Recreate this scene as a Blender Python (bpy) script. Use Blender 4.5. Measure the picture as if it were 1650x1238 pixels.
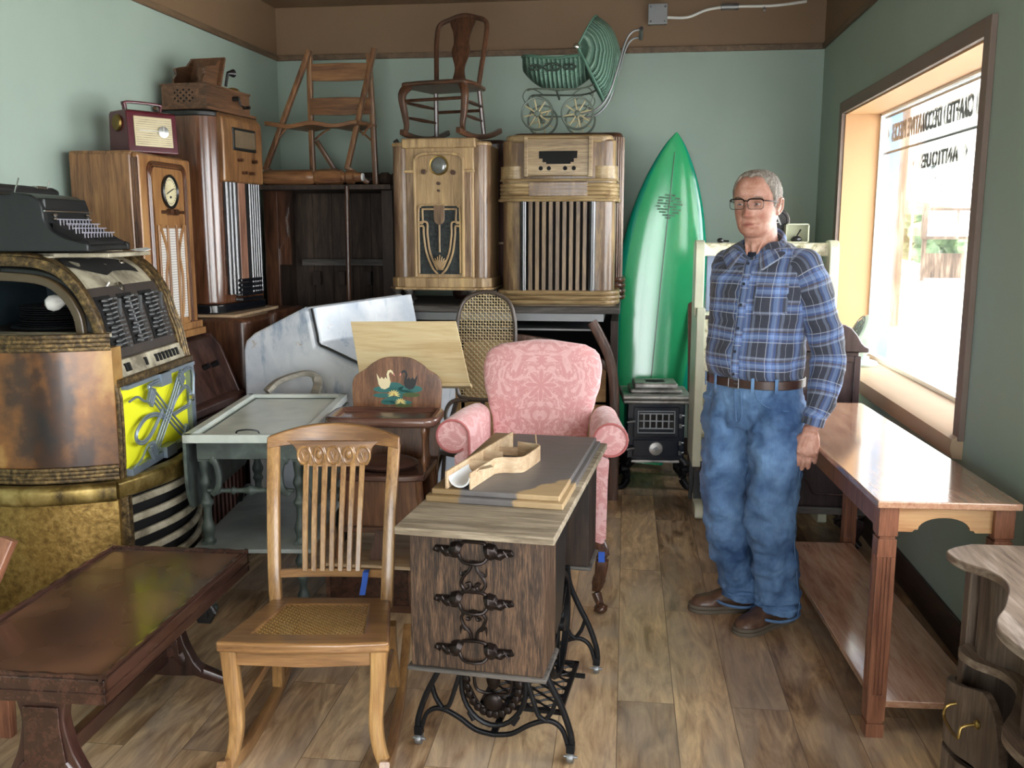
import bpy, math, random
from mathutils import Vector, Matrix, Euler, noise
from math import sin, cos, pi, radians as R
random.seed(7)
D = bpy.data; SC = bpy.context.scene; COL = SC.collection
for _o in list(D.objects): D.objects.remove(_o)

# ---------------- camera, world, daylight, exposure ----------------
cam = D.objects.new('camera', D.cameras.new('camera')); COL.objects.link(cam)
cam.data.sensor_width = 36; cam.data.lens = 36*1500/1650; cam.data.clip_end = 300
cam.location = (0, 0, 1.54); cam.rotation_euler = (R(90-9.42), 0, R(6.94))
SC.camera = cam
SC.view_settings.view_transform = 'Standard'; SC.view_settings.look = 'None'
SC.view_settings.gamma = 1; SC.view_settings.use_curve_mapping = False
SC.view_settings.exposure = 1.45
SC.cycles.max_bounces = 8; SC.cycles.diffuse_bounces = 5; SC.cycles.transparent_max_bounces = 16
SC.cycles.sample_clamp_indirect = 6; SC.cycles.sample_clamp_direct = 1.2
w = D.worlds.new('sky'); SC.world = w; w.use_nodes = True
bg = w.node_tree.nodes['Background']
bg.inputs[0].default_value = (0.95, 0.975, 1.0, 1); bg.inputs[1].default_value = 5.0

def sky_opening(name, loc, rot, sx, sy):
    """portal: tells the renderer where sky light enters (a glazed opening of the room)"""
    l = D.lights.new(name, 'AREA'); l.shape = 'RECTANGLE'; l.size = sx; l.size_y = sy
    l.cycles.is_portal = True
    o = D.objects.new(name, l); COL.objects.link(o); o.location = loc; o.rotation_euler = rot
    return o
sky_opening('portal_window_in_view', (1.47, 4.615, 1.50), (0, R(90), 0), 1.44, 2.2)
sky_opening('portal_window_beside_camera', (1.47, .55, 1.55), (0, R(90), 0), 1.7, 4.7)
sky_opening('portal_shop_door', (-0.3, -2.2, 1.20), (R(90), 0, 0), 1.7, 2.4)
sun = D.lights.new('sun', 'SUN'); sun.energy = 8; sun.angle = .009; sun.color = (1, .96, .9)      # high sun over the shop roof: lights the street outside
so_ = D.objects.new('sun', sun); COL.objects.link(so_); so_.rotation_euler = Vector((.50, .45, -.74)).to_track_quat('-Z', 'Y').to_euler()

# ---------------- materials ----------------
def toned(stops): return stops
def lin(h):
    h = h.lstrip('#'); v = [int(h[i:i+2], 16)/255 for i in (0, 2, 4)]
    return tuple(((c+.055)/1.055)**2.4 if c > .04045 else c/12.92 for c in v)+(1,)
class NT:
    def __init__(s, name, rough=.5, metal=0, coat=0, spec=.5):
        s.m = D.materials.new(name); s.m.use_nodes = True; s.t = s.m.node_tree
        s.b = s.t.nodes['Principled BSDF']; s.out = s.t.nodes['Material Output']
        s.b.inputs['Roughness'].default_value = rough; s.b.inputs['Metallic'].default_value = metal
        s.b.inputs['Coat Weight'].default_value = coat; s.b.inputs['Coat Roughness'].default_value = .12
        s.b.inputs['Specular IOR Level'].default_value = spec
        s.tc = None
    def n(s, typ, **k):
        nd = s.t.nodes.new(typ)
        ins = k.pop('i', {})
        for a, b in k.items(): setattr(nd, a, b)
        for a, b in ins.items(): s.set(nd.inputs[a], b)
        return nd
    def set(s, sock, v):
        if isinstance(v, bpy.types.NodeSocket): s.t.links.new(v, sock)
        elif isinstance(v, bpy.types.Node): s.t.links.new(v.outputs[0], sock)
        else: sock.default_value = v
    def co(s, which='Object'):
        if not s.tc: s.tc = s.n('ShaderNodeTexCoord')
        return s.tc.outputs[which]
    def map(s, vec, scale=(1,1,1), rot=(0,0,0), loc=(0,0,0)):
        return s.n('ShaderNodeMapping', i={'Vector': vec, 'Scale': scale, 'Rotation': rot, 'Location': loc}).outputs[0]
    def noise(s, vec, scale, detail=4, rough=.55, dist=0):
        return s.n('ShaderNodeTexNoise', i={'Vector': vec, 'Scale': scale, 'Detail': detail, 'Roughness': rough, 'Distortion': dist}).outputs[0]
    def ramp(s, fac, stops, interp='LINEAR'):
        nd = s.n('ShaderNodeValToRGB'); nd.color_ramp.interpolation = interp
        e = nd.color_ramp.elements
        while len(e) < len(stops): e.new(.5)
        for el, (p, c) in zip(e, stops):
            el.position = p; el.color = lin(c) if isinstance(c, str) else (c, c, c, 1)
        s.set(nd.inputs[0], fac); return nd.outputs[0]
    def mix(s, fac, a, b, mode='MIX'):
        nd = s.n('ShaderNodeMix', data_type='RGBA', blend_type=mode)
        s.set(nd.inputs[0], fac)
        s.set(nd.inputs[6], lin(a) if isinstance(a, str) else a)
        s.set(nd.inputs[7], lin(b) if isinstance(b, str) else b)
        return nd.outputs[2]
    def math(s, op, a, b=0, c=0):
        nd = s.n('ShaderNodeMath', operation=op)
        s.set(nd.inputs[0], a); s.set(nd.inputs[1], b)
        if op in ('MULTIPLY_ADD', 'COMPARE'): s.set(nd.inputs[2], c)
        return nd.outputs[0]
    def sep(s, vec):
        return s.n('ShaderNodeSeparateXYZ', i={0: vec}).outputs
    def col(s, v):
        s.set(s.b.inputs['Base Color'], lin(v) if isinstance(v, str) else v)
    def bump(s, h, strength=.3, dist=.005):
        s.set(s.b.inputs['Normal'], s.n('ShaderNodeBump', i={'Height': h, 'Strength': strength, 'Distance': dist}).outputs[0])
    def rough(s, v): s.set(s.b.inputs['Roughness'], v)
    def cut(s, mask):            # real holes: 1 = hole
        tr = s.n('ShaderNodeBsdfTransparent'); mx = s.n('ShaderNodeMixShader', i={0: mask, 1: s.b, 2: tr})
        s.t.links.new(mx.outputs[0], s.out.inputs[0])

def plain(name, c, rough=.5, metal=0, coat=0, vary=.12, scale=9, bump=0):
    s = NT(name, rough, metal, coat)
    f = s.noise(s.co(), scale, 3)
    a = lin(c); lo = tuple(x*(1-vary) for x in a[:3])+(1,); hi = tuple(min(1, x*(1+vary)) for x in a[:3])+(1,)
    s.col(s.mix(f, lo, hi))
    if bump: s.bump(s.noise(s.co(), scale*8, 3), bump, .002)
    return s.m
def wood(name, stops, axis='z', rough=.38, coat=.15, scale=1., wear=None, fine=.35):
    """grain stretched along one local axis; stops dark..light"""
    s = NT(name, rough, 0, coat)
    k = {'x': (1, 9, 9), 'y': (9, 1, 9), 'z': (9, 9, 1)}[axis]
    k2 = tuple(v*(1 if v == 1 else 2.2) for v in k)
    v = s.map(s.co(), tuple(a*scale for a in k))
    n1 = s.noise(v, 2.6, 6, .6, .7)
    n2 = s.noise(s.map(s.co(), tuple(a*scale for a in k2)), 9, 4, .6, .2)
    n3 = s.noise(s.co(), 1.6, 1)
    f = s.math('ADD', s.math('MULTIPLY', n1, .65), s.math('MULTIPLY', n2, fine))
    f = s.math('ADD', f, s.math('MULTIPLY_ADD', s.math('SUBTRACT', n3, .5), .22, (.35-fine)*.5))
    c = s.ramp(f, [(.36+.3*i/(len(stops)-1), st) for i, st in enumerate(stops)])
    c = s.n('ShaderNodeHueSaturation', i={'Saturation': .88, 'Value': .80, 'Color': c}).outputs[0]
    if wear:
        m = s.ramp(s.noise(s.map(s.co(), tuple(a*.35 for a in k)), 3.2*scale, 6, .7, .4), [(.52, 0.), (.66, 1.)])
        c = s.mix(m, c, wear)
        s.rough(s.mix(m, (rough,)*3+(1,), (.75,)*3+(1,)))
    s.col(c); s.bump(n2, .12, .001)
    return s.m
def mottle(name, stops, scale=6, rough=.6, metal=0, coat=0, detail=6, bump=.15, dist=.4, stretch=(1,1,1), lo=.35, hi=.68):
    s = NT(name, rough, metal, coat)
    f = s.noise(s.map(s.co(), stretch), scale, detail, .6, dist)
    s.col(s.ramp(f, [(lo+(hi-lo)*i/(len(stops)-1), st) for i, st in enumerate(stops)]))
    if bump: s.bump(f, bump, .003)
    return s.m

M = {}
M['oak'] = wood('honey_oak', ['#5a3216', '#8a5a28', '#b07a3c'], 'z')
M['oak_x'] = wood('honey_oak_rail', ['#5a3216', '#8c5a28', '#b07a3c'], 'x')
M['maple'] = wood('golden_birch', ['#7c5420', '#aa7a34', '#c99c52'], 'z', .3, .3)
M['maple_x'] = wood('golden_birch_rail', ['#6a4318', '#92642a', '#b0803a'], 'x', .3, .3)
M['maple_y'] = wood('golden_birch_side', ['#6a4318', '#92642a', '#b0803a'], 'y', .3, .3)
M['walnut'] = wood('brown_walnut', ['#2c1609', '#54301a', '#7a4a26'], 'z', .3, .35)
M['walnut_x'] = wood('brown_walnut_rail', ['#2c1609', '#573219', '#7a4a26'], 'x', .3, .35)
M['walnut_y'] = wood('brown_walnut_top', ['#2c1609', '#573219', '#7a4a26'], 'y', .35, .3)
M['cherry'] = wood('cherry', ['#63351d', '#8c5230', '#a5693f'], 'z', .35, .2)
M['cherry_y'] = wood('cherry_top', ['#a0694a', '#c08d68', '#d3a684'], 'y', .13, 1., 1.3)
M['cherry_x'] = wood('cherry_apron', ['#a86b34', '#c89458', '#d8aa70'], 'x', .35, .2)
M['mahog'] = wood('red_mahogany', ['#25110b', '#3f2318', '#553223'], 'y', .24, .55)
M['mahog_z'] = wood('red_mahogany_panel', ['#1e0d09', '#3a1e16', '#4c2b20'], 'z', .3, .4)
M['darkwood'] = wood('dark_old_wood', ['#1a120c', '#35251a', '#523c2b'], 'z', .6, 0)
M['greywood'] = wood('weathered_grey_wood', ['#2e2b28', '#55504a', '#77716a'], 'x', .65, 0)
M['qoak'] = wood('quartered_oak', ['#1a0f07', '#4b331e', '#775739'], 'z', .5, .05, 3.2, fine=.8)
M['oldtop'] = wood('worn_oak_top', ['#6c5e48', '#93846a', '#b3a58c'], 'x', .7, 0, 1.6, wear='#b0a48c')
M['radioA'] = wood('amber_walnut_veneer', ['#5b3614', '#8c5c26', '#ab7a3a'], 'z', .32, .35)
M['radioAf'] = wood('orange_veneer', ['#7a4a1c', '#a8722f', '#c28d44'], 'z', .32, .35)
M['radioB'] = wood('glossy_brown_veneer', ['#43240f', '#66391a', '#7f4c24'], 'z', .2, .7)
M['rad1'] = wood('faded_tan_veneer', ['#8a6a3e', '#b8955e', '#cfb07c'], 'z', .42, .15, wear='#c9ab78')
M['rad1c'] = wood('faded_brown_column', ['#5c3d22', '#8c6a46', '#b59472'], 'z', .32, .35)
M['rad2'] = wood('scuffed_brown_veneer', ['#4a3119', '#75552f', '#9c7c50'], 'z', .36, .3, wear='#9c835a')
M['rad2x'] = wood('scuffed_tan_moulding', ['#6c5029', '#a08452', '#c7ad7b'], 'x', .4, .2)
M['slat'] = wood('slat_wood', ['#4e3a20', '#7e6238', '#a4844f'], 'z', .45, .1)
M['ply'] = wood('pale_ash_board', ['#dcba7c', '#efd69a', '#f6e6b6'], 'x', .45, .1, .7)
M['palewood'] = wood('bare_pine', ['#b08c60', '#ccac80', '#dcc29c'], 'x', .6, 0)
M['tanpanel'] = wood('tan_panel', ['#a87c3c', '#c09452', '#d1a864'], 'x', .5, .1)
M['black'] = plain('black_enamel', '#101214', .35, 0, .2)
M['iron'] = plain('black_cast_iron', '#17181b', .42, .5, 0, .3, 20, .2)
M['void'] = plain('shade_and_cloth_black', '#070707', .9)  # shade of holes and gaps put into colour; also speaker cloth, pupils
M['chrome'] = plain('chrome', '#c8c8c4', .22, 1)
M['steel'] = plain('dull_steel', '#8d9092', .45, .8)
M['brass'] = plain('aged_brass', '#8c7440', .38, .85, 0, .35, 14)
M['brassy'] = mottle('tarnished_gold_trim', ['#261d14', '#4d3e27', '#7c6640', '#b5a277'], 55, .45, .5, bump=.2, lo=.3, hi=.82)
M['white'] = plain('white_porcelain', '#e6e6e2', .25, 0, .3)
M['paper'] = plain('white_paper', '#e9eef0', .8)
M['rubber'] = plain('black_rubber', '#141414', .7)
M['bluetape'] = plain('blue_masking_tape', '#1f4fa8', .7)
M['teal'] = None
def glassmat(name, tint=(.95, .98, 1, 1), refl=.06, rough=.02):
    s = NT(name)
    t = s.n('ShaderNodeBsdfTransparent', i={0: tint}); g = s.n('ShaderNodeBsdfGlossy', i={'Roughness': rough})
    lw = s.n('ShaderNodeLayerWeight', i={0: .25})
    f = s.math('MULTIPLY_ADD', lw.outputs[0], .5, refl)
    mx = s.n('ShaderNodeMixShader', i={0: f, 1: t, 2: g}); s.t.links.new(mx.outputs[0], s.out.inputs[0])
    return s.m
M['glass'] = glassmat('window_glass', (1, 1, 1, 1), .02)
M['lens'] = glassmat('spectacle_glass', (.97, .98, .98, 1), .02)

# ---------------- geometry helpers ----------------
def V(*a): return Vector(a)
def frame_from(p, q, up=(0, 0, 1)):
    z = (Vector(q)-Vector(p)); L = z.length; z.normalize(); up = Vector(up)
    if abs(z.dot(up)) > .98: up = Vector((0, 1, 0))
    x = up.cross(z).normalized(); y = z.cross(x)
    m = Matrix((x, y, z)).transposed().to_4x4(); m.translation = Vector(p)
    return m, L
def T(x=0, y=0, z=0, rx=0, ry=0, rz=0):
    return Matrix.Translation((x, y, z)) @ Euler((R(rx), R(ry), R(rz))).to_matrix().to_4x4()
def sp(pts, n=6, closed=False):
    """Catmull-Rom through the points"""
    P = [Vector(p) for p in pts]; N = len(P); out = []
    rng = range(N if closed else N-1)
    for i in rng:
        if closed: a, b, c, d = P[(i-1) % N], P[i], P[(i+1) % N], P[(i+2) % N]
        else: a, b, c, d = P[max(i-1, 0)], P[i], P[i+1], P[min(i+2, N-1)]
        for k in range(n):
            t = k/n; out.append(.5*((2*b)+(c-a)*t+(2*a-5*b+4*c-d)*t*t+(3*b-a-3*c+d)*t**3))
    if not closed: out.append(P[-1])
    return out
def lerp(a, b, t): return a+(b-a)*t
def curve1(keys, t):
    """smooth interpolation of [(t, v...)]"""
    if t <= keys[0][0]: return keys[0][1:]
    for a, b in zip(keys, keys[1:]):
        if t <= b[0]:
            k = (t-a[0])/(b[0]-a[0]); k = k*k*(3-2*k)
            return tuple(lerp(u, v, k) for u, v in zip(a[1:], b[1:]))
    return keys[-1][1:]
def rrect(w, d, r, n=5):
    """rounded rectangle outline centred at origin, half sizes w,d"""
    o = []
    for cx, cy, a0 in ((w-r, d-r, 0), (-w+r, d-r, 90), (-w+r, -d+r, 180), (w-r, -d+r, 270)):
        for k in range(n+1):
            a = R(a0+90*k/n); o.append((cx+r*cos(a), cy+r*sin(a)))
    return o
class G:
    def __init__(s, m=None): s.v = []; s.f = []; s.uv = []; s.m = m or Matrix()
    def add(s, vs, fs, uv=None):
        b = len(s.v); s.v += [s.m @ Vector(p) for p in vs]
        s.f += [tuple(b+i for i in f) for f in fs]
        s.uv += [[uv[i] for i in f] if uv else None for f in fs]
        return s
    def box(s, x0, x1, y0, y1, z0, z1):
        return s.add([(x, y, z) for x in (x0, x1) for y in (y0, y1) for z in (z0, z1)],
                     [(0, 1, 3, 2), (4, 6, 7, 5), (0, 4, 5, 1), (2, 3, 7, 6), (0, 2, 6, 4), (1, 5, 7, 3)])
    def at(s, M2, fn):
        old = s.m; s.m = old @ M2; fn(s); s.m = old; return s
    def bar(s, p, q, w, h, up=(0, 0, 1), w2=None, h2=None):
        m, L = frame_from(p, q, up); w2 = w if w2 is None else w2; h2 = h if h2 is None else h2
        vs = [m @ Vector((sx*a/2, sy*b/2, z)) for z, a, b in ((0, w, h), (L, w2, h2)) for sx, sy in ((-1, -1), (1, -1), (1, 1), (-1, 1))]
        return s.add(vs, [(3, 2, 1, 0), (4, 5, 6, 7), (0, 1, 5, 4), (1, 2, 6, 5), (2, 3, 7, 6), (3, 0, 4, 7)])
    def sweep(s, pts, prof, closed=False, scale=None, up=(0, 0, 1), caps=True):
        """sweep a closed 2D profile (x across, y up) along points"""
        P = [Vector(p) for p in pts]; N = len(P); n = len(prof); vs = []; fs = []
        up = Vector(up)
        for i in range(N):
            a = P[i-1] if (i or closed) else P[0]; b = P[(i+1) % N] if (i < N-1 or closed) else P[-1]
            t = (b-a).normalized()
            u = up if abs(t.dot(up)) < .97 else Vector((0, 1, 0)) if abs(t.y) < .9 else Vector((1, 0, 0))
            x = t.cross(u).normalized(); y = x.cross(t)
            k = scale[i] if scale else 1
            vs += [P[i]+x*(px*k)+y*(py*k) for px, py in prof]
        for i in range(N if closed else N-1):
            j = (i+1) % N
            for k in range(n):
                l = (k+1) % n; fs.append((i*n+k, i*n+l, j*n+l, j*n+k))
        if not closed and caps: fs += [tuple(range(n))[::-1], tuple((N-1)*n+k for k in range(n))]
        return s.add(vs, fs)
    def tube(s, pts, r, seg=8, closed=False):
        """round tube; parallel transport so it never flips"""
        P = [Vector(p) for p in pts]; N = len(P); vs = []; fs = []
        rr = r if isinstance(r, (list, tuple)) else [r]*N
        if len(rr) != N:
            rr = [rr[min(len(rr)-1, int(i*(len(rr)-1)/(N-1)))]*(1-(i*(len(rr)-1)/(N-1)) % 1)+rr[min(len(rr)-1, int(i*(len(rr)-1)/(N-1))+1)]*((i*(len(rr)-1)/(N-1)) % 1) for i in range(N)]
        t0 = None; x = None
        for i in range(N):
            a = P[i-1] if (i or closed) else P[0]; b = P[(i+1) % N] if (i < N-1 or closed) else P[-1]
            t = (b-a)
            t = t.normalized() if t.length > 1e-9 else (t0 or Vector((0, 0, 1)))
            if x is None:
                u = Vector((0, 0, 1)) if abs(t.z) < .9 else Vector((1, 0, 0)); x = u.cross(t).normalized()
            else:
                x = (x-t*x.dot(t)).normalized()
            y = t.cross(x); t0 = t
            for k in range(seg):
                an = 2*pi*k/seg; vs.append(P[i]+x*(rr[i]*cos(an))+y*(rr[i]*sin(an)))
        for i in range(N if closed else N-1):
            j = (i+1) % N
            for k in range(seg):
                l = (k+1) % seg; fs.append((i*seg+k, i*seg+l, j*seg+l, j*seg+k))
        if not closed: fs += [tuple(range(seg))[::-1], tuple((N-1)*seg+k for k in range(seg))]
        return s.add(vs, fs)
    def lathe(s, prof, m=None, seg=20):
        """prof [(r, z)] about z, placed by m"""
        m = m or Matrix(); vs = []; fs = []; n = len(prof)
        for k in range(seg):
            a = 2*pi*k/seg
            vs += [m @ Vector((r*cos(a), r*sin(a), z)) for r, z in prof]
        for k in range(seg):
            l = (k+1) % seg
            for i in range(n-1): fs.append((k*n+i, l*n+i, l*n+i+1, k*n+i+1))
        p0, p1 = prof[0], prof[-1]
        if p0[0] > .015 and p1[0] > .015 and abs(p0[0]-p1[0]) < .03 and abs(p0[1]-p1[1]) < .045:      # a ring: close it on itself
            for k in range(seg): l = (k+1) % seg; fs.append((k*n+n-1, l*n+n-1, l*n, k*n))
            return s.add(vs, fs)
        if prof[0][0] > 1e-5: fs.append(tuple(k*n for k in range(seg))[::-1])
        if prof[-1][0] > 1e-5: fs.append(tuple(k*n+n-1 for k in range(seg)))
        return s.add(vs, fs)
    def prism(s, poly, a, b, plane='xz'):
        """poly extruded along the third axis from a to b"""
        def P(u, v, t): return {'xz': (u, t, v), 'yz': (t, u, v), 'xy': (u, v, t)}[plane]
        n = len(poly)
        vs = [P(u, v, a) for u, v in poly]+[P(u, v, b) for u, v in poly]
        fs = [tuple(range(n)), tuple(range(n, 2*n))[::-1]]+[(i, i+n, (i+1) % n+n, (i+1) % n) for i in range(n)]
        return s.add(vs, fs)
    def ell(s, c, r, seg=16, rings=10, m=None):
        r = (r, r, r) if isinstance(r, (int, float)) else r; c = Vector(c); mm = m or Matrix()
        vs = []; fs = []
        for i in range(rings+1):
            ph = pi*i/rings
            for k in range(seg):
                th = 2*pi*k/seg; vs.append(c+(mm @ Vector((r[0]*sin(ph)*cos(th), r[1]*sin(ph)*sin(th), r[2]*cos(ph)))))
        for i in range(rings):
            for k in range(seg):
                l = (k+1) % seg
                if i == 0: fs.append((k, seg+k, seg+l))
                elif i == rings-1: fs.append((i*seg+k, (i+1)*seg+k, i*seg+l))
                else: fs.append((i*seg+k, (i+1)*seg+k, (i+1)*seg+l, i*seg+l))
        return s.add(vs, fs)
    def loft(s, rings, closed=True, caps=(True, True), uvs=True):
        n = len(rings[0]); vs = []; uv = []; v = 0
        nn = n+1 if closed else n
        prev = None
        for ring in rings:
            ring = [Vector(p) for p in ring]
            if prev: v += sum((a-b).length for a, b in zip(ring, prev))/n
            prev = ring; u = 0
            for k in range(nn):
                p = ring[k % n]
                if k: u += (p-ring[(k-1) % n]).length
                vs.append(p); uv.append((u, v))
        fs = []; seen = {}
        for i in range(len(rings)-1):
            for k in range(nn-1): fs.append((i*nn+k, i*nn+k+1, (i+1)*nn+k+1, (i+1)*nn+k))
        if closed and caps[0]: fs.append(tuple(range(n))[::-1])
        if closed and caps[1]: fs.append(tuple((len(rings)-1)*nn+k for k in range(n)))
        return s.add(vs, fs, uv if uvs else None)
def mk(name, g, mat, parent=None, bev=0, seg=2, ang=35, sub=0, mods=None, loc=None, merge=True):
    me = D.meshes.new(name); me.from_pydata([tuple(v) for v in g.v], [], g.f)
    if any(g.uv):
        ul = me.uv_layers.new(name='uv'); i = 0
        for f, uv in zip(g.f, g.uv):
            for k in range(len(f)):
                ul.data[i].uv = uv[k] if uv else (0, 0); i += 1
    me.validate()
    import bmesh
    bm = bmesh.new(); bm.from_mesh(me)
    if merge: bmesh.ops.remove_doubles(bm, verts=bm.verts, dist=1e-5)
    bmesh.ops.recalc_face_normals(bm, faces=bm.faces)
    bm.to_mesh(me); bm.free()
    me.polygons.foreach_set('use_smooth', [True]*len(me.polygons)); me.set_sharp_from_angle(angle=R(ang))
    me.materials.append(M[mat] if isinstance(mat, str) else mat)
    o = D.objects.new(name, me); COL.objects.link(o)
    if parent: o.parent = parent
    if loc: o.location = loc
    if bev:
        b = o.modifiers.new('bevel', 'BEVEL'); b.width = bev; b.segments = seg; b.limit_method = 'ANGLE'; b.angle_limit = R(40)
        b.harden_normals = True
    if sub:
        b = o.modifiers.new('subd', 'SUBSURF'); b.levels = sub; b.render_levels = sub
    return o
def tag(o, label=None, cat=None, group=None, kind=None):
    if label: o['label'] = label
    if cat: o['category'] = cat
    if group: o['group'] = group
    if kind: o['kind'] = kind
    return o
def thing(name, label, cat, loc=(0, 0, 0), rz=0, group=None, rx=0, ry=0):
    o = D.objects.new(name, None); COL.objects.link(o); o.empty_display_size = .1
    o.location = loc; o.rotation_euler = (R(rx), R(ry), R(rz)); return tag(o, label, cat, group)
def struct(o): o['kind'] = 'structure'; return o
def ring(z, a, b, cx=0, cy=0, n=24, p=2., tilt=0):
    """superellipse ring in the xy plane"""
    o = []
    for k in range(n):
        t = 2*pi*k/n; c, s_ = cos(t), sin(t)
        x = a*math.copysign(abs(c)**(2/p), c); y = b*math.copysign(abs(s_)**(2/p), s_)
        o.append((cx+x, cy+y, z+tilt*y))
    return o
def turned(z0, z1, r, beads, n=3):
    """profile of a turned leg: [(r, z)] with beads at the given fractions"""
    prof = [(r*.75, z0)]
    N = 90
    for i in range(N+1):
        t = i/N; rr = .55+.12*sin(t*pi)
        for b, wd, am in beads: rr += 1.5*am*math.exp(-((t-b)/wd)**2)
        prof.append((r*rr, lerp(z0, z1, t)))
    return prof
# ================= the room =================
XR, YB, ZT, ZC = 1.23, 6.40, 2.70, 3.02      # right wall, back wall, picture trim, ceiling
def xl(y): return -2.40-.055*(YB-y)          # the left wall runs slightly askew
YF = -2.2
# floor of wide mixed planks running away from the camera
s = NT('plank_floor', .36, 0, .1)
v = s.map(s.co(), (1, 1, 1), (0, 0, R(90)))
br = s.n('ShaderNodeTexBrick', offset=.37, offset_frequency=2, i={'Vector': v, 'Color1': (0, 0, 0, 1), 'Color2': (1, 1, 1, 1), 'Mortar': (.5, .5, .5, 1), 'Scale': 1, 'Mortar Size': .0014, 'Bias': 0, 'Brick Width': 1.22, 'Row Height': .185})
bc = br.outputs[0]
off = s.n('ShaderNodeVectorMath', operation='MULTIPLY_ADD', i={0: bc, 1: (7, 13, 3), 2: s.co()}).outputs[0]
g1 = s.noise(s.map(off, (5.5, 1.1, 1)), 2.4, 7, .62, 1.6)
g2 = s.noise(s.map(off, (30, 2.2, 1)), 3, 5, .6, .6)
g3 = s.noise(s.map(off, (2.2, .9, 1)), 1.7, 3, .5, 1.2)
f = s.math('ADD', s.math('MULTIPLY', g1, .62), s.math('MULTIPLY', g2, .22))
f = s.math('ADD', f, s.math('MULTIPLY', s.sep(bc)[0], .13))
c = s.ramp(f, [(.33, '#634a33'), (.43, '#977a5b'), (.53, '#bb9f7c'), (.64, '#dcc096')])
c = s.mix(s.ramp(g3, [(.42, 0.), (.64, .5)]), c, '#a1968a')
vor = s.n('ShaderNodeTexVoronoi', i={'Vector': s.map(off, (2.6, 1.0, 1)), 'Scale': 1.5, 'Randomness': 1})
c = s.mix(s.ramp(vor.outputs['Distance'], [(.0, .75), (.14, 0.)]), c, '#4b3320')
c = s.mix(s.math('MULTIPLY', br.outputs[1], .7), c, '#4a3c2c')
s.col(c); s.rough(s.ramp(g2, [(.3, .28), (.7, .46)])); s.bump(s.math('MULTIPLY', br.outputs[1], -1), .35, .002)
M['floor'] = s.m
def wallmat(name, a, b, scale=3):
    s = NT(name, .62)
    s.col(s.mix(s.noise(s.co(), scale, 4), a, b)); s.bump(s.noise(s.co(), 160, 2), .05, .001); return s.m
M['wall'] = wallmat('sage_teal_paint', '#94a69c', '#9eb0a5')
M['band'] = wallmat('brown_paint', '#7a6248', '#806850')
M['trim'] = wood('brown_trim', ['#5c4630', '#735a3e', '#86694a'], 'y', .5, 0)
M['jamb'] = wallmat('peach_paint', '#c0966a', '#c69d72')
M['tframe'] = wallmat('taupe_paint', '#77675c', '#82726a', 8)
M['base'] = wood('baseboard_wood', ['#2f221a', '#43332a', '#52413a'], 'y', .5, 0)

g = G(); g.prism([(xl(YF)-.1, YF-.2), (XR+.3, YF-.2), (XR+.3, YB+.15), (-2.6, YB+.15), (xl(YF)-.1, YB+.15)], -.08, 0, 'xy'); struct(mk('floor', g, 'floor'))
g = G(); g.prism([(-3.0, YF-.2), (XR+.3, YF-.2), (XR+.3, YB+.15), (-3.0, YB+.15)], ZC, ZC+.1, 'xy'); struct(mk('ceiling', g, 'band'))
def wallbit(g, x0, x1, y0, y1, z0, z1): g.box(x0, x1, y0, y1, z0, z1)
# back wall: teal below, brown band above
g = G(); g.box(-2.55, XR+.24, YB, YB+.12, 0, ZT); wb = struct(mk('wall_back', g, 'wall'))
g = G(); g.box(-2.55, XR+.24, YB-.004, YB+.12, ZT, ZC); struct(mk('trim_1', g, 'band'))
g = G(); g.box(-2.41, XR, YB-.018, YB, ZT-.025, ZT+.012); struct(mk('trim_2', g, 'trim', bev=.004))
# left wall
def lw(g, y0, y1, z0, z1, d=0, t=.12): g.prism([(xl(y0)+d, y0), (xl(y1)+d, y1), (xl(y1)-t, y1), (xl(y0)-t, y0)], z0, z1, 'xy')
g = G(); lw(g, YF, YB, 0, ZT); struct(mk('wall_left', g, 'wall'))
g = G(); lw(g, YF, YB, ZT, ZC, .004); struct(mk('trim_3', g, 'band'))
g = G(); lw(g, YF, YB, ZT-.025, ZT+.012, .018, -.001); struct(mk('trim_4', g, 'trim', bev=.004))
g = G(); lw(g, YF, YB, 0, .12, .014, -.001); struct(mk('baseboard_left', g, 'base', bev=.004))
g = G(); g.box(-2.40, XR, YB-.014, YB, 0, .12); struct(mk('baseboard_back', g, 'base', bev=.004))
# right wall with two street windows
W1 = (3.53, 5.70, .80, 2.20); W2 = (-1.8, 2.62, .70, 2.40); TH = .24
g = G()
for y0, y1, z0, z1 in ((YF, W2[0], 0, ZT), (W2[0], W2[1], 0, W2[2]), (W2[0], W2[1], W2[3], ZT), (W2[1], W1[0], 0, ZT),
                       (W1[0], W1[1], 0, W1[2]), (W1[0], W1[1], W1[3], ZT), (W1[1], YB, 0, ZT)):
    g.box(XR, XR+TH, y0, y1, z0, z1)
struct(mk('wall_right', g, 'wall', merge=False))
g = G(); g.box(XR-.004, XR+TH, YF, YB, ZT, ZC); struct(mk('trim_5', g, 'band'))
g = G(); g.box(XR-.018, XR, YF, YB, ZT-.025, ZT+.012); struct(mk('trim_6', g, 'trim', bev=.004))
g = G(); g.box(XR-.014, XR, YF, YB, 0, .14); struct(mk('baseboard_right', g, 'base', bev=.004))
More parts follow.
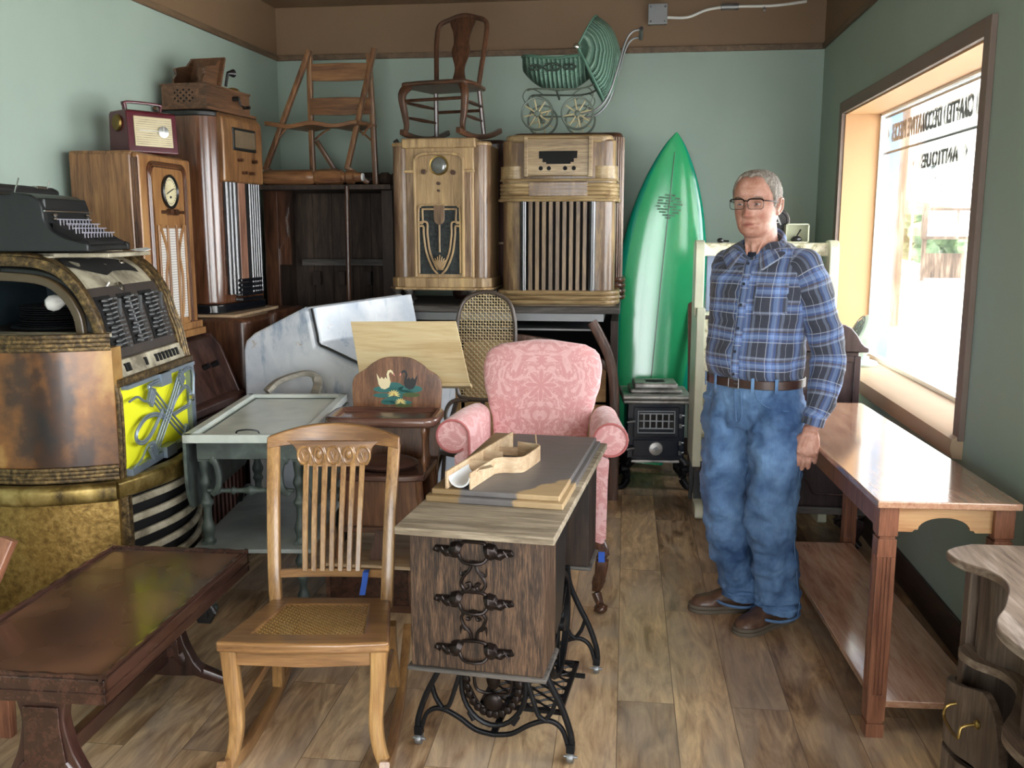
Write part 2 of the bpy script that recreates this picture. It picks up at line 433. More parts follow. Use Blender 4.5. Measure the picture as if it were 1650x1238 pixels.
# shop front wall behind the camera: piers and lintel round a big glazed opening
g = G(); g.box(xl(YF), -1.15, YF-.15, YF, 0, ZC); g.box(.55, XR+TH, YF-.15, YF, 0, ZC); g.box(-1.15, .55, YF-.15, YF, 2.4, ZC)
struct(mk('wall_front', g, 'wall', merge=False))
fw = struct(thing('window_3', None, None, (0, YF-.1, 0)))
g = G()
for x in (-1.15, -.325, .50): g.box(x, x+.05, -.03, .03, 0, 2.4)
for z in (0, 2.35): g.box(-1.15, .55, -.03, .03, z, z+.05)
mk('window_frame', g, 'tframe', fw); g = G(); g.box(-1.10, .50, -.003, .003, .05, 2.35); mk('pane', g, 'glass', fw)

def lettering(txt, parent, loc, size, name='lettering', ext=.0006, mat='ink', sx=1, off=.010, rot=(90, 0, 90)):
    c = D.curves.new(name, 'FONT'); c.body = txt; c.size = size; c.extrude = ext; c.offset = off*size
    c.align_x = 'LEFT'; c.space_character = 1.12; c.bevel_depth = .0027
    o = D.objects.new(name, c); COL.objects.link(o); o.parent = parent; o.location = loc
    o.rotation_euler = tuple(R(a) for a in rot); o.scale = (sx, 1, 1); c.materials.append(M[mat]); return o
M['ink'] = plain('brown_window_lettering', '#2c2722', .8)
M['sillw'] = wallmat('tan_sill_paint', '#b39a80', '#bda488', 8)
def window(name, y0, y1, z0, z1, trim=.06):
    r = struct(thing(name, None, None, (XR, 0, 0)))
    g = G()                                    # painted reveal lining
    g.box(.0, TH, y0, y0+.012, z0, z1); g.box(.0, TH, y1-.012, y1, z0, z1); g.box(.0, TH, y0, y1, z1-.012, z1)
    mk('reveal', g, 'jamb', r, merge=False)
    g = G(); g.prism(sp([(-.035, z0-.085), (-.045, z0-.05), (-.04, z0-.015), (-.012, z0), (TH, z0+.004), (TH, z0-.02), (0, z0-.03), (0, z0-.09)], 1), y0-.05, y1+.05, 'xz')
    mk('window_sill', g, 'sillw', r, ang=50)
    g = G()                                    # flat casing on the wall
    g.box(-.022, 0, y0-trim, y0+.004, z0-.02, z1+trim); g.box(-.022, 0, y1-.004, y1+trim, z0-.02, z1+trim); g.box(-.022, 0, y0+.004, y1-.004, z1-.004, z1+trim)
    mk('casing', g, 'tframe', r, bev=.003, merge=False)
    g = G()
    for a, b, c_, d in ((y0, y0+.03, z0, z1), (y1-.03, y1, z0, z1), (y0, y1, z0, z0+.025), (y0, y1, z1-.025, z1)): g.box(TH-.05, TH-.01, a, b, c_, d)
    mk('window_frame', g, 'white', r, merge=False)
    g = G(); g.box(TH-.034, TH-.028, y0+.03, y1-.03, z0+.02, z1-.02); mk('pane', g, 'glass', r)
    return r
w1 = window('window_1', *W1)
# three ruled lines and the sign painting on the outside of the glass (read from the street)
g = G()
for z in (2.205, 2.165, 1.965): g.box(TH-.027, TH-.025, W1[0]+.03, W1[1]-.03, z-.007, z+.007)
mk('painted_lines', g, 'ink', w1, merge=False)
L1 = lettering('CUSTOM CRAFTED DECORATIVE PIECES', w1, (TH-.022, 3.90, 2.022), .130, sx=.625)
L2 = lettering('ANTIQUES', w1, (TH-.024, 4.43, 1.842), .095, sx=1.13)
g = G()
for y, z in ((5.60, 2.065), (4.34, 1.875), (5.10, 1.875)): g.prism([(y, z-.042), (y+.026, z), (y, z+.042), (y-.026, z)], TH-.027, TH-.023, 'yz')
mk('painted_diamonds', g, 'ink', w1, merge=False)
w2 = window('window_2', *W2)

# electrical box and conduit high on the back wall
jb = thing('junction_box', 'grey square metal junction box on the brown band above the baby carriage handle', 'electrical box', (.17, YB-.004, 2.905))
g = G(); g.box(-.058, .058, -.05, 0, -.06, .06); mk('box', g, 'steel', jb, bev=.004)
g = G(); g.box(-.061, .061, -.054, -.05, -.063, .063); cv = mk('cover_plate', g, 'steel', jb, bev=.002)
g = G(); [g.ell((x, -.055, z), .006, 8, 6) for x in (-.045, .045) for z in (-.045, .045)]; mk('screws', g, 'steel', cv)
cd = thing('conduit', 'thin white conduit with a coupling running right from the grey junction box', 'conduit', (0, 0, 0))
g = G(); g.tube(sp([(.23, 6.36, 2.885), (.36, 6.37, 2.885), (.48, 6.385, 2.93), (.62, 6.385, 2.945), (.9, 6.385, 2.945), (1.10, 6.385, 2.965)], 5), .009, 8); mk('pipe', g, 'white', cd)
g = G(); g.tube([(.57, 6.385, 2.945), (.68, 6.385, 2.945)], .02, 10); mk('coupling', g, 'steel', cd)
g = G(); g.tube([(.84, 6.385, 2.945), (.84, 6.385, 2.925), (.84, 6.37, 2.915)], .008, 8); mk('clip', g, 'steel', cd)

# ================= outside the window =================
M['street'] = wallmat('pale_concrete', '#c9c9c4', '#d8d8d4', .5)
M['stucco'] = wallmat('white_stucco', '#d9d6cd', '#e6e3da', 1)
M['pole'] = wood('pole_wood', ['#2e2118', '#5a4636', '#8d7a66'], 'z', .8, 0, .5)
M['leaf'] = mottle('green_leaves', ['#3c4a38', '#5c7050', '#7d9068'], 3, .7, bump=.6)
M['bluep'] = plain('blue_painted_wall', '#5b86a8', .7)
g = G(); g.box(XR+TH, 90, -30, 110, -.3, -.12); struct(mk('street', g, 'street'))
g = G(); g.box(XR+TH, 1.55, 5.72, 6.3, 0, 2.9); struct(mk('wall_outer', g, 'bluep'))
up = thing('utility_pole', 'rough brown wooden utility pole standing outside the shop window', 'utility pole', (4.52, 17, -.12))
g = G(); g.lathe([(.24, 0), (.22, 3), (.19, 9)], seg=14); mk('pole', g, 'pole', up)
g = G(); g.tube([(.33, -.1, 0), (.33, -.1, 9)], .02, 6); mk('cable_conduit', g, 'steel', up)
hl = thing('town_building', 'white building with arched windows across the street, behind the utility pole', 'building', (17, 52, -.12))
g = G(); g.box(-6, 22, 0, 10, 0, 14); mk('wall', g, 'stucco', hl)
M['farpane'] = plain('blue_grey_window_panes', '#6f7c86', .4)
def arch_window(x, z, wd, ht):
    g = G(); o = [(-wd, 0), (wd, 0)]+[(wd*cos(R(a)), ht+wd*sin(R(a))) for a in range(0, 181, 15)]
    g.prism(o, -.06, .02); f = mk('window', g, 'farpane', hl); f.location = (x, 0, z)
    g = G()
    for k in range(-1, 2): g.box(k*wd/2-.04, k*wd/2+.04, -.12, -.06, 0, ht)
    for k in range(4): g.box(-wd, wd, -.12, -.06, ht*k/3-.04, ht*k/3+.04)
    for a in (36, 72, 108, 144): g.bar((0, -.09, ht), (wd*cos(R(a)), -.09, ht+wd*sin(R(a))), .06, .06, (0, 1, 0))
    m_ = mk('muntins', g, 'white', f)
arch_window(-1.1, 3.3, .68, 1.0); arch_window(1.1, 3.3, .68, 1.0); arch_window(3.6, .1, .6, 2.0)
ns = thing('notice_board', 'dark framed notice board on two posts outside the shop window', 'notice board', (10.6, 32, -.12))
for x in (-1.0, .9): g = G(); g.box(x-.06, x+.06, -.06, .06, 0, 2.5); mk('post', g, 'pole', ns)
g = G(); g.box(-1.1, 1.0, -.1, .1, 1.35, 2.35); mk('frame', g, 'pole', ns)
g = G(); g.box(-.95, -.1, -.12, -.1, 1.45, 2.25); g.box(0, .9, -.12, -.1, 1.45, 2.25); mk('panel', g, 'paper', ns, merge=False)
g = G(); g.box(-1.0, .9, -.05, .05, .1, .9); mk('lower_rail', g, 'pole', ns)
def bush(x, y, r, h, lab):
    rd = random.Random(int(x*10)); g = G()
    for k in range(26):
        a = rd.random()*6.28; q = rd.random()**.5*r
        g.ell((q*cos(a), q*sin(a), h*(.25+.6*rd.random())), (r*.34, r*.34, r*.3), 7, 5)
    b = thing('tree', lab, 'tree', (x, y, -.12)); mk('foliage', g, 'leaf', b)
    g = G(); g.lathe([(.1, 0), (.08, h*.6)], seg=8); mk('trunk', g, 'pole', b)
bush(8.6, 36, 1.3, 3.2, 'leafy tree just left of the notice board outside the window')
bush(12.3, 40, 1.7, 2.9, 'leafy tree behind the right end of the notice board outside the window')
bush(6.6, 34, 1.0, 2.9, 'leafy tree left of the utility pole outside the window')
# ================= furniture on the right =================
# console table under the window
t = thing('console_table', 'long cherry console table with a lower shelf, under the shop window', 'table', (.915, 3.545, 0), 2.5)
g = G(); g.box(-.205, .205, -.80, .80, .735, .757); mk('tabletop', g, 'cherry_y', t, bev=.004)
g = G(); g.box(-.17, .17, -.78, .70, .10, .122); mk('lower_shelf', g, 'cherry_y', t, bev=.003)
def flute_leg(x, y):
    g = G(); h = .027
    o = [(-h, -h), (h, -h), (h, h), (-h, h)]
    g.prism(o, 0, .045, 'xy'); g.prism([(a*.86, b*.86) for a, b in o], .045, .055, 'xy')
    gr = [(-h, -h)]
    for k in (-1, 0, 1): gr += [(k*.011-.0025, -h), (k*.011-.0025, -h+.004), (k*.011+.0025, -h+.004), (k*.011+.0025, -h)]
    gr += [(h, -h)]
    side = [(-y_, x_) for x_, y_ in gr]
    g.prism(o, .055, .14, 'xy')
    g.prism(gr+[(h, h)]+[(-h, h)]+[(-h, h-.001)]+[(-h, k*.011+dy) if k2 == 0 else (-h+.004, k*.011+dy) for k in (1, 0, -1) for dy, k2 in ((.0025, 0), (.0025, 1), (-.0025, 1), (-.0025, 0))], .14, .58, 'xy')
    g.prism(o, .58, .635, 'xy'); g.prism([(a*.84, b*.84) for a, b in o], .635, .645, 'xy')
    g.prism([(a*1.04, b*1.04) for a, b in o], .645, .735, 'xy')
    return mk('leg', g, 'cherry', t, loc=(x, y, 0), bev=.002, seg=1)
for x in (-.165, .165):
    for y in (-.755, .755): flute_leg(x, y)
g = G(); g.box(-.180, -.162, -.73, .73, .655, .735); g.box(.162, .180, -.73, .73, .655, .735); mk('apron', g, 'cherry', t, merge=False)
o = [(-.14, .735), (-.14, .655), (-.09, .655), (-.085, .662)]+[(.075*cos(R(a)), .662+.038*sin(R(a))) for a in range(180, -1, -15)]+[(.085, .662), (.09, .655), (.14, .655), (.14, .735)]
for y in (-.765, .750): g = G(); g.prism(o, y, y+.015); mk('end_apron', g, 'cherry_x', t)

# serpentine-front chest at the right edge of the picture (front faces into the room)
M['oldchest'] = wood('grey_worn_walnut', ['#4a382a', '#756250', '#9a8b7c'], 'y', .5, .15, .8, wear='#a79c90')
M['oldchest_z'] = wood('grey_worn_walnut_side', ['#3a2c22', '#5f4d3e', '#7f6d5c'], 'z', .5, .15)
t = thing('serpentine_chest', 'worn grey brown chest with a serpentine top, at the right edge beside the console table', 'chest of drawers', (.86, 1.98, 0), 0)
edge = sp([(-.03, .37), (-.062, .33), (-.05, .26), (-.005, .20), (.0, .12), (-.05, .0), (-.11, -.12), (-.085, -.27), (0, -.36), (.0, -.42)], 6)
out = [(p.x, p.y) for p in edge]
g = G(); g.prism([(.31, .40), (.02, .40)]+out+[(.31, -.42)], .735, .757, 'xy'); mk('top', g, 'oldchest', t, bev=.006, seg=3)
g = G(); g.box(.03, .30, .33, .36, 0, .735); g.box(.03, .30, -.40, -.37, 0, .735); g.box(.27, .30, -.40, .36, .05, .735); mk('carcass', g, 'oldchest_z', t, merge=False)
for y in (.33, -.385): g = G(); g.box(.0, .035, y, y+.04, 0, .735); mk('corner_post', g, 'oldchest_z', t, bev=.004)
g = G(); g.prism([(.27, .33)]+[(p.x+.035, p.y*.9) for p in edge]+[(.27, -.36)], .50, .52, 'xy'); mk('inner_rail', g, 'oldchest', t)
g = G(); g.prism([(.24, .33)]+[(p.x+.07, p.y*.88) for p in edge]+[(.24, -.36)], .52, .735, 'xy'); mk('upper_drawer', g, 'oldchest_z', t)
def serp_front(z0, z1, dx=.0):
    g = G(); P = [Vector((p.x*.55-.01+dx, p.y*.93, 0)) for p in edge]; vs = []
    n = len(P)
    for p in P:
        zz = z1-.03-.05*abs(sin((p.y+.35)*6)) if z1 > .4 else z1
        vs += [(p.x, p.y, z0), (p.x, p.y, zz), (p.x+.02, p.y, z0), (p.x+.02, p.y, zz)]
    fs = [(0, 1, 3, 2), ((n-1)*4, (n-1)*4+2, (n-1)*4+3, (n-1)*4+1)]
    for i in range(n-1):
        a = i*4; b = a+4; fs += [(a, b, b+1, a+1), (a+2, a+3, b+3, b+2), (a+1, b+1, b+3, a+3), (a, a+2, b+2, b)]
    return g.add(vs, fs)
for z0, z1 in ((.27, .50), (.04, .255)):
    d = mk('drawer', serp_front(z0, z1), 'oldchest_z', t, bev=.003)
    for yy in (.20, -.22):
        g = G(); xx = -.03 if yy > 0 else -.075; zz = z0+.11
        g.tube(sp([(xx, yy+.05, zz+.02), (xx-.03, yy+.05, zz+.01), (xx-.035, yy+.045, zz-.02), (xx-.035, yy-.045, zz-.02), (xx-.03, yy-.05, zz+.01), (xx, yy-.05, zz+.02)], 4), .004, 8)
        for s_ in (-1, 1): g.ell((xx+.004, yy+s_*.05, zz+.02), (.008, .012, .012), 10, 6)
        mk('handle', g, 'brass', d)

# dark cabinet with domed lid between the console table and the wall
t = thing('phonograph_cabinet', 'dark mahogany phonograph cabinet with a domed lid, behind the console table', 'cabinet', (.915, 4.70, 0), 0)
M['purplewood'] = wood('purple_brown_mahogany', ['#1f1415', '#382729', '#4a3536'], 'z', .32, .4)
g = G(); g.box(-.18, .19, -.17, .17, .44, .97); mk('case', g, 'purplewood', t, bev=.008)
g = G(); g.box(-.185, -.155, -.182, -.17, .50, .95); g.box(.165, .195, -.182, -.17, .50, .95); g.box(-.155, .165, -.178, -.17, .92, .95); mk('stiles', g, 'purplewood', t, bev=.003, merge=False)
g = G()
g.prism([(-.215, .97), (.225, .97), (.225, .99), (.205, 1.0), (.19, 1.015), (.17, 1.05), (.14, 1.085), (.11, 1.10), (-.10, 1.10), (-.13, 1.085), (-.16, 1.05), (-.18, 1.015), (-.195, 1.0), (-.215, .99)], -.20, .18); mk('lid', g, 'purplewood', t, bev=.006)
g = G(); g.prism([(p.x, p.y) for p in sp([(-.20, .44), (-.235, .40), (-.24, .33), (-.22, .26), (-.17, .22), (.17, .22), (.22, .26), (.245, .33), (.235, .40), (.20, .44)], 4)], -.21, .17); mk('bombe_drum', g, 'purplewood', t, bev=.01)
g = G(); g.tube(sp([(-.20, -.215, .40), (-.05, -.218, .36), (.0, -.218, .29), (.05, -.218, .285), (.17, -.218, .285), (.21, -.215, .33)], 5), .006, 6); mk('moulding', g, 'purplewood', t)
g = G(); g.box(-.25, .255, -.23, .18, .185, .22); mk('plinth_rail', g, 'greywood', t, bev=.006)
for x in (-.20, .21):
    for y in (-.18, .14):
        g = G(); g.sweep(sp([(x, y, .19), (x*1.06, y*1.08, .12), (x*.98, y, .05), (x*1.12, y*1.1, .012)], 4), rrect(.024, .024, .008, 3), scale=[1.3-.045*k for k in range(13)]); mk('leg', g, 'purplewood', t)

# marbled cream enamel cooker-like cabinet behind the man
M['marble'] = mottle('crazed_cream_enamel', ['#6e6c50', '#b9b595', '#d9d6bd', '#e3e2cf'], 15, .3, 0, .4, 5, .05, 1.2, lo=.34, hi=.6)
M['creme'] = plain('chipped_cream_enamel', '#c9cdb4', .35, 0, .2, .25, 6)
M['bluegrey'] = plain('blue_grey_metal', '#77849a', .4, .3)
M['copper'] = plain('foxed_copper_mirror', '#b98a72', .35, .4)
t = thing('enamel_range', 'cream marbled enamel cabinet with a raised mirror back, standing behind the man', 'cabinet', (.735, 5.02, 0), 0)
g = G(); g.box(-.345, .345, 0, .36, .30, 1.09); mk('body', g, 'darkwood', t)
g = G(); g.box(-.315, .345, -.02, 0, .30, 1.07); mk('front_panel', g, 'marble', t, bev=.004)
g = G(); g.box(-.36, -.315, -.035, .36, .27, 1.13); mk('side_cheek', g, 'creme', t, bev=.006)
g = G(); g.box(.315, .36, -.035, .36, .27, 1.13); mk('side_cheek', g, 'creme', t, bev=.006)
g = G(); g.box(-.36, .36, .02, .36, 1.07, 1.10); mk('worktop', g, 'creme', t, bev=.004)
g = G(); g.box(-.30, .30, .15, .19, 1.10, 1.43); mk('back_frame', g, 'bluegrey', t, bev=.004)
g = G(); g.box(-.235, .235, .140, .15, 1.14, 1.38); mk('mirror', g, 'copper', t)
for x in (-.345, .345):
    g = G(); g.prism([(p.x, p.y) for p in sp([(.05, 1.08), (.05, 1.40), (.07, 1.47), (.12, 1.485), (.19, 1.47), (.22, 1.40), (.22, 1.08)], 4)], x-.025, x+.025, 'yz'); mk('back_post', g, 'creme', t, bev=.006)
g = G(); g.box(-.33, .33, .10, .2, 1.40, 1.47); mk('top_rail', g, 'marble', t, bev=.01)
for x in (-.32, .32):
    g = G(); g.box(x-.022, x+.022, .03, .075, .05, .25); lg = mk('leg', g, 'black', t); g = G(); g.prism([(p.x, p.y) for p in sp([(-.12, .012), (-.11, .055), (-.06, .075), (.03, .075), (.08, .10), (.09, .0), (-.10, .0)], 3)], x-.024, x+.024, 'yz'); mk('foot', g, 'creme', lg, bev=.008, seg=3)
    g = G(); g.box(x-.03, x+.03, .27, .33, 0, .25); mk('leg', g, 'black', t)
g = G(); g.box(-.345, .345, .0, .34, .24, .30); mk('base_rail', g, 'darkwood', t)
t = thing('round_dial', 'round black dial with white marks on top of the cream cabinet', 'dial', (.80, 5.215, 1.485))
g = G(); g.lathe([(.0, -.02), (.062, -.02), (.068, 0), (.062, .012), (.052, .012), (.05, .004), (0, .004)], T(0, 0, .10, 90), 28); mk('rim', g, 'black', t)
g = G(); g.bar((-.02, -.008, .08), (.0, -.008, .125), .008, .003, (0, 1, 0)); g.bar((.0, -.008, .125), (.02, -.008, .08), .008, .003, (0, 1, 0)); g.box(-.014, .014, -.009, -.006, .09, .096); mk('white_marks', g, 'paper', t, merge=False)
g = G(); g.box(-.03, .03, -.02, .03, -.014, .04); mk('foot', g, 'black', t)
t = thing('open_box', 'small cream open wooden box on the cream cabinet, beside the round dial', 'box', (.895, 5.165, 1.471))
g = G()
for a in ((-.06, .06, -.04, .04, 0, .006), (-.06, .06, -.04, .04, .094, .10), (-.06, -.054, -.04, .04, 0, .10), (.054, .06, -.04, .04, 0, .10), (-.06, .06, .034, .04, 0, .10)): g.box(*a)
mk('sides', g, 'creme', t, merge=False)
g = G(); g.ell((.0, -.01, .018), (.03, .02, .018), 10, 6); g.tube([(0, -.01, .03), (.02, -.02, .07)], .004, 6); mk('small_fitting', g, 'black', t)
t = thing('tap_lever', 'little black lever on the top rail of the cream cabinet, left of the man\'s collar', 'lever', (.50, 5.16, 1.47))
g = G(); g.ell((0, 0, .012), (.018, .018, .014), 10, 8); mk('knob', g, 'black', t); g = G(); g.tube([(0, 0, .012), (.045, 0, .008)], .005, 8); mk('stem', g, 'black', t)

# boards leaning in the corner beside the surfboard
b = G(); b.bar((.425, 5.80, .0), (.415, 6.10, 1.12), .03, .018); tag(mk('leaning_plank', b, 'walnut'), 'dark reddish plank leaning upright between the surfboard and the cream cabinet', 'plank')

# white appliance on the sill
M['mint'] = plain('pale_enamel', '#b9c9c4', .3, .1, .3)
t = thing('tabletop_heater', 'round white enamel heater standing on the window sill', 'heater', (1.305, 5.27, .803), 0)
g = G(); g.lathe([(.0, 0), (.075, 0), (.08, .01), (.07, .025), (.03, .035), (.03, .05), (0, .05)], seg=24); mk('base', g, 'mint', t)
g = G(); g.lathe([(0, -.05), (.07, -.05), (.105, -.04), (.122, -.012), (.125, .012), (.118, .035), (.09, .055), (.05, .062), (0, .064)], T(0, 0, .165, 0, 115), 32); mk('housing', g, 'mint', t)
g = G()
for k in range(4): g.lathe([(.02+k*.022, .0), (.024+k*.022, .004), (.028+k*.022, 0)], T(0, 0, .165, 0, 115) @ T(0, 0, -.054), 28)
for k in range(8): g.at(T(0, 0, .165, 0, 115) @ T(0, 0, -.054, 0, 0, 45*k), lambda q: q.box(.01, .09, -.002, .002, -.004, .0))
mk('grille', g, 'steel', t, merge=False)

# ================= stove and surfboard =================
M['stoveblue'] = plain('midnight_blue_enamel', '#131d2c', .25, .1, .5)
M['nickel'] = mottle('worn_nickel', ['#7c7c79', '#b4b3ae', '#d2d1cd'], 9, .38, .6, bump=.05)
M['mica'] = plain('smoky_mica', '#23201f', .2, 0, .4, .5, 30)
t = thing('parlour_stove', 'small dark blue enamel stove with nickel top and trim, in front of the surfboard', 'stove', (.195, 5.50, 0), 4)
g = G(); g.box(-.17, .17, 0, .30, .175, .52); mk('body', g, 'stoveblue', t, bev=.006)
g = G(); g.box(-.20, .20, -.03, .32, .52, .545); g.box(-.205, .205, -.035, .325, .545, .575); mk('top_plate', g, 'nickel', t, bev=.012, seg=3, merge=False)
g = G(); g.box(-.155, .155, .02, .27, .575, .60); g.box(-.13, .13, .04, .25, .60, .635); mk('raised_lid', g, 'nickel', t, bev=.014, seg=3, merge=False)
g = G(); g.prism([(-.06, .10), (0, .085), (.06, .10), (.045, .13), (.06, .16), (0, .17), (-.06, .16), (-.045, .13)], .634, .638, 'xy'); mk('lid_cutout', g, 'void', t)
def door(z0, z1, nm='door'):
    g = G(); g.box(-.135, .135, -.018, 0, z0, z1); d = mk(nm, g, 'stoveblue', t, bev=.005); return d
d = door(.315, .50)
g = G()
for a in ((-.11, .11, -.026, -.018, .475, .48), (-.11, .11, -.026, -.018, .345, .35), (-.11, -.105, -.026, -.018, .345, .48), (.105, .11, -.026, -.018, .345, .48)): g.box(*a)
for k in range(1, 6): g.box(-.11+k*.22/6-.004, -.11+k*.22/6+.004, -.025, -.018, .375, .462)
for z in (.37, .415, .459): g.box(-.10, .10, -.025, -.018, z, z+.007)
mk('window_bars', g, 'steel', d, merge=False)
g = G(); g.box(-.10, .10, -.0205, -.0185, .373, .462); mk('mica_panes', g, 'mica', d)
d2 = door(.20, .30, 'ash_door')
g = G(); g.lathe([(0, 0), (.012, .012), (.038, .008), (.042, 0)], T(0, -.02, .25, 90), 24); mk('draught_dial', g, 'nickel', d2)
g = G(); g.bar((-.02, -.032, .25), (.02, -.032, .25), .006, .004, (0, 1, 0)); mk('dial_pointer', g, 'steel', d2)
for dd, z in ((d, .42), (d2, .255)):
    g = G(); g.tube([(-.15, -.02, z), (-.13, -.045, z)], .008, 8); g.tube([(-.13, -.045, z), (-.175, -.055, z-.005)], [.007, .012, .007], 8); mk('latch', g, 'steel', dd)
    for q in (-.03, .03): g = G(); g.tube([(.142, -.02, z+q-.012), (.142, -.02, z+q+.012)], .009, 8); g.tube([(.142, -.02, z+q), (.165, -.008, z+q)], .005, 6); mk('hinge', g, 'steel', dd, merge=False)
g = G(); g.box(-.175, .175, -.012, .31, .16, .178); mk('base_plate', g, 'nickel', t, bev=.005)
for sx in (-1, 1):
    for y in (.02, .27):
        g = G(); yo = -.05 if y < .1 else .05
        g.sweep(sp([(sx*.15, y, .17), (sx*.18, y+yo*.5, .13), (sx*.165, y+yo*.4, .07), (sx*.19, y+yo*.8, .02), (sx*.225, y+yo, .012)], 5), rrect(.022, .02, .008, 3), scale=[1.4-.04*k for k in range(21)]); mk('leg', g, 'iron', t)

s = NT('green_tinted_resin', .13, 0, .6)
x, y_, z = s.sep(s.co())
wdt = s.math('ABSOLUTE', x)
rail = s.n('ShaderNodeAttribute', attribute_name='rail').outputs['Fac']
c = s.mix(s.noise(s.map(s.co(), (1.2, 1, .8)), 2.0, 3), '#1f8d57', '#33a86e')
c = s.mix(s.ramp(rail, [(.80, 0.), (.83, 1.)]), c, '#0f8a6e')
s.col(c); M['surf'] = s.m
t = thing('surfboard', 'green resin surfboard with a round logo, leaning in the back corner', 'surfboard', (.13, 6.02, .03), 0, rx=-5.5, ry=4.6)
keys = [(0, .13, .02), (.15, .185, .036), (.40, .228, .046), (.62, .262, .050), (1.0, .290, .052), (1.3, .283, .050), (1.6, .235, .044), (1.8, .178, .036), (1.95, .115, .026), (2.05, .060, .016), (2.12, .006, .003)]
_ks = sp([(k[1], k[2], k[0]) for k in keys], 8)
def curveS(z):
    for a, b in zip(_ks, _ks[1:]):
        if z <= b.z: u = (z-a.z)/max(b.z-a.z, 1e-6); return (lerp(a.x, b.x, u), lerp(a.y, b.y, u))
    return (_ks[-1].x, _ks[-1].y)
g = G(); rings = []; att = []
NR = 70
for i in range(NR+1):
    z = 2.12*i/NR; a, b = curveS(z)
    rocker = .10*((z-1.0)/1.1)**2*(1 if z > 1 else .5)
    rg = []
    for k in range(32):
        th = 2*pi*k/32; cx = math.copysign(abs(cos(th))**.75, cos(th)); sy = math.copysign(abs(sin(th))**.85, sin(th))
        rg.append((a*cx, b*sy-rocker, z)); att.append(abs(cx))
    rings.append(rg)
g.loft(rings, uvs=False)
sb = mk('board', G().add([tuple(v) for v in [p for rg in rings for p in rg]], [(i*32+k, i*32+(k+1) % 32, (i+1)*32+(k+1) % 32, (i+1)*32+k) for i in range(NR) for k in range(32)]+[tuple(range(32))[::-1], tuple(NR*32+k for k in range(32))]), 'surf', t, ang=60, merge=False)
at_ = sb.data.attributes.new('rail', 'FLOAT', 'POINT'); at_.data.foreach_set('value', att[:len(sb.data.vertices)])
def board_pt(z, x=0, off=.002):
    a, b = curveS(z); cx = min(.999, abs(x)/max(a, .001)); th = math.acos(cx**(1/.75)); rocker = .10*((z-1.0)/1.1)**2*(1 if z > 1 else .5)
    return Vector((x, -b*sin(th)**.85-rocker-off, z))
g = G(); g.tube([board_pt(z*.05) for z in range(1, 41)], .0022, 6); mk('stringer', g, 'black', t)
M['logo'] = mottle('faded_black_print', ['#1c3a2a', '#2c6c48', '#2c6c48', '#35a068'], 60, .4, 0, 0, 3, 0)
g = G()      # round printed logo: broken ring and horizontal bars that follow the deck
def patch(x0, x1, z0, z1, n=5):
    vs = [board_pt(zz, lerp(x0, x1, k/n), .0015) for zz in (z0, z1) for k in range(n+1)]
    g.add(vs, [(k, k+1, n+2+k, n+1+k) for k in range(n)])
R0 = .085; zc = 1.665
for j, (dz, a, b) in enumerate(((.066, -.6, -.05), (.066, .1, .62), (.048, -1, .2), (.048, .42, .9), (.030, -.95, -.5), (.030, -.3, .95), (.012, -.9, .1), (.012, .25, 1), (-.006, -1, -.62), (-.006, -.4, .55), (-.024, -.9, .0), (-.024, .2, .95), (-.042, -.8, -.2), (-.042, .3, .9), (-.060, -.6, .7), (-.076, -.5, .45))):
    wd = math.sqrt(max(0, R0*R0-dz*dz)); patch(a*wd, b*wd, zc+dz-.006, zc+dz+.006)
mk('round_logo', g, 'logo', t, merge=False)
# ================= sewing machine table =================
t = thing('sewing_table', 'old oak treadle sewing machine table on black iron legs, in the middle of the floor', 'sewing table', (-.33, 2.865, 0), -5.8)
g = G(); g.box(-.218, .218, -.555, .555, .735, .757); mk('tabletop', g, 'oldtop', t, bev=.004)
g = G()
g.box(-.207, .200, -.315, .50, .757, .776); g.box(-.194, .187, -.298, .485, .776, .793)
s = NT('peeling_grey_veneer', .5, 0, .1)
gx, gy, gz = s.sep(s.co())
n = s.noise(s.map(s.co(), (1, 1, 1)), 5, 4, .6, .3)
msk = s.math('ADD', s.math('ADD', s.math('MULTIPLY', gx, 1.7), s.math('MULTIPLY', gy, -1)), s.math('MULTIPLY', n, .3))
strip = s.ramp(s.math('ADD', s.math('MULTIPLY', gx, -1), s.math('MULTIPLY', s.noise(s.map(s.co(), (6, 1, 1)), 3), .02)), [(.115, 0.), (.12, 1.)])
base = s.mix(s.noise(s.map(s.co(), (3, 20, 3)), 4, 5), '#4e4b4b', '#6d6967')
bare = s.mix(s.noise(s.map(s.co(), (2, 14, 2)), 5, 6, .6), '#8c7350', '#b49c76')
s.col(s.mix(strip, s.mix(s.ramp(msk, [(.53, 0.), (.55, 1.)]), base, bare), s.mix(n, '#6b5636', '#8b7350')))
M['lidtop'] = s.m
mk('lid', g, 'lidtop', t, bev=.004, merge=False)
def bank(y0, y1, x0=-.185, x1=.185, zb=.345, mat='qoak'):
    g = G(); g.box(x0, x1, y0, y1, zb+.008, .735); b = mk('drawer_case', g, mat, t, bev=.003)
    g = G(); g.box(x0-.01, x1+.01, y0-.01, y1+.006, zb-.004, zb+.008); mk('bottom_moulding', g, 'greywood', b, bev=.003)
    return b
b1 = bank(-.525, -.34); b2 = bank(.33, .52, mat='darkwood')  # far bank takes darker wood, so its shade is in the colour
g = G(); g.box(-.15, .17, -.34, .33, .66, .735); mk('machine_well', g, 'darkwood', t, bev=.004)
g = G(); g.prism([(-.34, .735), (-.34, .42), (-.30, .38), (-.22, .40), (-.16, .52), (-.13, .66), (.33, .66), (.33, .735)], .170, .182, 'yz'); mk('belt_guard', g, 'black', t)
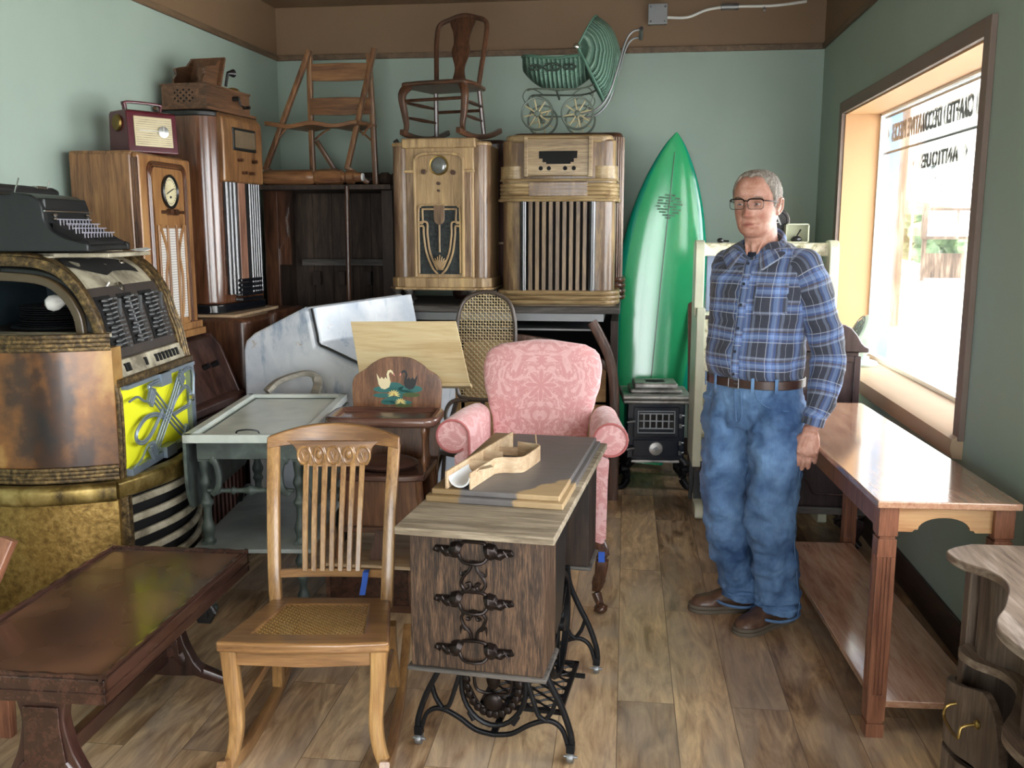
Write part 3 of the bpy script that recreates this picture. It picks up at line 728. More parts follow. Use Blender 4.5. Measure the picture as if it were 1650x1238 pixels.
def pull(z):
    g = G()
    g.tube(sp([(-.045, 0, z), (-.03, -.004, z+.024), (0, -.006, z+.028), (.03, -.004, z+.024), (.045, 0, z)], 4), .005, 8)
    g.tube(sp([(-.045, 0, z), (-.03, -.008, z-.026), (0, -.013, z-.031), (.03, -.008, z-.026), (.045, 0, z)], 4), .005, 8)
    for sx in (-1, 1):
        g.tube([(sx*(.035+k*.0095), -.002, z+.004*sin(k*1.3)) for k in range(9)], [.020, .024, .022, .014, .016, .012, .008, .011, .003], 10)
        g.tube([(sx*.052+.014*cos(a*.5), -.012, z+.014*sin(a*.5)) for a in range(0, 11)], .0035, 6)
        g.tube([(sx*.07, -.010, z-.012), (sx*.085, -.012, z+.010), (sx*.095, -.01, z-.006)], .003, 6)
    p = mk('drawer_pull', g, 'ironbr', b1); p.location = (-.005, -.527, 0); return p
M['ironbr'] = plain('bronzed_iron', '#231b18', .34, .6, 0, .3, 30)
for z in (.695, .555, .415): pull(z)
def scroll(zc, flip):
    g = G(); f = -1 if flip else 1
    for sx in (-1, 1):
        g.tube(sp([(sx*.006, 0, zc+f*.045), (sx*.010, -.004, zc+f*.02), (sx*.026, -.005, zc+f*.0), (sx*.034, -.005, zc-f*.022), (sx*.022, -.006, zc-f*.038), (sx*.008, -.005, zc-f*.030), (sx*.012, -.005, zc-f*.018), (sx*.020, -.006, zc-f*.022)], 4), .0045, 7)
        g.tube(sp([(sx*.020, -.003, zc+f*.012), (sx*.034, -.004, zc+f*.004), (sx*.036, -.004, zc+f*.026)], 4), [.005, .004, .001], 6)
    g.ell((0, -.003, zc-f*.036), (.018, .006, .010), 10, 6)
    p = mk('scroll_mount', g, 'ironbr', b1); p.location = (-.005, -.527, 0)
scroll(.625, False); scroll(.486, True)
pf = rrect(.0065, .007, .003, 2)
def iron_end(y, front=True):
    g = G()
    for sx in (-1, 1):
        P = lambda a: [(sx*x, 0, z) for x, z in a]
        g.sweep(sp(P([(.235, .045), (.232, .09), (.205, .17), (.165, .25), (.135, .32), (.125, .385)]), 5), rrect(.0085, .008, .003, 2), up=(0, 1, 0))
        g.sweep(sp(P([(.225, .05), (.205, .105), (.165, .125), (.11, .105), (.055, .07), (.0, .06)]), 5), pf, up=(0, 1, 0))
        g.sweep(sp(P([(.125, .385), (.115, .33), (.085, .29), (.10, .25), (.115, .20), (.135, .14), (.155, .125)]), 5), pf, up=(0, 1, 0))
        g.sweep(sp(P([(.19, .20), (.178, .16), (.16, .13)]), 4), pf, up=(0, 1, 0))
        g.sweep(sp(P([(.10, .27), (.07, .27), (.05, .385)]), 4), pf, up=(0, 1, 0))
        g.sweep(sp(P([(.06, .10), (.075, .125)]), 3), pf, up=(0, 1, 0))
        g.sweep(P([(.05, .382), (.13, .382)]), pf, up=(0, 1, 0))
        g.box(sx*.232-.012, sx*.232+.012, -.012, .012, .035, .062)
    g.tube([(.098*cos(R(a)), 0, .215+.125*sin(R(a))) for a in range(0, 360, 12)], .008, 8, True)
    o = mk('iron_leg_frame', g, 'iron', t, loc=(0, y, 0))
    for sx in (-1, 1):
        g = G(); g.lathe([(.004, -.009), (.017, -.009), (.019, 0), (.017, .009), (.004, .009)], T(sx*.232, 0, .019, 0, 90, 0), 16)
        g.tube([(sx*.232-.02, 0, .019), (sx*.232+.02, 0, .019)], .004, 6); mk('caster', g, 'steel', o)
    return o
e1 = iron_end(-.335); iron_end(.235)
g = G(); g.at(T(0, 0, 0), lambda q: None)
g.tube([(.082*cos(R(a)), 0, .23+.105*sin(R(a))) for a in range(0, 360, 12)], .009, 8, True)
for k in range(26):
    a = 2*pi*k/26; g.ell((.080*cos(a), -.006, .23+.102*sin(a)), (.013, .008, .013), 7, 5)
g.ell((0, 0, .245), (.022, .010, .045), 12, 8); g.ell((0, 0, .30), (.016, .01, .022), 10, 6); g.ell((0, -.004, .165), (.03, .01, .03), 12, 6)
for sx in (-1, 1):
    g.tube(sp([(0, 0, .19), (sx*.05, 0, .20), (sx*.055, 0, .26), (sx*.02, 0, .29), (sx*.03, 0, .33)], 5), .005, 7)
    g.tube(sp([(0, 0, .15), (sx*.04, 0, .15), (sx*.07, 0, .20)], 5), .005, 7)
mk('medallion', g, 'ironbr', t, loc=(0, -.335, 0))
g = G(); m_ = T(.145, -.05, .30, 0, 90)
g.lathe([(.152, -.009), (.166, -.012), (.172, 0), (.166, .012), (.152, .009)], m_, 40)
g.lathe([(0, -.02), (.022, -.02), (.022, .02), (0, .02)], m_, 14)
for k in range(6): g.at(m_ @ T(0, 0, 0, 0, 0, 60*k), lambda q: q.box(.015, .155, -.007, .007, -.004, .004))
mk('drive_wheel', g, 'iron', t, merge=False)
g = G()                      # openwork treadle plate
x0, x1, y0, y1, z = -.06, .195, -.27, .07, .115
for a in ((x0, x0+.014, y0, y1), (x1-.014, x1, y0, y1), (x0, x1, y0, y0+.014), (x0, x1, y1-.014, y1)): g.box(a[0], a[1], a[2], a[3], z-.006, z+.006)
for k in range(13):
    yy = y0+.018+k*(y1-y0-.036)/12
    g.tube([(lerp(x0+.01, x1-.01, j/24), yy+.009*sin(j*pi/3+(k % 2)*pi), z) for j in range(25)], .0035, 6)
mk('treadle', g, 'iron', t, merge=False)
g = G(); g.bar((-.225, -.0, .105), (.225, .0, .105), .012, .012); g.bar((.0, -.335, .062), (0, .235, .062), .02, .008); g.tube([(.12, -.10, .13), (.155, -.03, .33)], .004, 8); mk('brace', g, 'iron', t, merge=False)
tag(mk('tape_strip', G().box(-.012, .012, -.001, .001, -.02, .02), 'bluetape', loc=(-.070, 3.362, .325)), 'small blue tape tab on the far corner of the sewing table', 'tape')

# thin wood cut-out box lying on the lid
t = thing('wooden_mould', 'broken thin plywood instrument-shaped box lying on the sewing table lid', 'wooden box', (-.375, 2.835, .794), -5.8-7)
def strip(g, pts, h0, h1, th=.004):
    P = [Vector((x, y, 0)) for x, y in pts]; vs = []; fs = []
    for i, p in enumerate(P):
        a = P[max(i-1, 0)]; b = P[min(i+1, len(P)-1)]; d = (b-a).normalized(); nrm = Vector((-d.y, d.x, 0))*th/2
        hh = h1(i/(len(P)-1)) if callable(h1) else h1
        vs += [p+nrm+Vector((0, 0, h0)), p-nrm+Vector((0, 0, h0)), p-nrm+Vector((0, 0, hh)), p+nrm+Vector((0, 0, hh))]
    for i in range(len(P)-1):
        for k in range(4): l = (k+1) % 4; fs.append((i*4+k, i*4+l, i*4+4+l, i*4+4+k))
    fs += [(0, 1, 2, 3), tuple((len(P)-1)*4+k for k in (3, 2, 1, 0))]
    g.add(vs, fs)
M['plyedge'] = wood('raw_thin_plywood', ['#a5825a', '#c4a47a', '#d9c19a'], 'x', .6, 0)
g = G(); strip(g, [(-.075, -.27+.03*k) for k in range(20)], 0, lambda q: .052, .006); mk('long_side', g, 'palewood', t)
g = G(); strip(g, [(p.x, p.y) for p in sp([(-.005, -.26), (-.003, -.10), (.0, -.065), (.02, -.045), (.055, -.035), (.075, -.015), (.078, .03), (.078, .13), (.072, .15), (.06, .16), (-.01, .175)], 4)], 0, .05); mk('shaped_side', g, 'plyedge', t)
for a_, h_ in (([(-.073, .02), (-.01, .03)], .048), ([(-.073, .165), (.02, .18)], .03), ([(-.073, -.10), (-.006, -.09)], .046), ([(.06, .16), (.04, .21)], lambda q: .05+.02*q)): g = G(); strip(g, a_, 0, h_); mk('partition', g, 'plyedge', t)
g = G(); vs = []
for i in range(9):
    a = pi*i/8
    for y in (-.26, -.11): vs.append((-.039+.031*cos(a), y, .036-.028*sin(a)))
    for y in (-.11, -.26): vs.append((-.039+.034*cos(a), y, .034-.031*sin(a)))
fs = []
for i in range(8):
    for k in range(4): l = (k+1) % 4; fs.append((i*4+k, i*4+l, i*4+4+l, i*4+4+k))
g.add(vs, fs+[(0, 1, 2, 3), (35, 34, 33, 32)]); mk('trough', g, 'paper', t)
g = G(); g.box(-.07, .07, .03, .16, 0, .003); mk('base_sheet', g, 'greywood', t)
g = G(); g.bar((-.008, -.20, .045), (.03, -.17, .052), .03, .003); mk('splinter', g, 'plyedge', t)

# ================= cane-seated rocking chair in the foreground =================
M['cane'] = None
def cane_mat(name, c1, c2, k, which):
    s = NT(name, .55)
    x, y, z = s.sep(s.co()); b = y if which == 'xy' else z
    a1 = s.math('SINE', s.math('MULTIPLY', x, k)); a2 = s.math('SINE', s.math('MULTIPLY', b, k))
    h = s.math('MULTIPLY', a1, a2)
    d = s.math('SINE', s.math('MULTIPLY', s.math('ADD', x, b), k)); 
    s.col(s.mix(s.ramp(d, [(.3, 0.), (.7, 1.)]), c1, c2)); s.bump(d, .6, .001)
    s.cut(s.math('GREATER_THAN', s.math('MULTIPLY', s.math('ABSOLUTE', a1), s.math('ABSOLUTE', a2)), .42))
    return s.m
M['cane'] = cane_mat('woven_cane_seat', '#8c6a34', '#c9a868', pi/.0105, 'xy')
M['caneback'] = cane_mat('woven_cane_back', '#9c8c68', '#c9ba94', pi/.0145, 'xz')
t = thing('rocking_chair', 'honey birch rocking chair with cane seat and carved crest, in the foreground', 'rocking chair', (-.885, 2.52, 0), 6.5)
# seat frame: trapezoid with cane panel; slopes down to the back
def sz(y): return .425-.10*(y+.2)
outer = [(-.24, -.21), (-.10, -.228), (.10, -.228), (.24, -.21), (.185, .21), (-.185, .21)]
inner = [(-.155, -.135), (-.08, -.142), (.08, -.142), (.155, -.135), (.125, .135), (-.125, .135)]
g = G(); n_ = 6
vs = [(x, y, sz(y)+dz) for (x, y), dz in [(p, 0) for p in outer]+[(p, 0) for p in inner]+[(p, -.032) for p in outer]+[(p, -.032) for p in inner]]
fs = []
for k in range(6):
    l = (k+1) % 6; fs += [(k, l, 6+l, 6+k), (12+k, 18+k, 18+l, 12+l), (k, 12+k, 12+l, l), (6+k, 6+l, 18+l, 18+k)]
g.add(vs, fs); mk('seat_frame', g, 'maple_x', t, bev=.009, seg=3)
g = G(); g.add([(x*1.03, y*1.03, sz(y)-.004) for x, y in inner]+[(x*1.03, y*1.03, sz(y)-.007) for x, y in inner], [(0, 1, 2, 3, 4, 5), (11, 10, 9, 8, 7, 6)]+[(k, k+6, (k+1) % 6+6, (k+1) % 6) for k in range(6)]); mk('cane_seat', g, 'cane', t)
g = G(); g.prism([(-.185, .392), (-.185, .352), (0, .345), (.185, .352), (.185, .392)], -.200, -.180); mk('apron', g, 'maple_x', t, bev=.002)
for sx in (-1, 1):
    g = G(); g.bar((sx*.19, -.19, .375), (sx*.165, .18, .335), .018, .05, (0, 0, 1)); mk('side_apron', g, 'maple_y', t)
    g = G(); g.sweep(sp([(sx*.208, -.185, .395), (sx*.203, -.185, .30), (sx*.195, -.19, .18), (sx*.205, -.198, .10), (sx*.222, -.205, .055)], 4), rrect(.022, .020, .005, 2), scale=[1.05-.022*k for k in range(17)], up=(0, 1, 0)); mk('leg', g, 'maple', t, ang=50)
    g = G(); g.sweep(sp([(sx*.185, .20, .30), (sx*.185, .215, .20), (sx*.19, .23, .075)], 4), rrect(.017, .016, .004, 2), up=(0, 1, 0)); mk('leg', g, 'maple', t)
    # rocker runner
    pts = [(sx*(.225-.03*q), -.255+.80*q, .034+.36*(q-.42)**2-.025) for q in [k/14 for k in range(15)]]
    pts = [(x, y, max(z, .018)) for x, y, z in pts]
    g = G(); g.sweep(pts, rrect(.014, .021, .004, 2), up=(0, 0, 1)); mk('rocker', g, 'maple_y', t)
    g = G(); g.sweep([(sx*.195, -.18, .20), (sx*.188, .22, .20)], rrect(.006, .014, .002, 1)); mk('side_stretcher', g, 'maple_y', t)
    # back posts, bowed backwards
    g = G(); g.sweep(sp([(sx*.175, .19, .36), (sx*.18, .205, .48), (sx*.186, .245, .66), (sx*.194, .31, .86)], 5), rrect(.019, .014, .004, 2), up=(0, 1, 0)); mk('back_post', g, 'maple', t)
g = G(); g.bar((-.17, .18, .335), (.17, .18, .335), .02, .045, (0, 0, 1)); mk('rear_apron', g, 'maple_x', t)
g = G(); g.bar((-.17, .20, .22), (.17, .20, .22), .016, .016, (0, 0, 1)); mk('rear_stretcher', g, 'maple_x', t)
def by(z): return curve1([(.36, .19), (.48, .205), (.66, .245), (.86, .31), (.95, .335)], z)[0]
rings = []
for k in range(17):
    x = -.212+.424*k/16; q = 1-(x/.212)**2; z0 = .850+.014*q; z1 = .885+.040*q; yb = .305+.03*(1-q)*-1+.02
    rings.append([(x, yb-.012, z0), (x, yb+.014, z0), (x, yb+.024, z1), (x, yb+.002, z1)])
g = G(); g.loft(rings); mk('crest_rail', g, 'maple_x', t, bev=.005, seg=2)
g = G(); g.prism([(p.x, p.y) for p in sp([(-.150, .872), (-.125, .852), (-.112, .812), (-.090, .790), (.090, .790), (.112, .812), (.125, .852), (.150, .872)], 4)], .300, .314); cp = mk('carved_panel', g, 'maple_x', t, bev=.003)
g = G()
for k, x in enumerate((-.095, -.047, 0, .047, .095)):
    g.tube([(x+(.021 if k % 2 == 0 else .017)*cos(R(a)), .299, .826+.028*sin(R(a))) for a in range(0, 360, 20)], .0042, 6, True)
    if k % 2: g.ell((x, .300, .828), (.011, .006, .017), 10, 6)
    else:
        for q in (-1, 0, 1):
            g.tube([(x, .298, .812), (x+q*.008, .296, .838)], [.004, .001], 6); g.tube([(x, .298, .822), (x+q*.011, .296, .832)], [.003, .001], 6)
for x in (-.071, -.0235, .0235, .071): g.tube([(x-.008, .299, .852), (x, .298, .828), (x+.008, .299, .802)], .003, 6); g.tube([(x+.008, .299, .852), (x, .298, .828), (x-.008, .299, .802)], .003, 6)
mk('carving', g, 'maple', cp, merge=False)
for k in range(7):
    x0 = -.090+k*.0300; g = G()
    g.sweep(sp([(x0*.93, by(.50)+.002, .472), (x0*.97, by(.65)+.006, .64), (x0, .306, .80)], 5), rrect(.0085, .006, .002, 1), up=(0, 1, 0)); mk('spindle', g, 'maple', t)
g = G(); g.loft([[(x, by(.48)-.007+.012*(1-(x/.17)**2), z0) for z0 in (.452, .478)]+[(x, by(.48)+.007+.012*(1-(x/.17)**2), z0) for z0 in (.478, .452)] for x in [-.172+.0344*k for k in range(11)]]); mk('lower_back_rail', g, 'maple_x', t)
tp = thing('tape_strip', 'strip of blue tape stuck on the lower back rail of the foreground rocking chair', 'tape', (-.795, 2.712, .455), 6.5)
g = G(); g.loft([[(-.009+dx, y, z), (.009+dx, y, z), (.009+dx, y-.0015, z), (-.009+dx, y-.0015, z)] for dx, y, z in ((.006, .004, .03), (.004, -.012, .027), (0, -.013, -.002), (-.008, -.018, -.045))]); mk('tape', g, 'bluetape', tp)

# ================= coffee table =================
s = NT('tooled_brown_leather_top', .3, 0, .35)
n1 = s.noise(s.co(), 3.0, 3, .5, .2)
s.col(s.ramp(n1, [(.30, '#3b261d'), (.48, '#4c3224'), (.62, '#664734')])); s.rough(s.ramp(n1, [(.3, .22), (.7, .36)]))
M['ctop'] = s.m
t = thing('coffee_table', 'dark red mahogany coffee table with a raised scalloped rim, lower left', 'coffee table', (-1.515, 2.47, 0), 1.0)
g = G(); g.box(-.235, .235, -.455, .455, .415, .440); mk('tabletop', g, 'ctop', t)
g = G()
for a in ((-.25, -.226, -.47, .47), (.226, .25, -.47, .47), (-.25, .25, -.47, -.446), (-.25, .25, .446, .47)): g.box(a[0], a[1], a[2], a[3], .375, .442)
mk('apron', g, 'mahog', t, bev=.004, merge=False)
def scal(L, n=11):
    o = []
    for k in range(n*6+1):
        q = k/(n*6); o.append((lerp(-L, L, q), .453-.0025*abs(sin(pi*q*n))**3))
    return o
g = G()
for x in (-.244, .236): o = scal(.47); g.prism([(-.47, .435)]+o+[(.47, .435)], x, x+.008, 'yz')
for y in (-.464, .456): o = scal(.25, 6); g.prism([(-.25, .435)]+o+[(.25, .435)], y, y+.008, 'xz')
mk('scalloped_rim', g, 'mahog', t, merge=False)
g = G(); g.box(-.253, -.248, -.472, .472, .400, .408); g.box(.248, .253, -.472, .472, .400, .408); g.box(-.252, .252, -.474, -.469, .400, .408); mk('bead', g, 'mahog', t, merge=False)
for y, yy in ((-.335, -1), (.325, 1)):
    o = sp([(-.10, .375), (-.075, .33), (-.07, .28), (-.09, .2), (-.12, .13), (-.15, .09), (-.17, .055), (.17, .055), (.15, .09), (.12, .13), (.09, .2), (.07, .28), (.075, .33), (.10, .375)], 4)
    o = [(-.10, .375), (-.078, .33), (-.062, .28), (-.062, .24), (-.078, .17), (-.105, .11), (-.12, .06), (.12, .06), (.105, .11), (.078, .17), (.062, .24), (.062, .28), (.078, .33), (.10, .375)]
    g = G(); g.prism([(p.x, p.y) for p in sp([(a, b, 0) for a, b in o], 4)], y-.02, y+.02); tr = mk('trestle', g, 'mahog_z', t, bev=.005)
    g = G(); g.prism([(-.05, .30), (-.05, .24), (-.062, .12), (.062, .12), (.05, .24), (.05, .30)], y-.026, y-.020); mk('inset_panel', g, 'mahog', tr, bev=.004)
    for sx in (-1, 1):
        g = G(); g.sweep(sp([(sx*.05, y, .13), (sx*.10, y+yy*.01, .075), (sx*.16, y+yy*.02, .045), (sx*.22, y+yy*.03, .018)], 5), rrect(.022, .018, .006, 2), scale=[1.2-.035*k for k in range(16)]); mk('foot', g, 'mahog_z', tr)
    g = G(); g.box(-.19, .19, y-.03, y+.03, .355, .377); mk('cleat', g, 'mahog_z', tr, bev=.005)
g = G(); g.box(-.018, .018, -.335, .325, .10, .15); mk('stretcher', g, 'mahog', t, bev=.006)
g = G(); g.lathe([(0, -.014), (.038, -.014), (.042, -.006), (.042, .006), (.038, .014), (0, .014)], T(.13, .36, .262, 90), 6); g.lathe([(0, .014), (.02, .014), (.018, .02), (0, .022)], T(.13, .36, .262, 90), 12); g.tube([(.08, .345, .30), (.13, .355, .262)], .012, 8); mk('leaf_knob', g, 'black', t)

# sliver of a light wooden chair at the left edge
t = thing('wooden_chair', 'light wooden chair of which only a slanted back post shows at the left edge', 'chair', (-1.965, 2.30, 0), 0)
g = G(); g.sweep(sp([(.10, .15, .0), (.105, .15, .28), (.085, .13, .44), (.105, .16, .53), (.135, .19, .62)], 5), rrect(.022, .018, .007, 2), up=(0, 1, 0)); mk('back_post', g, 'cherry', t)
g = G(); g.box(-.27, .12, -.24, .17, .36, .385); mk('seat', g, 'cherry', t, bev=.006)
for x, y in ((-.25, -.22), (.10, -.22), (-.25, .15)): g = G(); g.bar((x, y, 0), (x, y, .36), .03, .03); mk('leg', g, 'cherry', t)
# ================= tea cart =================
M['cartgreen'] = mottle('grey_green_paint', ['#2c3330', '#444e49', '#59645e'], 12, .5, bump=.15, lo=.3, hi=.75)
M['carttray'] = mottle('pale_grey_green_tray', ['#b3bcb5', '#c6cdc5', '#d2d8cf'], 4, .28, 0, .3, 4, .0)
M['cartshelf'] = mottle('grey_painted_board', ['#7e8583', '#8f9694', '#9da3a0'], 4, .5, bump=0)
t = thing('tea_cart', 'grey green drop-leaf tea cart with a tray top, behind the foreground rocking chair', 'tea cart', (-1.50, 3.80, 0), 7)
g = G(); g.box(-.215, .215, -.43, .43, .735, .747); mk('tray_base', g, 'carttray', t)
g = G()
for a in ((-.24, -.205, -.46, .46), (.205, .24, -.46, .46), (-.24, .24, -.46, -.43), (-.24, .24, .43, .46)): g.box(a[0], a[1], a[2], a[3], .728, .762)
mk('tray_rim', g, 'carttray', t, bev=.004, merge=False)
g = G(); g.box(-.19, -.183, -.41, .41, .747, .750); g.box(-.19, .19, .395, .402, .747, .750); mk('tray_bead', g, 'cartgreen', t, merge=False)
g = G(); g.box(-.20, .20, -.42, .42, .655, .728); mk('apron', g, 'cartgreen', t, bev=.003)
g = G(); g.tube(sp([(-.045, -.405, .748), (-.04, -.41, .766), (-.0, -.412, .772), (.04, -.41, .766), (.045, -.405, .748)], 5), .0035, 8); mk('wire_handle', g, 'black', t)
for sx in (-1, 1):
    g = G(); L = .44; o = [(-.43, .725), (.43, .725), (.43, .60)]+[(.43-.08*(1-cos(R(a))), .60-.16*sin(R(a))) for a in range(10, 91, 16)]+[(-.35, .44)]+[(-.35-.08*sin(R(a)), .60-.16*cos(R(a))) for a in range(10, 91, 16)]
    g.prism(o, sx*.236, sx*.25, 'yz'); mk('drop_leaf', g, 'cartgreen', t, bev=.003)
    for y in (-.37, .37):
        zb = .02 if y < 0 else .13
        g = G(); g.lathe(turned(zb, .70, .024, [(.08, .03, .3), (.2, .02, .25), (.3, .03, .35), (.42, .02, .25), (.5, .04, .3), (.66, .02, .3), (.78, .03, .3), (.9, .06, .25)]), T(0, 0, 0), 16)
        g.box(-.022, .022, -.022, .022, .64, .735); g.box(-.022, .022, -.022, .022, .26, .31)
        if y < 0: g.ell((0, 0, .022), .022, 12, 8)
        mk('leg', g, 'cartgreen', t, loc=(sx*.185, y, 0))
    g = G(); g.sweep(sp([(sx*.155, -.40, .66), (sx*.135, -.41, .65), (sx*.12, -.41, .60), (sx*.125, -.41, .54), (sx*.15, -.40, .51)], 5), rrect(.012, .010, .004, 2), up=(0, 1, 0)); g.ell((sx*.14, -.41, .655), (.018, .012, .024), 10, 8); mk('scroll_bracket', g, 'cartgreen', t)
g = G(); g.lathe(turned(-.17, .17, .015, [(.12, .03, .4), (.3, .02, .35), (.5, .05, .5), (.7, .02, .35), (.88, .03, .4)]), T(0, -.40, .525, 0, 90), 14); mk('turned_stretcher', g, 'cartgreen', t)
g = G(); g.box(-.235, .235, -.44, .40, .278, .296); mk('lower_shelf', g, 'cartshelf', t, bev=.004)
for sx in (-1, 1):
    m_ = T(sx*.235, .33, .172, 0, 90); g = G(); g.lathe([(.150, -.010), (.168, -.012), (.172, 0), (.168, .012), (.150, .010)], m_, 32); g.lathe([(0, -.02), (.026, -.02), (.026, .02), (0, .02)], m_, 14)
    for k in range(8): g.at(m_ @ T(0, 0, 0, 0, 0, 45*k), lambda q: q.box(.02, .155, -.008, .008, -.006, .006))
    mk('spoked_wheel', g, 'black', t, merge=False)
M['driftwood'] = wood('pale_grey_handle_wood', ['#6e6a60', '#96907f', '#b5af9c'], 'x', .6, 0)
g = G(); g.sweep(sp([(-.15, .46, .77), (-.10, .50, .815), (.0, .54, .845), (.06, .54, .84), (.085, .52, .80), (.08, .46, .75)], 5), rrect(.022, .012, .005, 2)); mk('push_handle', g, 'driftwood', t)

# ================= low platform and high chair =================
t = thing('low_stand', 'low wooden stand with a pale top, under the swan high chair', 'stand', (-1.01, 3.715, 0), -1)
g = G(); g.box(-.185, .185, -.215, .225, .185, .20); mk('top', g, 'palewood', t, bev=.003)
g = G(); g.box(-.175, .175, -.200, -.18, .03, .185); mk('front_panel', g, 'mahog', t)
for sx in (-1, 1): g = G(); g.box(sx*.165, sx*.183, -.205, .215, 0, .185); mk('side_panel', g, 'walnut_y', t)
g = G(); g.box(-.18, .18, -.208, -.195, .0, .03); mk('plinth', g, 'walnut_x', t)
HC = M['hc'] = wood('reddish_maple', ['#573014', '#87532a', '#aa733c'], 'z', .28, .4)
M['hctray'] = wood('worn_maroon_tray', ['#4c2c22', '#6c4436', '#86604e'], 'x', .25, .4)
t = thing('high_chair', 'wooden child\'s high chair with swans painted on its backrest and a feeding tray', 'high chair', (-.985, 3.74, .2005), 3)
g = G()
o = sp([(-.19, .40), (-.195, .55), (-.200, .66), (-.185, .705), (-.14, .735), (-.11, .76), (-.06, .785), (0, .79), (.06, .785), (.11, .76), (.14, .735), (.185, .705), (.200, .66), (.195, .55), (.19, .40)], 4)
g.m = T(0, .20, 0, -7) ; o2 = [(p.x, p.y) for p in o]
ch = G(T(0, .16, 0, -6)); ch.prism([(-.175, .10), (.175, .10)]+[(x, y) for x, y in o2[::-1]], .0, .018); bk = mk('backrest', ch, 'hc', t, bev=.003)
# painted swans and water lilies
M['pw'] = plain('cream_paint', '#e4d6ae', .5); M['pb'] = plain('black_paint', '#15161a', .4); M['pt'] = plain('teal_paint', '#2c6a66', .5); M['py'] = plain('yellow_paint', '#ecd987', .5); M['pg'] = plain('olive_paint', '#4a5a2c', .5); M['pp'] = plain('pink_paint', '#d98a78', .5)
def decal(name, polys, mat, off):
    q = G(T(0, .16, 0, -6))
    for p in polys: q.prism(p, -.0006-off, -.0001, 'xz')
    return mk(name, q, mat, bk, merge=False)
def oval(cx, cz, a, b, n=14, rot=0):
    return [(cx+a*cos(t_)*cos(rot)-b*sin(t_)*sin(rot), cz+a*cos(t_)*sin(rot)+b*sin(t_)*cos(rot)) for t_ in [2*pi*k/n for k in range(n)]]
decal('lily_pads', [oval(-.055, .645, .05, .014), oval(-.06, .618, .045, .010), oval(-.01, .655, .04, .022), oval(.06, .648, .055, .018), oval(.03, .630, .05, .014), oval(-.02, .602, .05, .011, rot=.2), oval(.02, .588, .05, .010), oval(-.035, .587, .035, .010)], 'pt', .0)
decal('dark_lily_pads', [oval(.065, .622, .04, .010), oval(.03, .575, .04, .007)], 'pg', .0003)
def swan(f, cx, mat):
    body = [(cx+f*x, z) for x, z in [(-.045, .715), (-.03, .690), (-.022, .700), (-.012, .690), (-.005, .700), (.004, .690), (.0, .712), (.006, .728), (.018, .733), (.027, .726), (.032, .713), (.026, .712), (.022, .720), (.014, .721), (.010, .712), (.014, .695), (.018, .675), (.012, .655), (-.008, .645), (-.025, .650), (-.036, .668)]]
    decal('swan', [body], mat, .0008)
    decal('swan_beak', [[(cx+f*.028, .716), (cx+f*.034, .705), (cx+f*.037, .706), (cx+f*.033, .718)]], 'pp', .001)
swan(1, -.045, 'pw'); swan(-1, .050, 'pb')
def lily(cx, cz, r):
    ps = []
    for k in range(9):
        a = R(-20+k*27.5); ps.append([(cx+.1*r*cos(a-.9), cz+.1*r*sin(a-.9)), (cx+r*cos(a-.12)*.7, cz+r*.62*sin(a-.12)), (cx+r*cos(a), cz+r*.72*sin(a)), (cx+r*.7*cos(a+.12), cz+r*.62*sin(a+.12)), (cx+.1*r*cos(a+.9), cz+.1*r*sin(a+.9))])
    decal('water_lily', ps, 'py', .0012)
lily(-.012, .622, .030); lily(.018, .588, .027)
g = G(); g.prism([(-.18, -.14), (-.10, -.165), (.10, -.165), (.18, -.14), (.19, .15), (-.19, .15)], .325, .352, 'xy'); mk('seat', g, 'hctray', t, bev=.008, seg=3)
M['vinyl'] = plain('brown_vinyl', '#4c332c', .28, 0, .3, .2, 14)
g = G(); g.ell((0, -.02, .372), (.135, .12, .026), 28, 10); mk('seat_cushion', g, 'vinyl', t)
g = G(); g.box(-.165, .165, -.13, -.115, .11, .325); mk('front_panel', g, 'hc', t); g = G(); g.box(-.17, .17, -.15, -.13, .105, .13); mk('footrest', g, 'walnut_x', t, bev=.004)
for sx in (-1, 1):
    g = G(); g.tube([(sx*.15, -.12, .33), (sx*.185, -.155, .0)], [.016, .013], 10); mk('leg', g, 'hc', t)
    g = G(); g.tube([(sx*.165, .12, .33), (sx*.185, .17, .0)], [.016, .013], 10); mk('leg', g, 'hc', t)
    for y, r in ((-.08, .012), (.0, .012)): g = G(); g.lathe(turned(.35, .56, r, [(.2, .1, .3), (.8, .1, .3)]), T(sx*.17, y, 0), 12); mk('arm_spindle', g, 'hc', t)
    g = G(); g.tube([(sx*.178, -.14, .12), (sx*.18, .15, .12)], .009, 8); mk('side_stretcher', g, 'hc', t)
g = G(); g.bar((.0, -.165, .115), (-.01, -.175, .001), .028, .045, (1, 0, 0), w2=.02, h2=.075); mk('centre_foot', g, 'walnut', t)
# tray with a dished centre
def tr_out(k): return rrect(.235*k, .135*k, .06, 5)
g = G(); y0 = -.02
rings = [[(x, y+y0, z) for x, y in rrect(.235-d, .135-d, max(.06-d, .015), 5)] for d, z in ((.012, .548), (0, .56), (0, .578), (.006, .586), (.028, .588), (.040, .575), (.05, .571))]
g.loft(rings); mk('tray', g, 'hctray', t, ang=60)

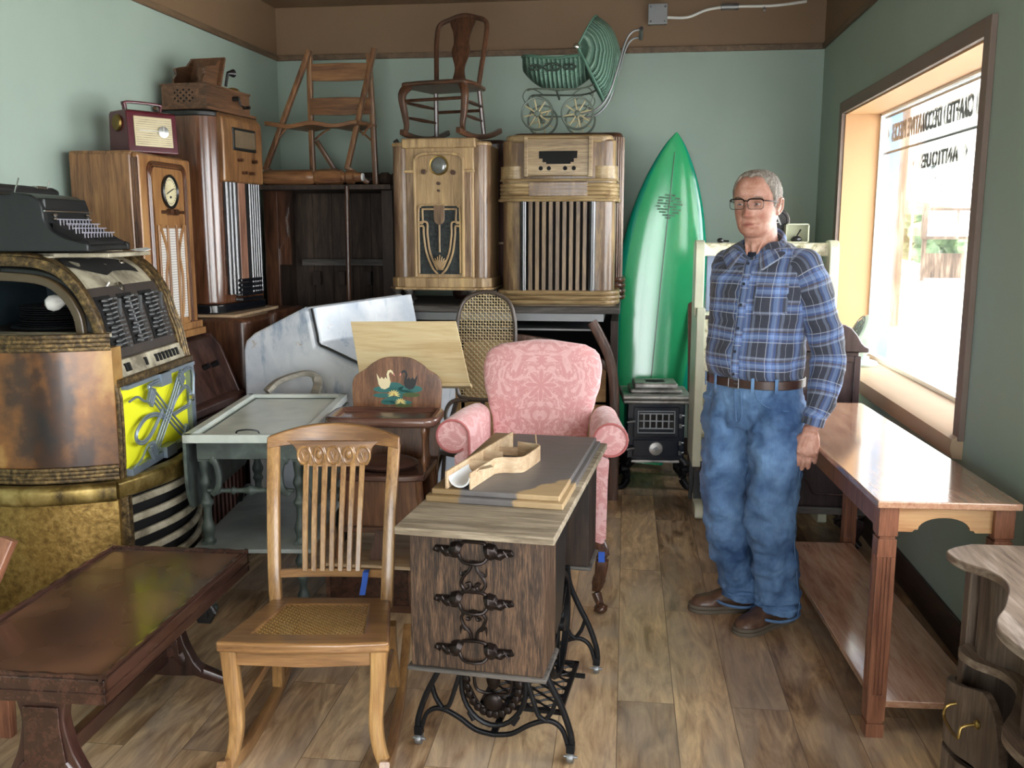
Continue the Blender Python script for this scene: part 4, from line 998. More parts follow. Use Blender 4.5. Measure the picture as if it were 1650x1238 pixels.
# ================= drawing board on a stand =================
t = thing('drawing_board', 'pale ash tilted board with a ledge, behind the swan high chair', 'drawing board', (-1.02, 4.35, 0), 0)
Mb = Matrix.Translation((0, 0, .955)) @ Euler((R(-20), R(-1), 0)).to_matrix().to_4x4()
g = G(Mb); g.prism([(-.305, .155), (.215, .155), (.295, -.155), (-.235, -.155)], -.008, .008); mk('board', g, 'ply', t, bev=.002)
g = G(Mb); g.box(-.245, .305, -.05, .008, -.172, -.155); mk('ledge', g, 'ply', t, bev=.004)
g = G(); g.tube([(0, .03, .90), (0, .06, .10)], .016, 10); mk('post', g, 'darkwood', t)
for k in range(3): g = G(); a = R(90+120*k); g.bar((0, .06, .10), (.22*cos(a), .06+.22*sin(a), .012), .025, .02); mk('foot', g, 'darkwood', t)

# ================= white enamel chest =================
M['enamelw'] = None
s = NT('chipped_white_enamel', .25, 0, .35)
n1 = s.noise(s.co(), 3.2, 5, .6, .4); n2 = s.noise(s.map(s.co(), (1, 1, .35)), 7, 5, .65)
c = s.ramp(n1, [(.35, '#a6b1bd'), (.6, '#ccd2d5')])
c = s.mix(s.ramp(n2, [(.56, 0.), (.66, .75)]), c, '#7b8fa6')
c = s.mix(s.ramp(s.noise(s.co(), 9, 6, .7), [(.64, 0.), (.70, .8)]), c, '#9c7a4c')
s.col(c); M['enamelw'] = s.m
t = thing('enamel_chest', 'chipped white enamel chest with a slanted lid, behind the tea cart', 'chest', (-1.92, 4.52, 0), 0)
sec = [(0, .10), (.53, .10), (.56, .86), (.36, 1.005), (.315, 1.155), (.295, 1.165), (.03, 1.06), (.0, 1.02)]
sec = [(-.02, .08), (.62, .08), (.62, .84), (.37, .955), (.335, 1.15), (.31, 1.155), (.04, 1.02), (-.005, .98), (-.02, .93)]
def shear(g2, dx, dz):
    pass
n = len(sec); D_ = Vector((.36, .62, .03))
g = G(); g.add([(x, 0, z) for x, z in sec]+[(x+D_.x*(1 if x > .1 else .8), D_.y, z+D_.z) for x, z in sec], [tuple(range(n)), tuple(range(n, 2*n))[::-1]]+[(i, i+n, (i+1) % n+n, (i+1) % n) for i in range(n)])
mk('body', g, 'enamelw', t, bev=.03, seg=4, ang=50)
g = G(); a, b, c_ = Vector((.352, -.004, 1.145)), Vector((.385, -.004, .965)), Vector((.63, -.004, .852)); lp = [a, b, c_]
off = Vector((.018, 0, .012)); dd = Vector((D_.x, D_.y*.98, D_.z))
g.sweep([p+off*.4 for p in sp([a, a*.3+b*.7, b, b*.8+c_*.2, c_], 3)], rrect(.006, .006, .002, 1)); mk('lid_seam', g, 'black', t)
g = G(); vs = [a+off, b+off, c_+off, c_+off+dd, b+off+dd, a+off+dd]; g.add([v for v in vs]+[v-off for v in vs], [(0, 1, 4, 5), (1, 2, 3, 4), (6, 11, 10, 7), (7, 10, 9, 8)]+[(k, k+6, (k+1) % 6+6, (k+1) % 6) for k in range(6)]); mk('lid', g, 'enamelw', t, bev=.008, seg=3)
for x, y in ((.03, .05), (.55, .05), (.35, .58), (.9, .58)): g = G(); g.lathe([(.02, 0), (.025, .085)], T(x, y, 0), 12); mk('leg', g, 'steel', t)

# ================= pink wing-back armchair =================
s = NT('pink_damask', .55, 0, 0)
s.b.inputs['Sheen Weight'].default_value = .3
x, y, z = s.sep(s.co())
ax = s.math('ABSOLUTE', x)
# mirrored repeat: fold height into a 0.40 m repeat as well
comb = s.n('ShaderNodeCombineXYZ', i={0: ax, 1: s.math('MULTIPLY', y, .6), 2: z}).outputs[0]
def damask(sc, seed, dist):
    nn = s.noise(s.map(comb, (1, 1, 1), loc=(seed, seed*.7, 0)), sc, 1.5, .5, dist); return nn
n1 = damask(13, 3.1, 2.6); n2 = damask(30, 9.2, 1.2)
m1 = s.ramp(n1, [(.475, 0.), (.485, 1.)]); line = s.ramp(s.math('ABSOLUTE', s.math('SUBTRACT', n1, .56)), [(.008, 1.), (.016, 0.)])
m2 = s.ramp(s.math('ABSOLUTE', s.math('SUBTRACT', n2, .5)), [(.02, 1.), (.035, 0.)])
# central palmette: petals fanning round a point
dz = s.math('SUBTRACT', z, .86); ang = s.math('ARCTAN2', ax, dz)
rad = s.math('SQRT', s.math('ADD', s.math('MULTIPLY', ax, ax), s.math('MULTIPLY', dz, dz)))
pet = s.math('MULTIPLY_ADD', s.math('POWER', s.math('ABSOLUTE', s.math('COSINE', s.math('MULTIPLY', ang, 4))), 1.4), .058, .016)
pm = s.math('LESS_THAN', rad, pet)
dz2 = s.math('SUBTRACT', z, .965); rad2 = s.math('SQRT', s.math('ADD', s.math('MULTIPLY', ax, ax), s.math('MULTIPLY', dz2, dz2)))
pm2 = s.math('LESS_THAN', rad2, s.math('MULTIPLY_ADD', s.math('ABSOLUTE', s.math('SINE', s.math('MULTIPLY', s.math('ARCTAN2', ax, dz2), 4))), .012, .014))
tot = s.math('MAXIMUM', s.math('MAXIMUM', s.math('MULTIPLY', m1, s.math('SUBTRACT', 1, s.math('MULTIPLY', line, .8))), pm), pm2)
ol = s.math('MULTIPLY', s.math('GREATER_THAN', s.math('MULTIPLY', s.math('ABSOLUTE', s.math('SUBTRACT', rad, pet)), -1), -.004), 1)
tot = s.math('MAXIMUM', s.math('MULTIPLY', tot, s.math('SUBTRACT', 1, ol)), s.math('MULTIPLY', m2, .35))
s.col(s.mix(tot, '#e9bcbc', '#d69a99')); s.rough(s.mix(tot, (.42,)*3+(1,), (.7,)*3+(1,)))
s.bump(s.math('ADD', s.math('MULTIPLY', tot, -.3), s.noise(s.co(), 300, 2)), .12, .001)
M['pink'] = s.m
M['pinkpipe'] = plain('pink_piping', '#b86a68', .6)
t = thing('wing_armchair', 'pink damask wing-back armchair with rolled arms, behind the sewing machine table', 'armchair', (-.365, 3.93, 0), 0)
ks = [(.30, .20, .07, .06), (.48, .205, .07, .07), (.60, .205, .065, .10), (.70, .215, .06, .13), (.78, .24, .058, .16), (.86, .262, .055, .185), (.93, .268, .052, .205), (.98, .258, .050, .22), (1.01, .235, .046, .228), (1.035, .185, .038, .235), (1.048, .11, .022, .238), (1.05, .04, .008, .24)]
g = G(); g.loft([ring(z, a, b, 0, c_, 40, 3.2 if z < .95 else 2.6) for z, a, b, c_ in [(z,)+curve1([k for k in ks], z) for z in [.30+.75*q/36 for q in range(37)]]], uvs=False); mk('backrest', g, 'pink', t, ang=70)
# arms: scroll section swept forward and flaring outwards
def arm(sx):
    g = G(); rings = []
    for q in range(13):
        u = q/12; y = lerp(.13, -.30, u); fl = .035*u*u; rr = .058+.014*u; zc = .715+.012*sin(pi*u)
        cx = .248+fl+.035
        sec = []
        for a in range(-150, 121, 18): sec.append((cx+rr*cos(R(a)), zc+rr*sin(R(a))))
        sec = [(cx+rr*cos(R(a)), zc+rr*sin(R(a))) for a in range(-120, 181, 20)]
        inner_ = [(cx-rr-.002, zc-.05), (cx-rr-.004, .55), (cx-rr-.004, .30)]
        outer_ = [(cx-.012, .30), (cx-.008, .55), (cx-.004, zc-rr-.012)]
        rings.append([(sx*x, y, z) for x, z in sec+inner_+outer_])
    g.loft(rings, uvs=False); return g
for sx in (-1, 1):
    a_ = mk('arm', arm(sx), 'pink', t, ang=75, bev=.012, seg=3)
    g = G(); cx = .318; rr = .066
    g.tube(sp([(sx*(cx+rr*cos(R(a))), -.304, .715+rr*sin(R(a))) for a in range(-130, 181, 22)]+[(sx*(cx-rr), -.304, .62), (sx*(cx-rr), -.304, .32)], 2), .005, 6); mk('piping', g, 'pinkpipe', a_)
g = G(); rings = [[(x, y-.06, z) for x, y in rrect(a, b, .05, 6)] for a, b, z in ((.215, .20, .33), (.235, .222, .345), (.24, .226, .40), (.235, .222, .455), (.21, .20, .475), (.10, .10, .482))]; g.loft(rings, uvs=False); mk('seat_cushion', g, 'pink', t, ang=70)
g = G(); g.box(-.30, .30, -.295, .22, .25, .335); mk('seat_rail', g, 'pink', t, bev=.02, seg=3)
for sx in (-1, 1):
    g = G(); g.sweep(sp([(sx*.26, -.25, .28), (sx*.29, -.30, .23), (sx*.285, -.30, .15), (sx*.27, -.285, .08), (sx*.285, -.31, .035), (sx*.29, -.325, .018)], 5), rrect(.022, .022, .009, 3), scale=[1.5-.045*k for k in range(20)]+[.62, .7, .9, 1.1, 1.2, 1.2]); g.ell((sx*.29, -.325, .020), (.028, .032, .020), 12, 8); mk('leg', g, 'walnut', t)
    g = G(); g.bar((sx*.22, .18, .26), (sx*.22, .27, .0), .035, .035, w2=.025, h2=.025); mk('leg', g, 'walnut', t)

# ================= bentwood rocker with a cane back =================
M['bent'] = plain('grey_brown_bentwood', '#4a4038', .4, 0, .2, .2, 10)
t = thing('bentwood_rocker', 'bentwood rocking chair with a tall oval cane back, between the pink armchair and pale board', 'rocking chair', (-.72, 4.74, 0), -3)
o = [(p.x, p.y) for p in sp([(-.10, .665), (-.145, .70), (-.15, .80), (-.155, .95), (-.15, 1.08), (-.11, 1.18), (0, 1.222), (.11, 1.18), (.15, 1.08), (.155, .95), (.15, .80), (.145, .70), (.10, .665)], 5, True)]
lean = lambda z: .10*(z-.66)
g = G(); g.add([(x, lean(z), z) for x, z in o]+[(x, lean(z)+.003, z) for x, z in o], [tuple(range(len(o))), tuple(range(len(o), 2*len(o)))[::-1]]); mk('cane_back', g, 'caneback', t)
g = G(); g.tube([(x, lean(z), z) for x, z in o], .011, 10, True); mk('back_frame', g, 'bent', t)
g = G(); g.tube([(.20*cos(R(a)), -.22+.20*sin(R(a)), .46) for a in range(0, 360, 12)], .013, 8, True); mk('seat_ring', g, 'bent', t)
g = G(); g.add([(.195*cos(R(a)), -.22+.195*sin(R(a)), z) for z in (.458, .462) for a in range(0, 360, 15)], [tuple(range(24))[::-1], tuple(range(24, 48))]); mk('seat', g, 'caneback', t)
for sx in (-1, 1):
    g = G(); g.tube(sp([(sx*.09, .0, .655), (sx*.17, -.02, .65), (sx*.20, -.05, .59), (sx*.18, -.08, .50), (sx*.20, -.18, .46)], 6), .011, 8); mk('arm_loop', g, 'bent', t)
    g = G(); g.tube(sp([(sx*.20, .30, .16), (sx*.22, .12, .05), (sx*.23, -.15, .013), (sx*.23, -.40, .04), (sx*.23, -.56, .14), (sx*.225, -.52, .26), (sx*.22, -.35, .24), (sx*.21, -.16, .36), (sx*.20, .02, .50), (sx*.15, .0, .66)], 6), .013, 8); mk('rocker', g, 'bent', t)
    g = G(); g.tube([(sx*.19, -.10, .46), (sx*.225, -.10, .02)], .011, 8); mk('strut', g, 'bent', t)
g = G(); g.tube([(-.22, -.30, .235), (.22, -.30, .235)], .011, 8); mk('cross_rail', g, 'bent', t)
g = G(); g.sweep([(-.02, .04, .66), (-.02, .06, .42)], rrect(.012, .006, .002, 1)); mk('back_slat', g, 'bent', t)
# ================= jukebox =================
M['gold'] = mottle('hammered_gold_panel', ['#5e4722', '#8c703a', '#ad9158'], 48, .38, .7, 0, 4, .6, .2, lo=.25, hi=.78)
s = NT('amber_stained_plastic', .3, .15, .35)
px_, py_, pz_ = s.sep(s.co())
n1 = s.noise(s.map(s.co(), (1, 1, .5)), 2.6, 3, .55, .7); n2 = s.noise(s.co(), 24, 5)
band = s.math('ADD', n1, s.math('MULTIPLY', s.math('SUBTRACT', n2, .5), .15))
s.col(s.ramp(band, [(.36, '#1c1a1c'), (.46, '#3c2414'), (.55, '#7c4f20'), (.66, '#b08a4c')]))
M['amber'] = s.m
M['rim'] = mottle('scuffed_brass_belt', ['#43361c', '#7e6a38', '#a8935c'], 10, .38, .7, 0, 5, .1)
M['dustcream'] = mottle('dusty_cream_metal', ['#6d6656', '#a39c86', '#c2bca8'], 8, .6, .1, 0, 5, .1)
M['silver'] = plain('grey_cast_lattice', '#7f8c98', .36, .5, 0, .2)
M['yellow'] = plain('bright_yellow_cloth', '#dfe01a', .7, 0, 0, .06)
M['ghostgrey'] = plain('dull_grey_fitting', '#5d5f60', .5, .4, 0, .3)
M['slatewall'] = plain('dusty_slate_metal', '#34434a', .5, .2, 0, .25)
JK = t = thing('jukebox', 'large old gold and amber jukebox with a yellow lattice grille, at the left', 'jukebox', (-1.86, 3.49, 0), 95)
g = G(); g.prism([(.02, .06), (.02, .95), (.055, 1.12), (.07, 1.165), (.62, 1.165), (.62, .06)], -.36, .36, 'yz'); mk('cabinet', g, 'darkwood', t)
prof = [(p.x, p.y) for p in sp([(.07, 1.165), (.09, 1.25), (.13, 1.33), (.19, 1.395), (.27, 1.432), (.36, 1.44), (.62, 1.44)], 5)]
prin = [(p.x+.02*(1 if p.y < 1.40 else .3), p.y-.022*(1 if p.y > 1.3 else .3)) for p in [Vector((a, b, 0)) for a, b in prof]]
g = G(); g.prism(prof+prin[::-1], -.33, .36, 'yz'); mk('hood', g, 'dustcream', t)
g = G(); g.box(-.36, .36, .60, .62, 1.16, 1.44); g.prism([(a+.02, b-.015) for a, b in prof[:-1]]+[(.60, 1.425), (.60, 1.165)], .33, .355, 'yz'); mk('inner_wall', g, 'slatewall', t, merge=False)
g = G(); g.box(-.30, .06, .02, .60, 1.44, 1.456); g.box(-.30, .26, .22, .60, 1.44, 1.456); g.box(-.33, .33, .22, .62, 1.438, 1.447); mk('top_board', g, 'dustcream', t, bev=.004, merge=False)
def side_curve(off, n=14, y0=0., y1=.64): return [(-.375-off-.085*sin(pi*(k/n)), lerp(y0, y1, k/n)) for k in range(n+1)]
def side_band(nm, off, z0, z1, mat, bev=0): 
    g = G(); g.prism([(-.30, 0)]+side_curve(off)+[(-.30, .64)], z0, z1, 'xy'); return mk(nm, g, mat, t, bev=bev)
side_band('base_panel', .030, .05, .575, 'gold')
side_band('amber_panel', .0, .68, 1.12, 'amber')
for nm, zs, r, off, mat in (('belt', (.602,), .034, .035, 'rim'), ('lower_moulding', (.645, .659, .673, .687), .0075, .006, 'brassy'), ('upper_moulding', (1.122, 1.137, 1.152, 1.167), .0085, .006, 'brassy')):
    g = G()
    for z in zs: g.sweep([(x, y, z) for x, y in side_curve(off)], rrect(r, r, r*.5, 3))
    mk(nm, g, mat, t, merge=False)
g = G(); g.prism([(-.32, .02)]+side_curve(-.01)+[(-.32, .62)], 1.160, 1.172, 'xy'); mk('window_ledge', g, 'dustcream', t)
# arched side frame with open window
sec = rrect(.028, .022, .006, 2)
arch = sp([(-.372, .035, 1.165), (-.372, .055, 1.23), (-.372, .10, 1.325), (-.372, .17, 1.395), (-.372, .26, 1.425), (-.375, .40, 1.43), (-.375, .60, 1.43)], 5)
g = G(); g.sweep(arch, rrect(.018, .016, .005, 2), up=(1, 0, 0)); mk('arch_frame', g, 'brassy', t)
inner = sp([(-.36, .105, 1.165), (-.36, .115, 1.24), (-.36, .16, 1.315), (-.36, .23, 1.36), (-.36, .36, 1.375), (-.36, .50, 1.375), (-.36, .57, 1.33), (-.36, .59, 1.25)], 5)
M['smokeplastic'] = plain('smoky_plastic_tube', '#40331f', .3, 0, .4, .3)
g = G(); g.sweep(inner, rrect(.016, .024, .006, 2), up=(1, 0, 0)); mk('inner_arch', g, 'smokeplastic', t)
g = G(); g.sweep([p+Vector((.02, -.032 if i < 12 else 0, .012)) for i, p in enumerate(inner[:22])], rrect(.018, .02, .004, 2), up=(1, 0, 0)); mk('arch_lining', g, 'black', t)
g = G(); g.lathe([(.0, 0), (.15, 0), (.155, .006), (.15, .012), (0, .012)], T(-.14, .32, 1.172), 32); mk('turntable', g, 'black', t)
g = G(); g.tube([(-.20, .17, 1.30), (-.235, .21, 1.285)], [.016, .013], 12); sk = mk('bulb_socket', g, 'darkwood', t)
g = G(); g.lathe([(.012, 0), (.014, .015), (.030, .045), (.030, .065), (.018, .082), (0, .087)], frame_from((-.235, .21, 1.285), (-.29, .30, 1.262))[0], 18); mk('bulb', g, 'white', sk)
g = G(); g.tube(sp([(-.1, .12, 1.34), (-.14, .14, 1.28), (-.12, .15, 1.22)], 4), .004, 6); mk('wire', g, 'white', t)
# front: selector panel, keys, brass bar
def fp(z):   # front y at height z
    return curve1([(.60, .02), (.95, .02), (1.12, .055), (1.165, .07), (1.25, .09), (1.33, .13)], z)[0]
g = G(); 
def slab(g, x0, x1, z0, z1, th, off=0, n=3):
    vs = []
    for k in range(n+1):
        z = lerp(z0, z1, k/n); y = fp(z)-off
        vs += [(x0, y, z), (x1, y, z), (x1, y-th, z), (x0, y-th, z)]
    fs = [(3, 2, 1, 0), tuple(n*4+k for k in range(4))]
    for k in range(n):
        for j in range(4): l = (j+1) % 4; fs.append((k*4+j, k*4+l, k*4+4+l, k*4+4+j))
    g.add(vs, fs); return g
M['selpanel'] = plain('dull_bronze_panel', '#4b4440', .45, .4, 0, .25, 20)
se = mk('selector_panel', slab(G(), -.32, .32, 1.065, 1.325, .012), 'selpanel', t, bev=.003)
g = G()
for k, x in enumerate((-.215, -.03, .16)):
    slab(g, x-.062, x+.062, 1.10, 1.295, .003, .012)
mk('selector_wells', g, 'void', se, merge=False)
for k, x in enumerate((-.215, -.03, .16)):
    g = G()
    for j in range(11):
        z = 1.115+j*.0165; y = fp(z)-.02
        g.ell((x-.022, y-.006*sin(j*2.1), z), (.026, .010, .007), 8, 5); g.tube([(x+.005, y, z), (x+.03+.008*sin(j*1.7), y-.012, z+.006)], .004, 5)
    if k == 1: g.tube([(x, fp(1.1)-.018, 1.105), (x, fp(1.28)-.018, 1.285)], .007, 6)
    mk('selector_row', g, 'ghostgrey', se, merge=False)
for x in (-.128, .058, .262):
    g = G(); g.box(x-.010, x+.010, fp(1.2)-.008, fp(1.2), 1.10, 1.28)
    for j in range(12): z = 1.10+j*.0165; g.box(x-.012, x+.012, fp(z)-.018, fp(z)+.004, z-.004, z+.004)
    mk('number_strip', g, 'ghostgrey', se, merge=False)
kp = mk('key_panel', slab(G(), -.32, .32, .995, 1.06, .02), 'dustcream', t, bev=.003)
for x in (-.235, -.21, -.06, .04, .075, .11, .145, .18, .215, .25): g = G(); slab(g, x-.006, x+.010, 1.015, 1.045, .006, .020, 1); slab(g, x-.010, x-.004, 1.037, 1.045, .006, .020, 1); mk('slot', g, 'void', kp, merge=False)
g = G(); slab(g, -.14, -.36, .9, .9, 0, 0, 1) if 0 else None
g = G(); g.sweep([(-.35, -.004, .986), (.35, -.004, .986)], rrect(.012, .014, .005, 3)); mk('brass_bar', g, 'brassy', t)
g = G(); cps = [(p[0], p[1]) for p in prof[:24]]
hole = sp([(-.25, .20), (-.05, .16), (.12, .17), (.23, .155), (.22, .20), (.12, .245), (.0, .25), (-.12, .27), (-.2, .255)], 2, True)
def hoodz(y): return curve1([(a, b) for a, b in prof], y)[0]
rd = random.Random(3); hp = [(p.x+rd.uniform(-.012, .012), p.y+rd.uniform(-.006, .006)) for p in hole]
g.add([(x, y-.004, hoodz(y)+.004) for x, y in hp], [tuple(range(len(hp)))]); mk('torn_opening', g, 'void', t)  # flat black sheet paints the dark inside the torn hole
g = G(); g.lathe([(0, 0), (.018, 0), (.02, .006), (.01, .010), (0, .010)], frame_from((-.02, .115, 1.318), (-.02, .10, 1.325))[0], 16); g.ell((.19, .20, 1.405), (.022, .012, .012), 10, 6); mk('badge', g, 'chrome', t, merge=False)
for sx in (-1, 1):
    pth = [(sx*.345, .005, .60), (sx*.345, .0, .80), (sx*.345, .0, .93), (sx*.345, .012, 1.0), (sx*.345, .035, 1.12)]+[(sx*.345, a-.012, b+.010) for a, b in prof[2:30]]
    g = G()
    for k in range(4):
        g.tube([(x+sx*(k-1.5)*.012, y-.004*(k % 2), z) for x, y, z in pth], .0075, 6)
    g.sweep([(x-sx*.03, y+.012, z-.004) for x, y, z in pth], rrect(.014, .012, .003, 1), up=(1, 0, 0))
    mk('ribbed_moulding', g, 'brassy', t, merge=False)
gp = mk('grille_cloth', G().box(-.33, .33, -.004, .02, .64, .975), 'yellow', t)
g = G()
for a in ((-.33, .33, .960, .975), (-.33, .33, .635, .662)): g.box(a[0], a[1], -.03, -.004, a[2], a[3])
g.box(.285, .33, -.025, -.004, .65, .975); g.box(-.05, .05, -.04, -.004, .925, .975); g.box(-.05, .05, -.045, -.004, .635, .68)
mk('grille_frame', g, 'silver', gp, merge=False)
def strap(pts, n=3, sp_=.014, nm='lattice_bar'):
    P = sp([(x, -.032, .655+(z-.655)*1.09) for x, z in pts], 7); g = G()
    for k in range(n):
        o = (k-(n-1)/2)*sp_; q = []
        for i, p in enumerate(P):
            a = P[max(i-1, 0)]; b = P[min(i+1, len(P)-1)]; d = (b-a).normalized(); q.append((p.x-d.z*o, p.y, p.z+d.x*o))
        g.tube(q, .0048, 6)
    mk(nm, g, 'silver', gp, merge=False)
strap([(-.14, .675), (-.05, .745), (.05, .82), (.14, .90)], 3, .020)
strap([(-.12, .885), (-.03, .82), (.07, .75), (.17, .685)], 3, .020)
strap([(-.33, .665), (-.26, .68), (-.20, .715), (-.14, .72)], 1)
strap([(-.33, .895), (-.26, .90), (-.20, .875), (-.12, .87)], 1); strap([(-.10, .895), (-.16, .92), (-.05, .925)], 2, .010)
strap([(.14, .90), (.20, .925), (.27, .93), (.30, .90), (.28, .80)], 2, .010)
strap([(-.02, .78), (-.10, .81), (-.20, .815), (-.28, .785), (-.29, .755), (-.24, .735), (-.16, .75), (-.04, .815)], 2, .010)
strap([(.04, .80), (.12, .845), (.21, .865), (.255, .83), (.23, .79), (.16, .785), (.06, .78)], 2, .010)
for (x, z, a) in ((-.15, .878, -38), (.155, .905, 40), (-.16, .69, 38), (.18, .69, -38)):
    g = G(T(x, -.036, .655+(z-.655)*1.09, 0, -a, 0)); 
    for k in range(3): g.box(-.024+k*.017, -.010+k*.017, -.007, .007, -.028, .028)
    mk('lattice_clasp', g, 'silver', gp, merge=False, bev=.002)
g = G(); g.lathe([(0, 0), (.016, 0), (.016, .01), (0, .014)], T(.255, -.034, .828, 90), 14); mk('lock', g, 'chrome', gp)
# lower front: bulging belt and curved louvres
def fcur(x, o): return -o*math.cos(pi*x/.80)
g = G(); g.sweep([(x, fcur(x, .11)+.02, .602) for x in [-.40+.05*k for k in range(17)]], rrect(.034, .034, .014, 3)); mk('front_belt', g, 'rim', t)
g = G(); g.prism([(x, fcur(x, .075)+.02) for x in [-.36+.06*k for k in range(13)]]+[(.36, .05), (-.36, .05)], .06, .575, 'xy'); mk('lower_front', g, 'void', t)
for k in range(7):
    z = .54-k*.068; g = G(); g.sweep([(x, fcur(x, .105)+.01, z) for x in [-.365+.0456*j for j in range(17)]], rrect(.010, .014, .006, 3)); mk('louvre', g, 'dustcream', t)
for sx in (-1, 1): g = G(); g.box(sx*.37-.018, sx*.37+.018, -.03, .04, .05, .575); mk('corner_strip', g, 'brassy', t, bev=.006)
g = G(); g.box(-.36, .36, .0, .62, 0, .06); mk('plinth', g, 'darkwood', t)
# records stacked inside
M['vinylrec'] = plain('black_shellac', '#1b1d20', .4, 0, .3, .2, 40)
M['label'] = plain('red_label_paper', '#7c2f24', .6)
rec = thing('record', 'black shellac record in the stack inside the jukebox', 'record', (0, 0, 0), 0, 'records stacked inside the jukebox')
g = G(); g.lathe([(.0, 0), (.125, 0), (.127, .0015), (.125, .003), (.05, .0025), (0, .0025)], seg=36); mk('disc', g, 'vinylrec', rec); g = G(); g.lathe([(0, .0026), (.045, .0026), (.045, .0032), (0, .0032)], seg=20); mk('label', g, 'label', rec)
def copy_thing(root, loc=None, rz=None, label=None, group=None):
    r = root.copy(); COL.objects.link(r)
    if loc is not None: r.location = loc
    if rz is not None: r.rotation_euler.z = R(rz)
    if label: r['label'] = label
    if group: r['group'] = group
    for ch in root.children:
        c = ch.copy(); COL.objects.link(c); c.parent = r
        for gc in ch.children: d = gc.copy(); COL.objects.link(d); d.parent = c
    return r
JM = Matrix.Translation((-1.86, 3.49, 0)) @ Matrix.Rotation(R(95), 4, 'Z')
for k in range(9):
    p = JM @ Vector((-.15+.003*sin(k*2.3), .31+.003*cos(k*3.1), 1.186+k*.0085))
    r = rec if k == 0 else copy_thing(rec)
    r.location = p; r.rotation_euler = (R(.5*sin(k)), R(.5*cos(k*2)), k)

# ================= typewriter on the jukebox =================
M['typew'] = plain('black_crackle_paint', '#15191b', .42, .1, .15, .3, 30, .1)
t = thing('typewriter', 'black desktop typewriter standing on top of the jukebox', 'typewriter', (-1.905, 3.29, 1.4565), 96)
pf_ = [(.0, .006), (.0, .032), (.02, .040), (.07, .052), (.12, .078), (.145, .112), (.15, .145), (.16, .180), (.185, .200), (.215, .207), (.36, .207), (.40, .185), (.41, .006)]
for sx in (-1, 1): g = G(); g.prism([(p.x, p.y) for p in sp([(a, b, 0) for a, b in pf_], 3)], sx*.165-.014, sx*.165+.014, 'yz'); mk('side_panel', g, 'typew', t, bev=.006, ang=50)
g = G(); g.box(-.16, .16, .15, .40, .05, .196); g.box(-.16, .16, .0, .40, .006, .03); mk('frame', g, 'typew', t, bev=.008, merge=False)
g = G(); g.prism([(.148, .150), (.158, .182), (.19, .205), (.26, .215), (.26, .195), (.19, .19)], -.178, .178, 'yz'); mk('ribbon_cover', g, 'typew', t, bev=.006)
g = G(); g.box(-.18, .18, .140, .147, .146, .150); mk('bright_trim', g, 'chrome', t)
g = G(); g.box(-.02, .02, .165, .168, .186, .196); mk('badge', g, 'chrome', t)
g = G(); g.tube([(-.21, .31, .222), (.21, .31, .222)], .022, 16); cg = mk('platen', g, 'rubber', t)
for sx in (-1, 1): g = G(); g.tube([(sx*.21, .31, .222), (sx*.235, .31, .222)], .018, 14); mk('platen_knob', g, 'black', cg)
g = G(); g.box(-.20, .20, .29, .36, .205, .214); g.box(-.18, .18, .34, .345, .214, .235); g.tube([(-.17, .25, .205), (-.19, .22, .26)], .003, 6); g.tube([(.16, .30, .24), (.16, .29, .27)], .003, 6); g.box(.05, .12, .28, .30, .235, .245); mk('carriage', g, 'chrome', t, merge=False)
g = G(); g.prism([(.01, .040), (.135, .108), (.135, .06), (.01, .03)], -.145, .145, 'yz'); mk('key_bed', g, 'void', t)
M['keytop'] = plain('grey_keytop', '#9a9aa6', .35)
kg = G(); kg.box(-.0085, .0085, -.007, .007, .004, .0075); kg.box(-.0015, .0015, -.0015, .0015, -.02, .005); key0 = mk('key', kg, 'keytop', t, merge=False)
first = True
for r_ in range(4):
    for k in range(10):
        o = key0 if first else key0.copy()
        if not first: COL.objects.link(o); o.parent = t
        first = False
        o.location = (-.118+k*.0245+(r_ % 2)*.008-.004, .118-r_*.027, .108-r_*.0155+.006)
g = G(); g.box(-.08, .08, .008, .022, .050, .056); mk('space_bar', g, 'typew', t, bev=.003)
for sx in (-1, 1):
    for z in (.135, .12): g = G(); g.ell((sx*.125, .135, z), (.010, .012, .007), 8, 6); mk('ribbon_lever', g, 'chrome', t)
pp = JM @ Vector((.035, .045, 1.4585))
tag(mk('paper_scrap', G().add([(-.035, -.02, 0.004), (.03, -.03, .0), (.04, .0, .006), (.01, .03, .012), (-.03, .02, .008), (-.035, -.02, 0.002), (.03, -.03, -.002), (.04, .0, .004), (.01, .03, .010), (-.03, .02, .006)], [(0, 1, 2, 3, 4), (9, 8, 7, 6, 5)]+[(k, k+5, (k+1) % 5+5, (k+1) % 5) for k in range(5)]), 'paper', loc=tuple(pp)), 'white torn paper scrap by the front corner of the typewriter', 'paper')

# ================= wooden console radios along the left wall =================
# (front faces +x: local -y; origin at the middle of the front face, bottom)
def louv(g, x0, x1, z0, z1, n, y, th): [g.box(x0, x1, y-th, y, lerp(z0, z1, (k+.15)/n), lerp(z0, z1, (k+.85)/n)) for k in range(n)]
M['radioP'] = wood('plum_brown_veneer', ['#2c1812', '#4e2f26', '#6b473a'], 'z', .35, .3)
t = thing('sloped_console_radio', 'plum brown console radio with a sloped two-knob panel, half hidden behind the jukebox', 'console radio', (-1.99, 4.30, 0), 90)
g = G(); g.prism([(.0, 0), (.0, .68), (.05, .72), (.16, .99), (.19, 1.0), (.50, 1.0), (.50, 0)], -.30, .30, 'yz'); mk('cabinet', g, 'radioP', t, bev=.006)
g = G(); g.prism([(-.02, .665), (-.02, .70), (.0, .712), (.07, .712), (.07, .665)], -.315, .315, 'yz'); mk('shelf', g, 'radioP', t, bev=.005)
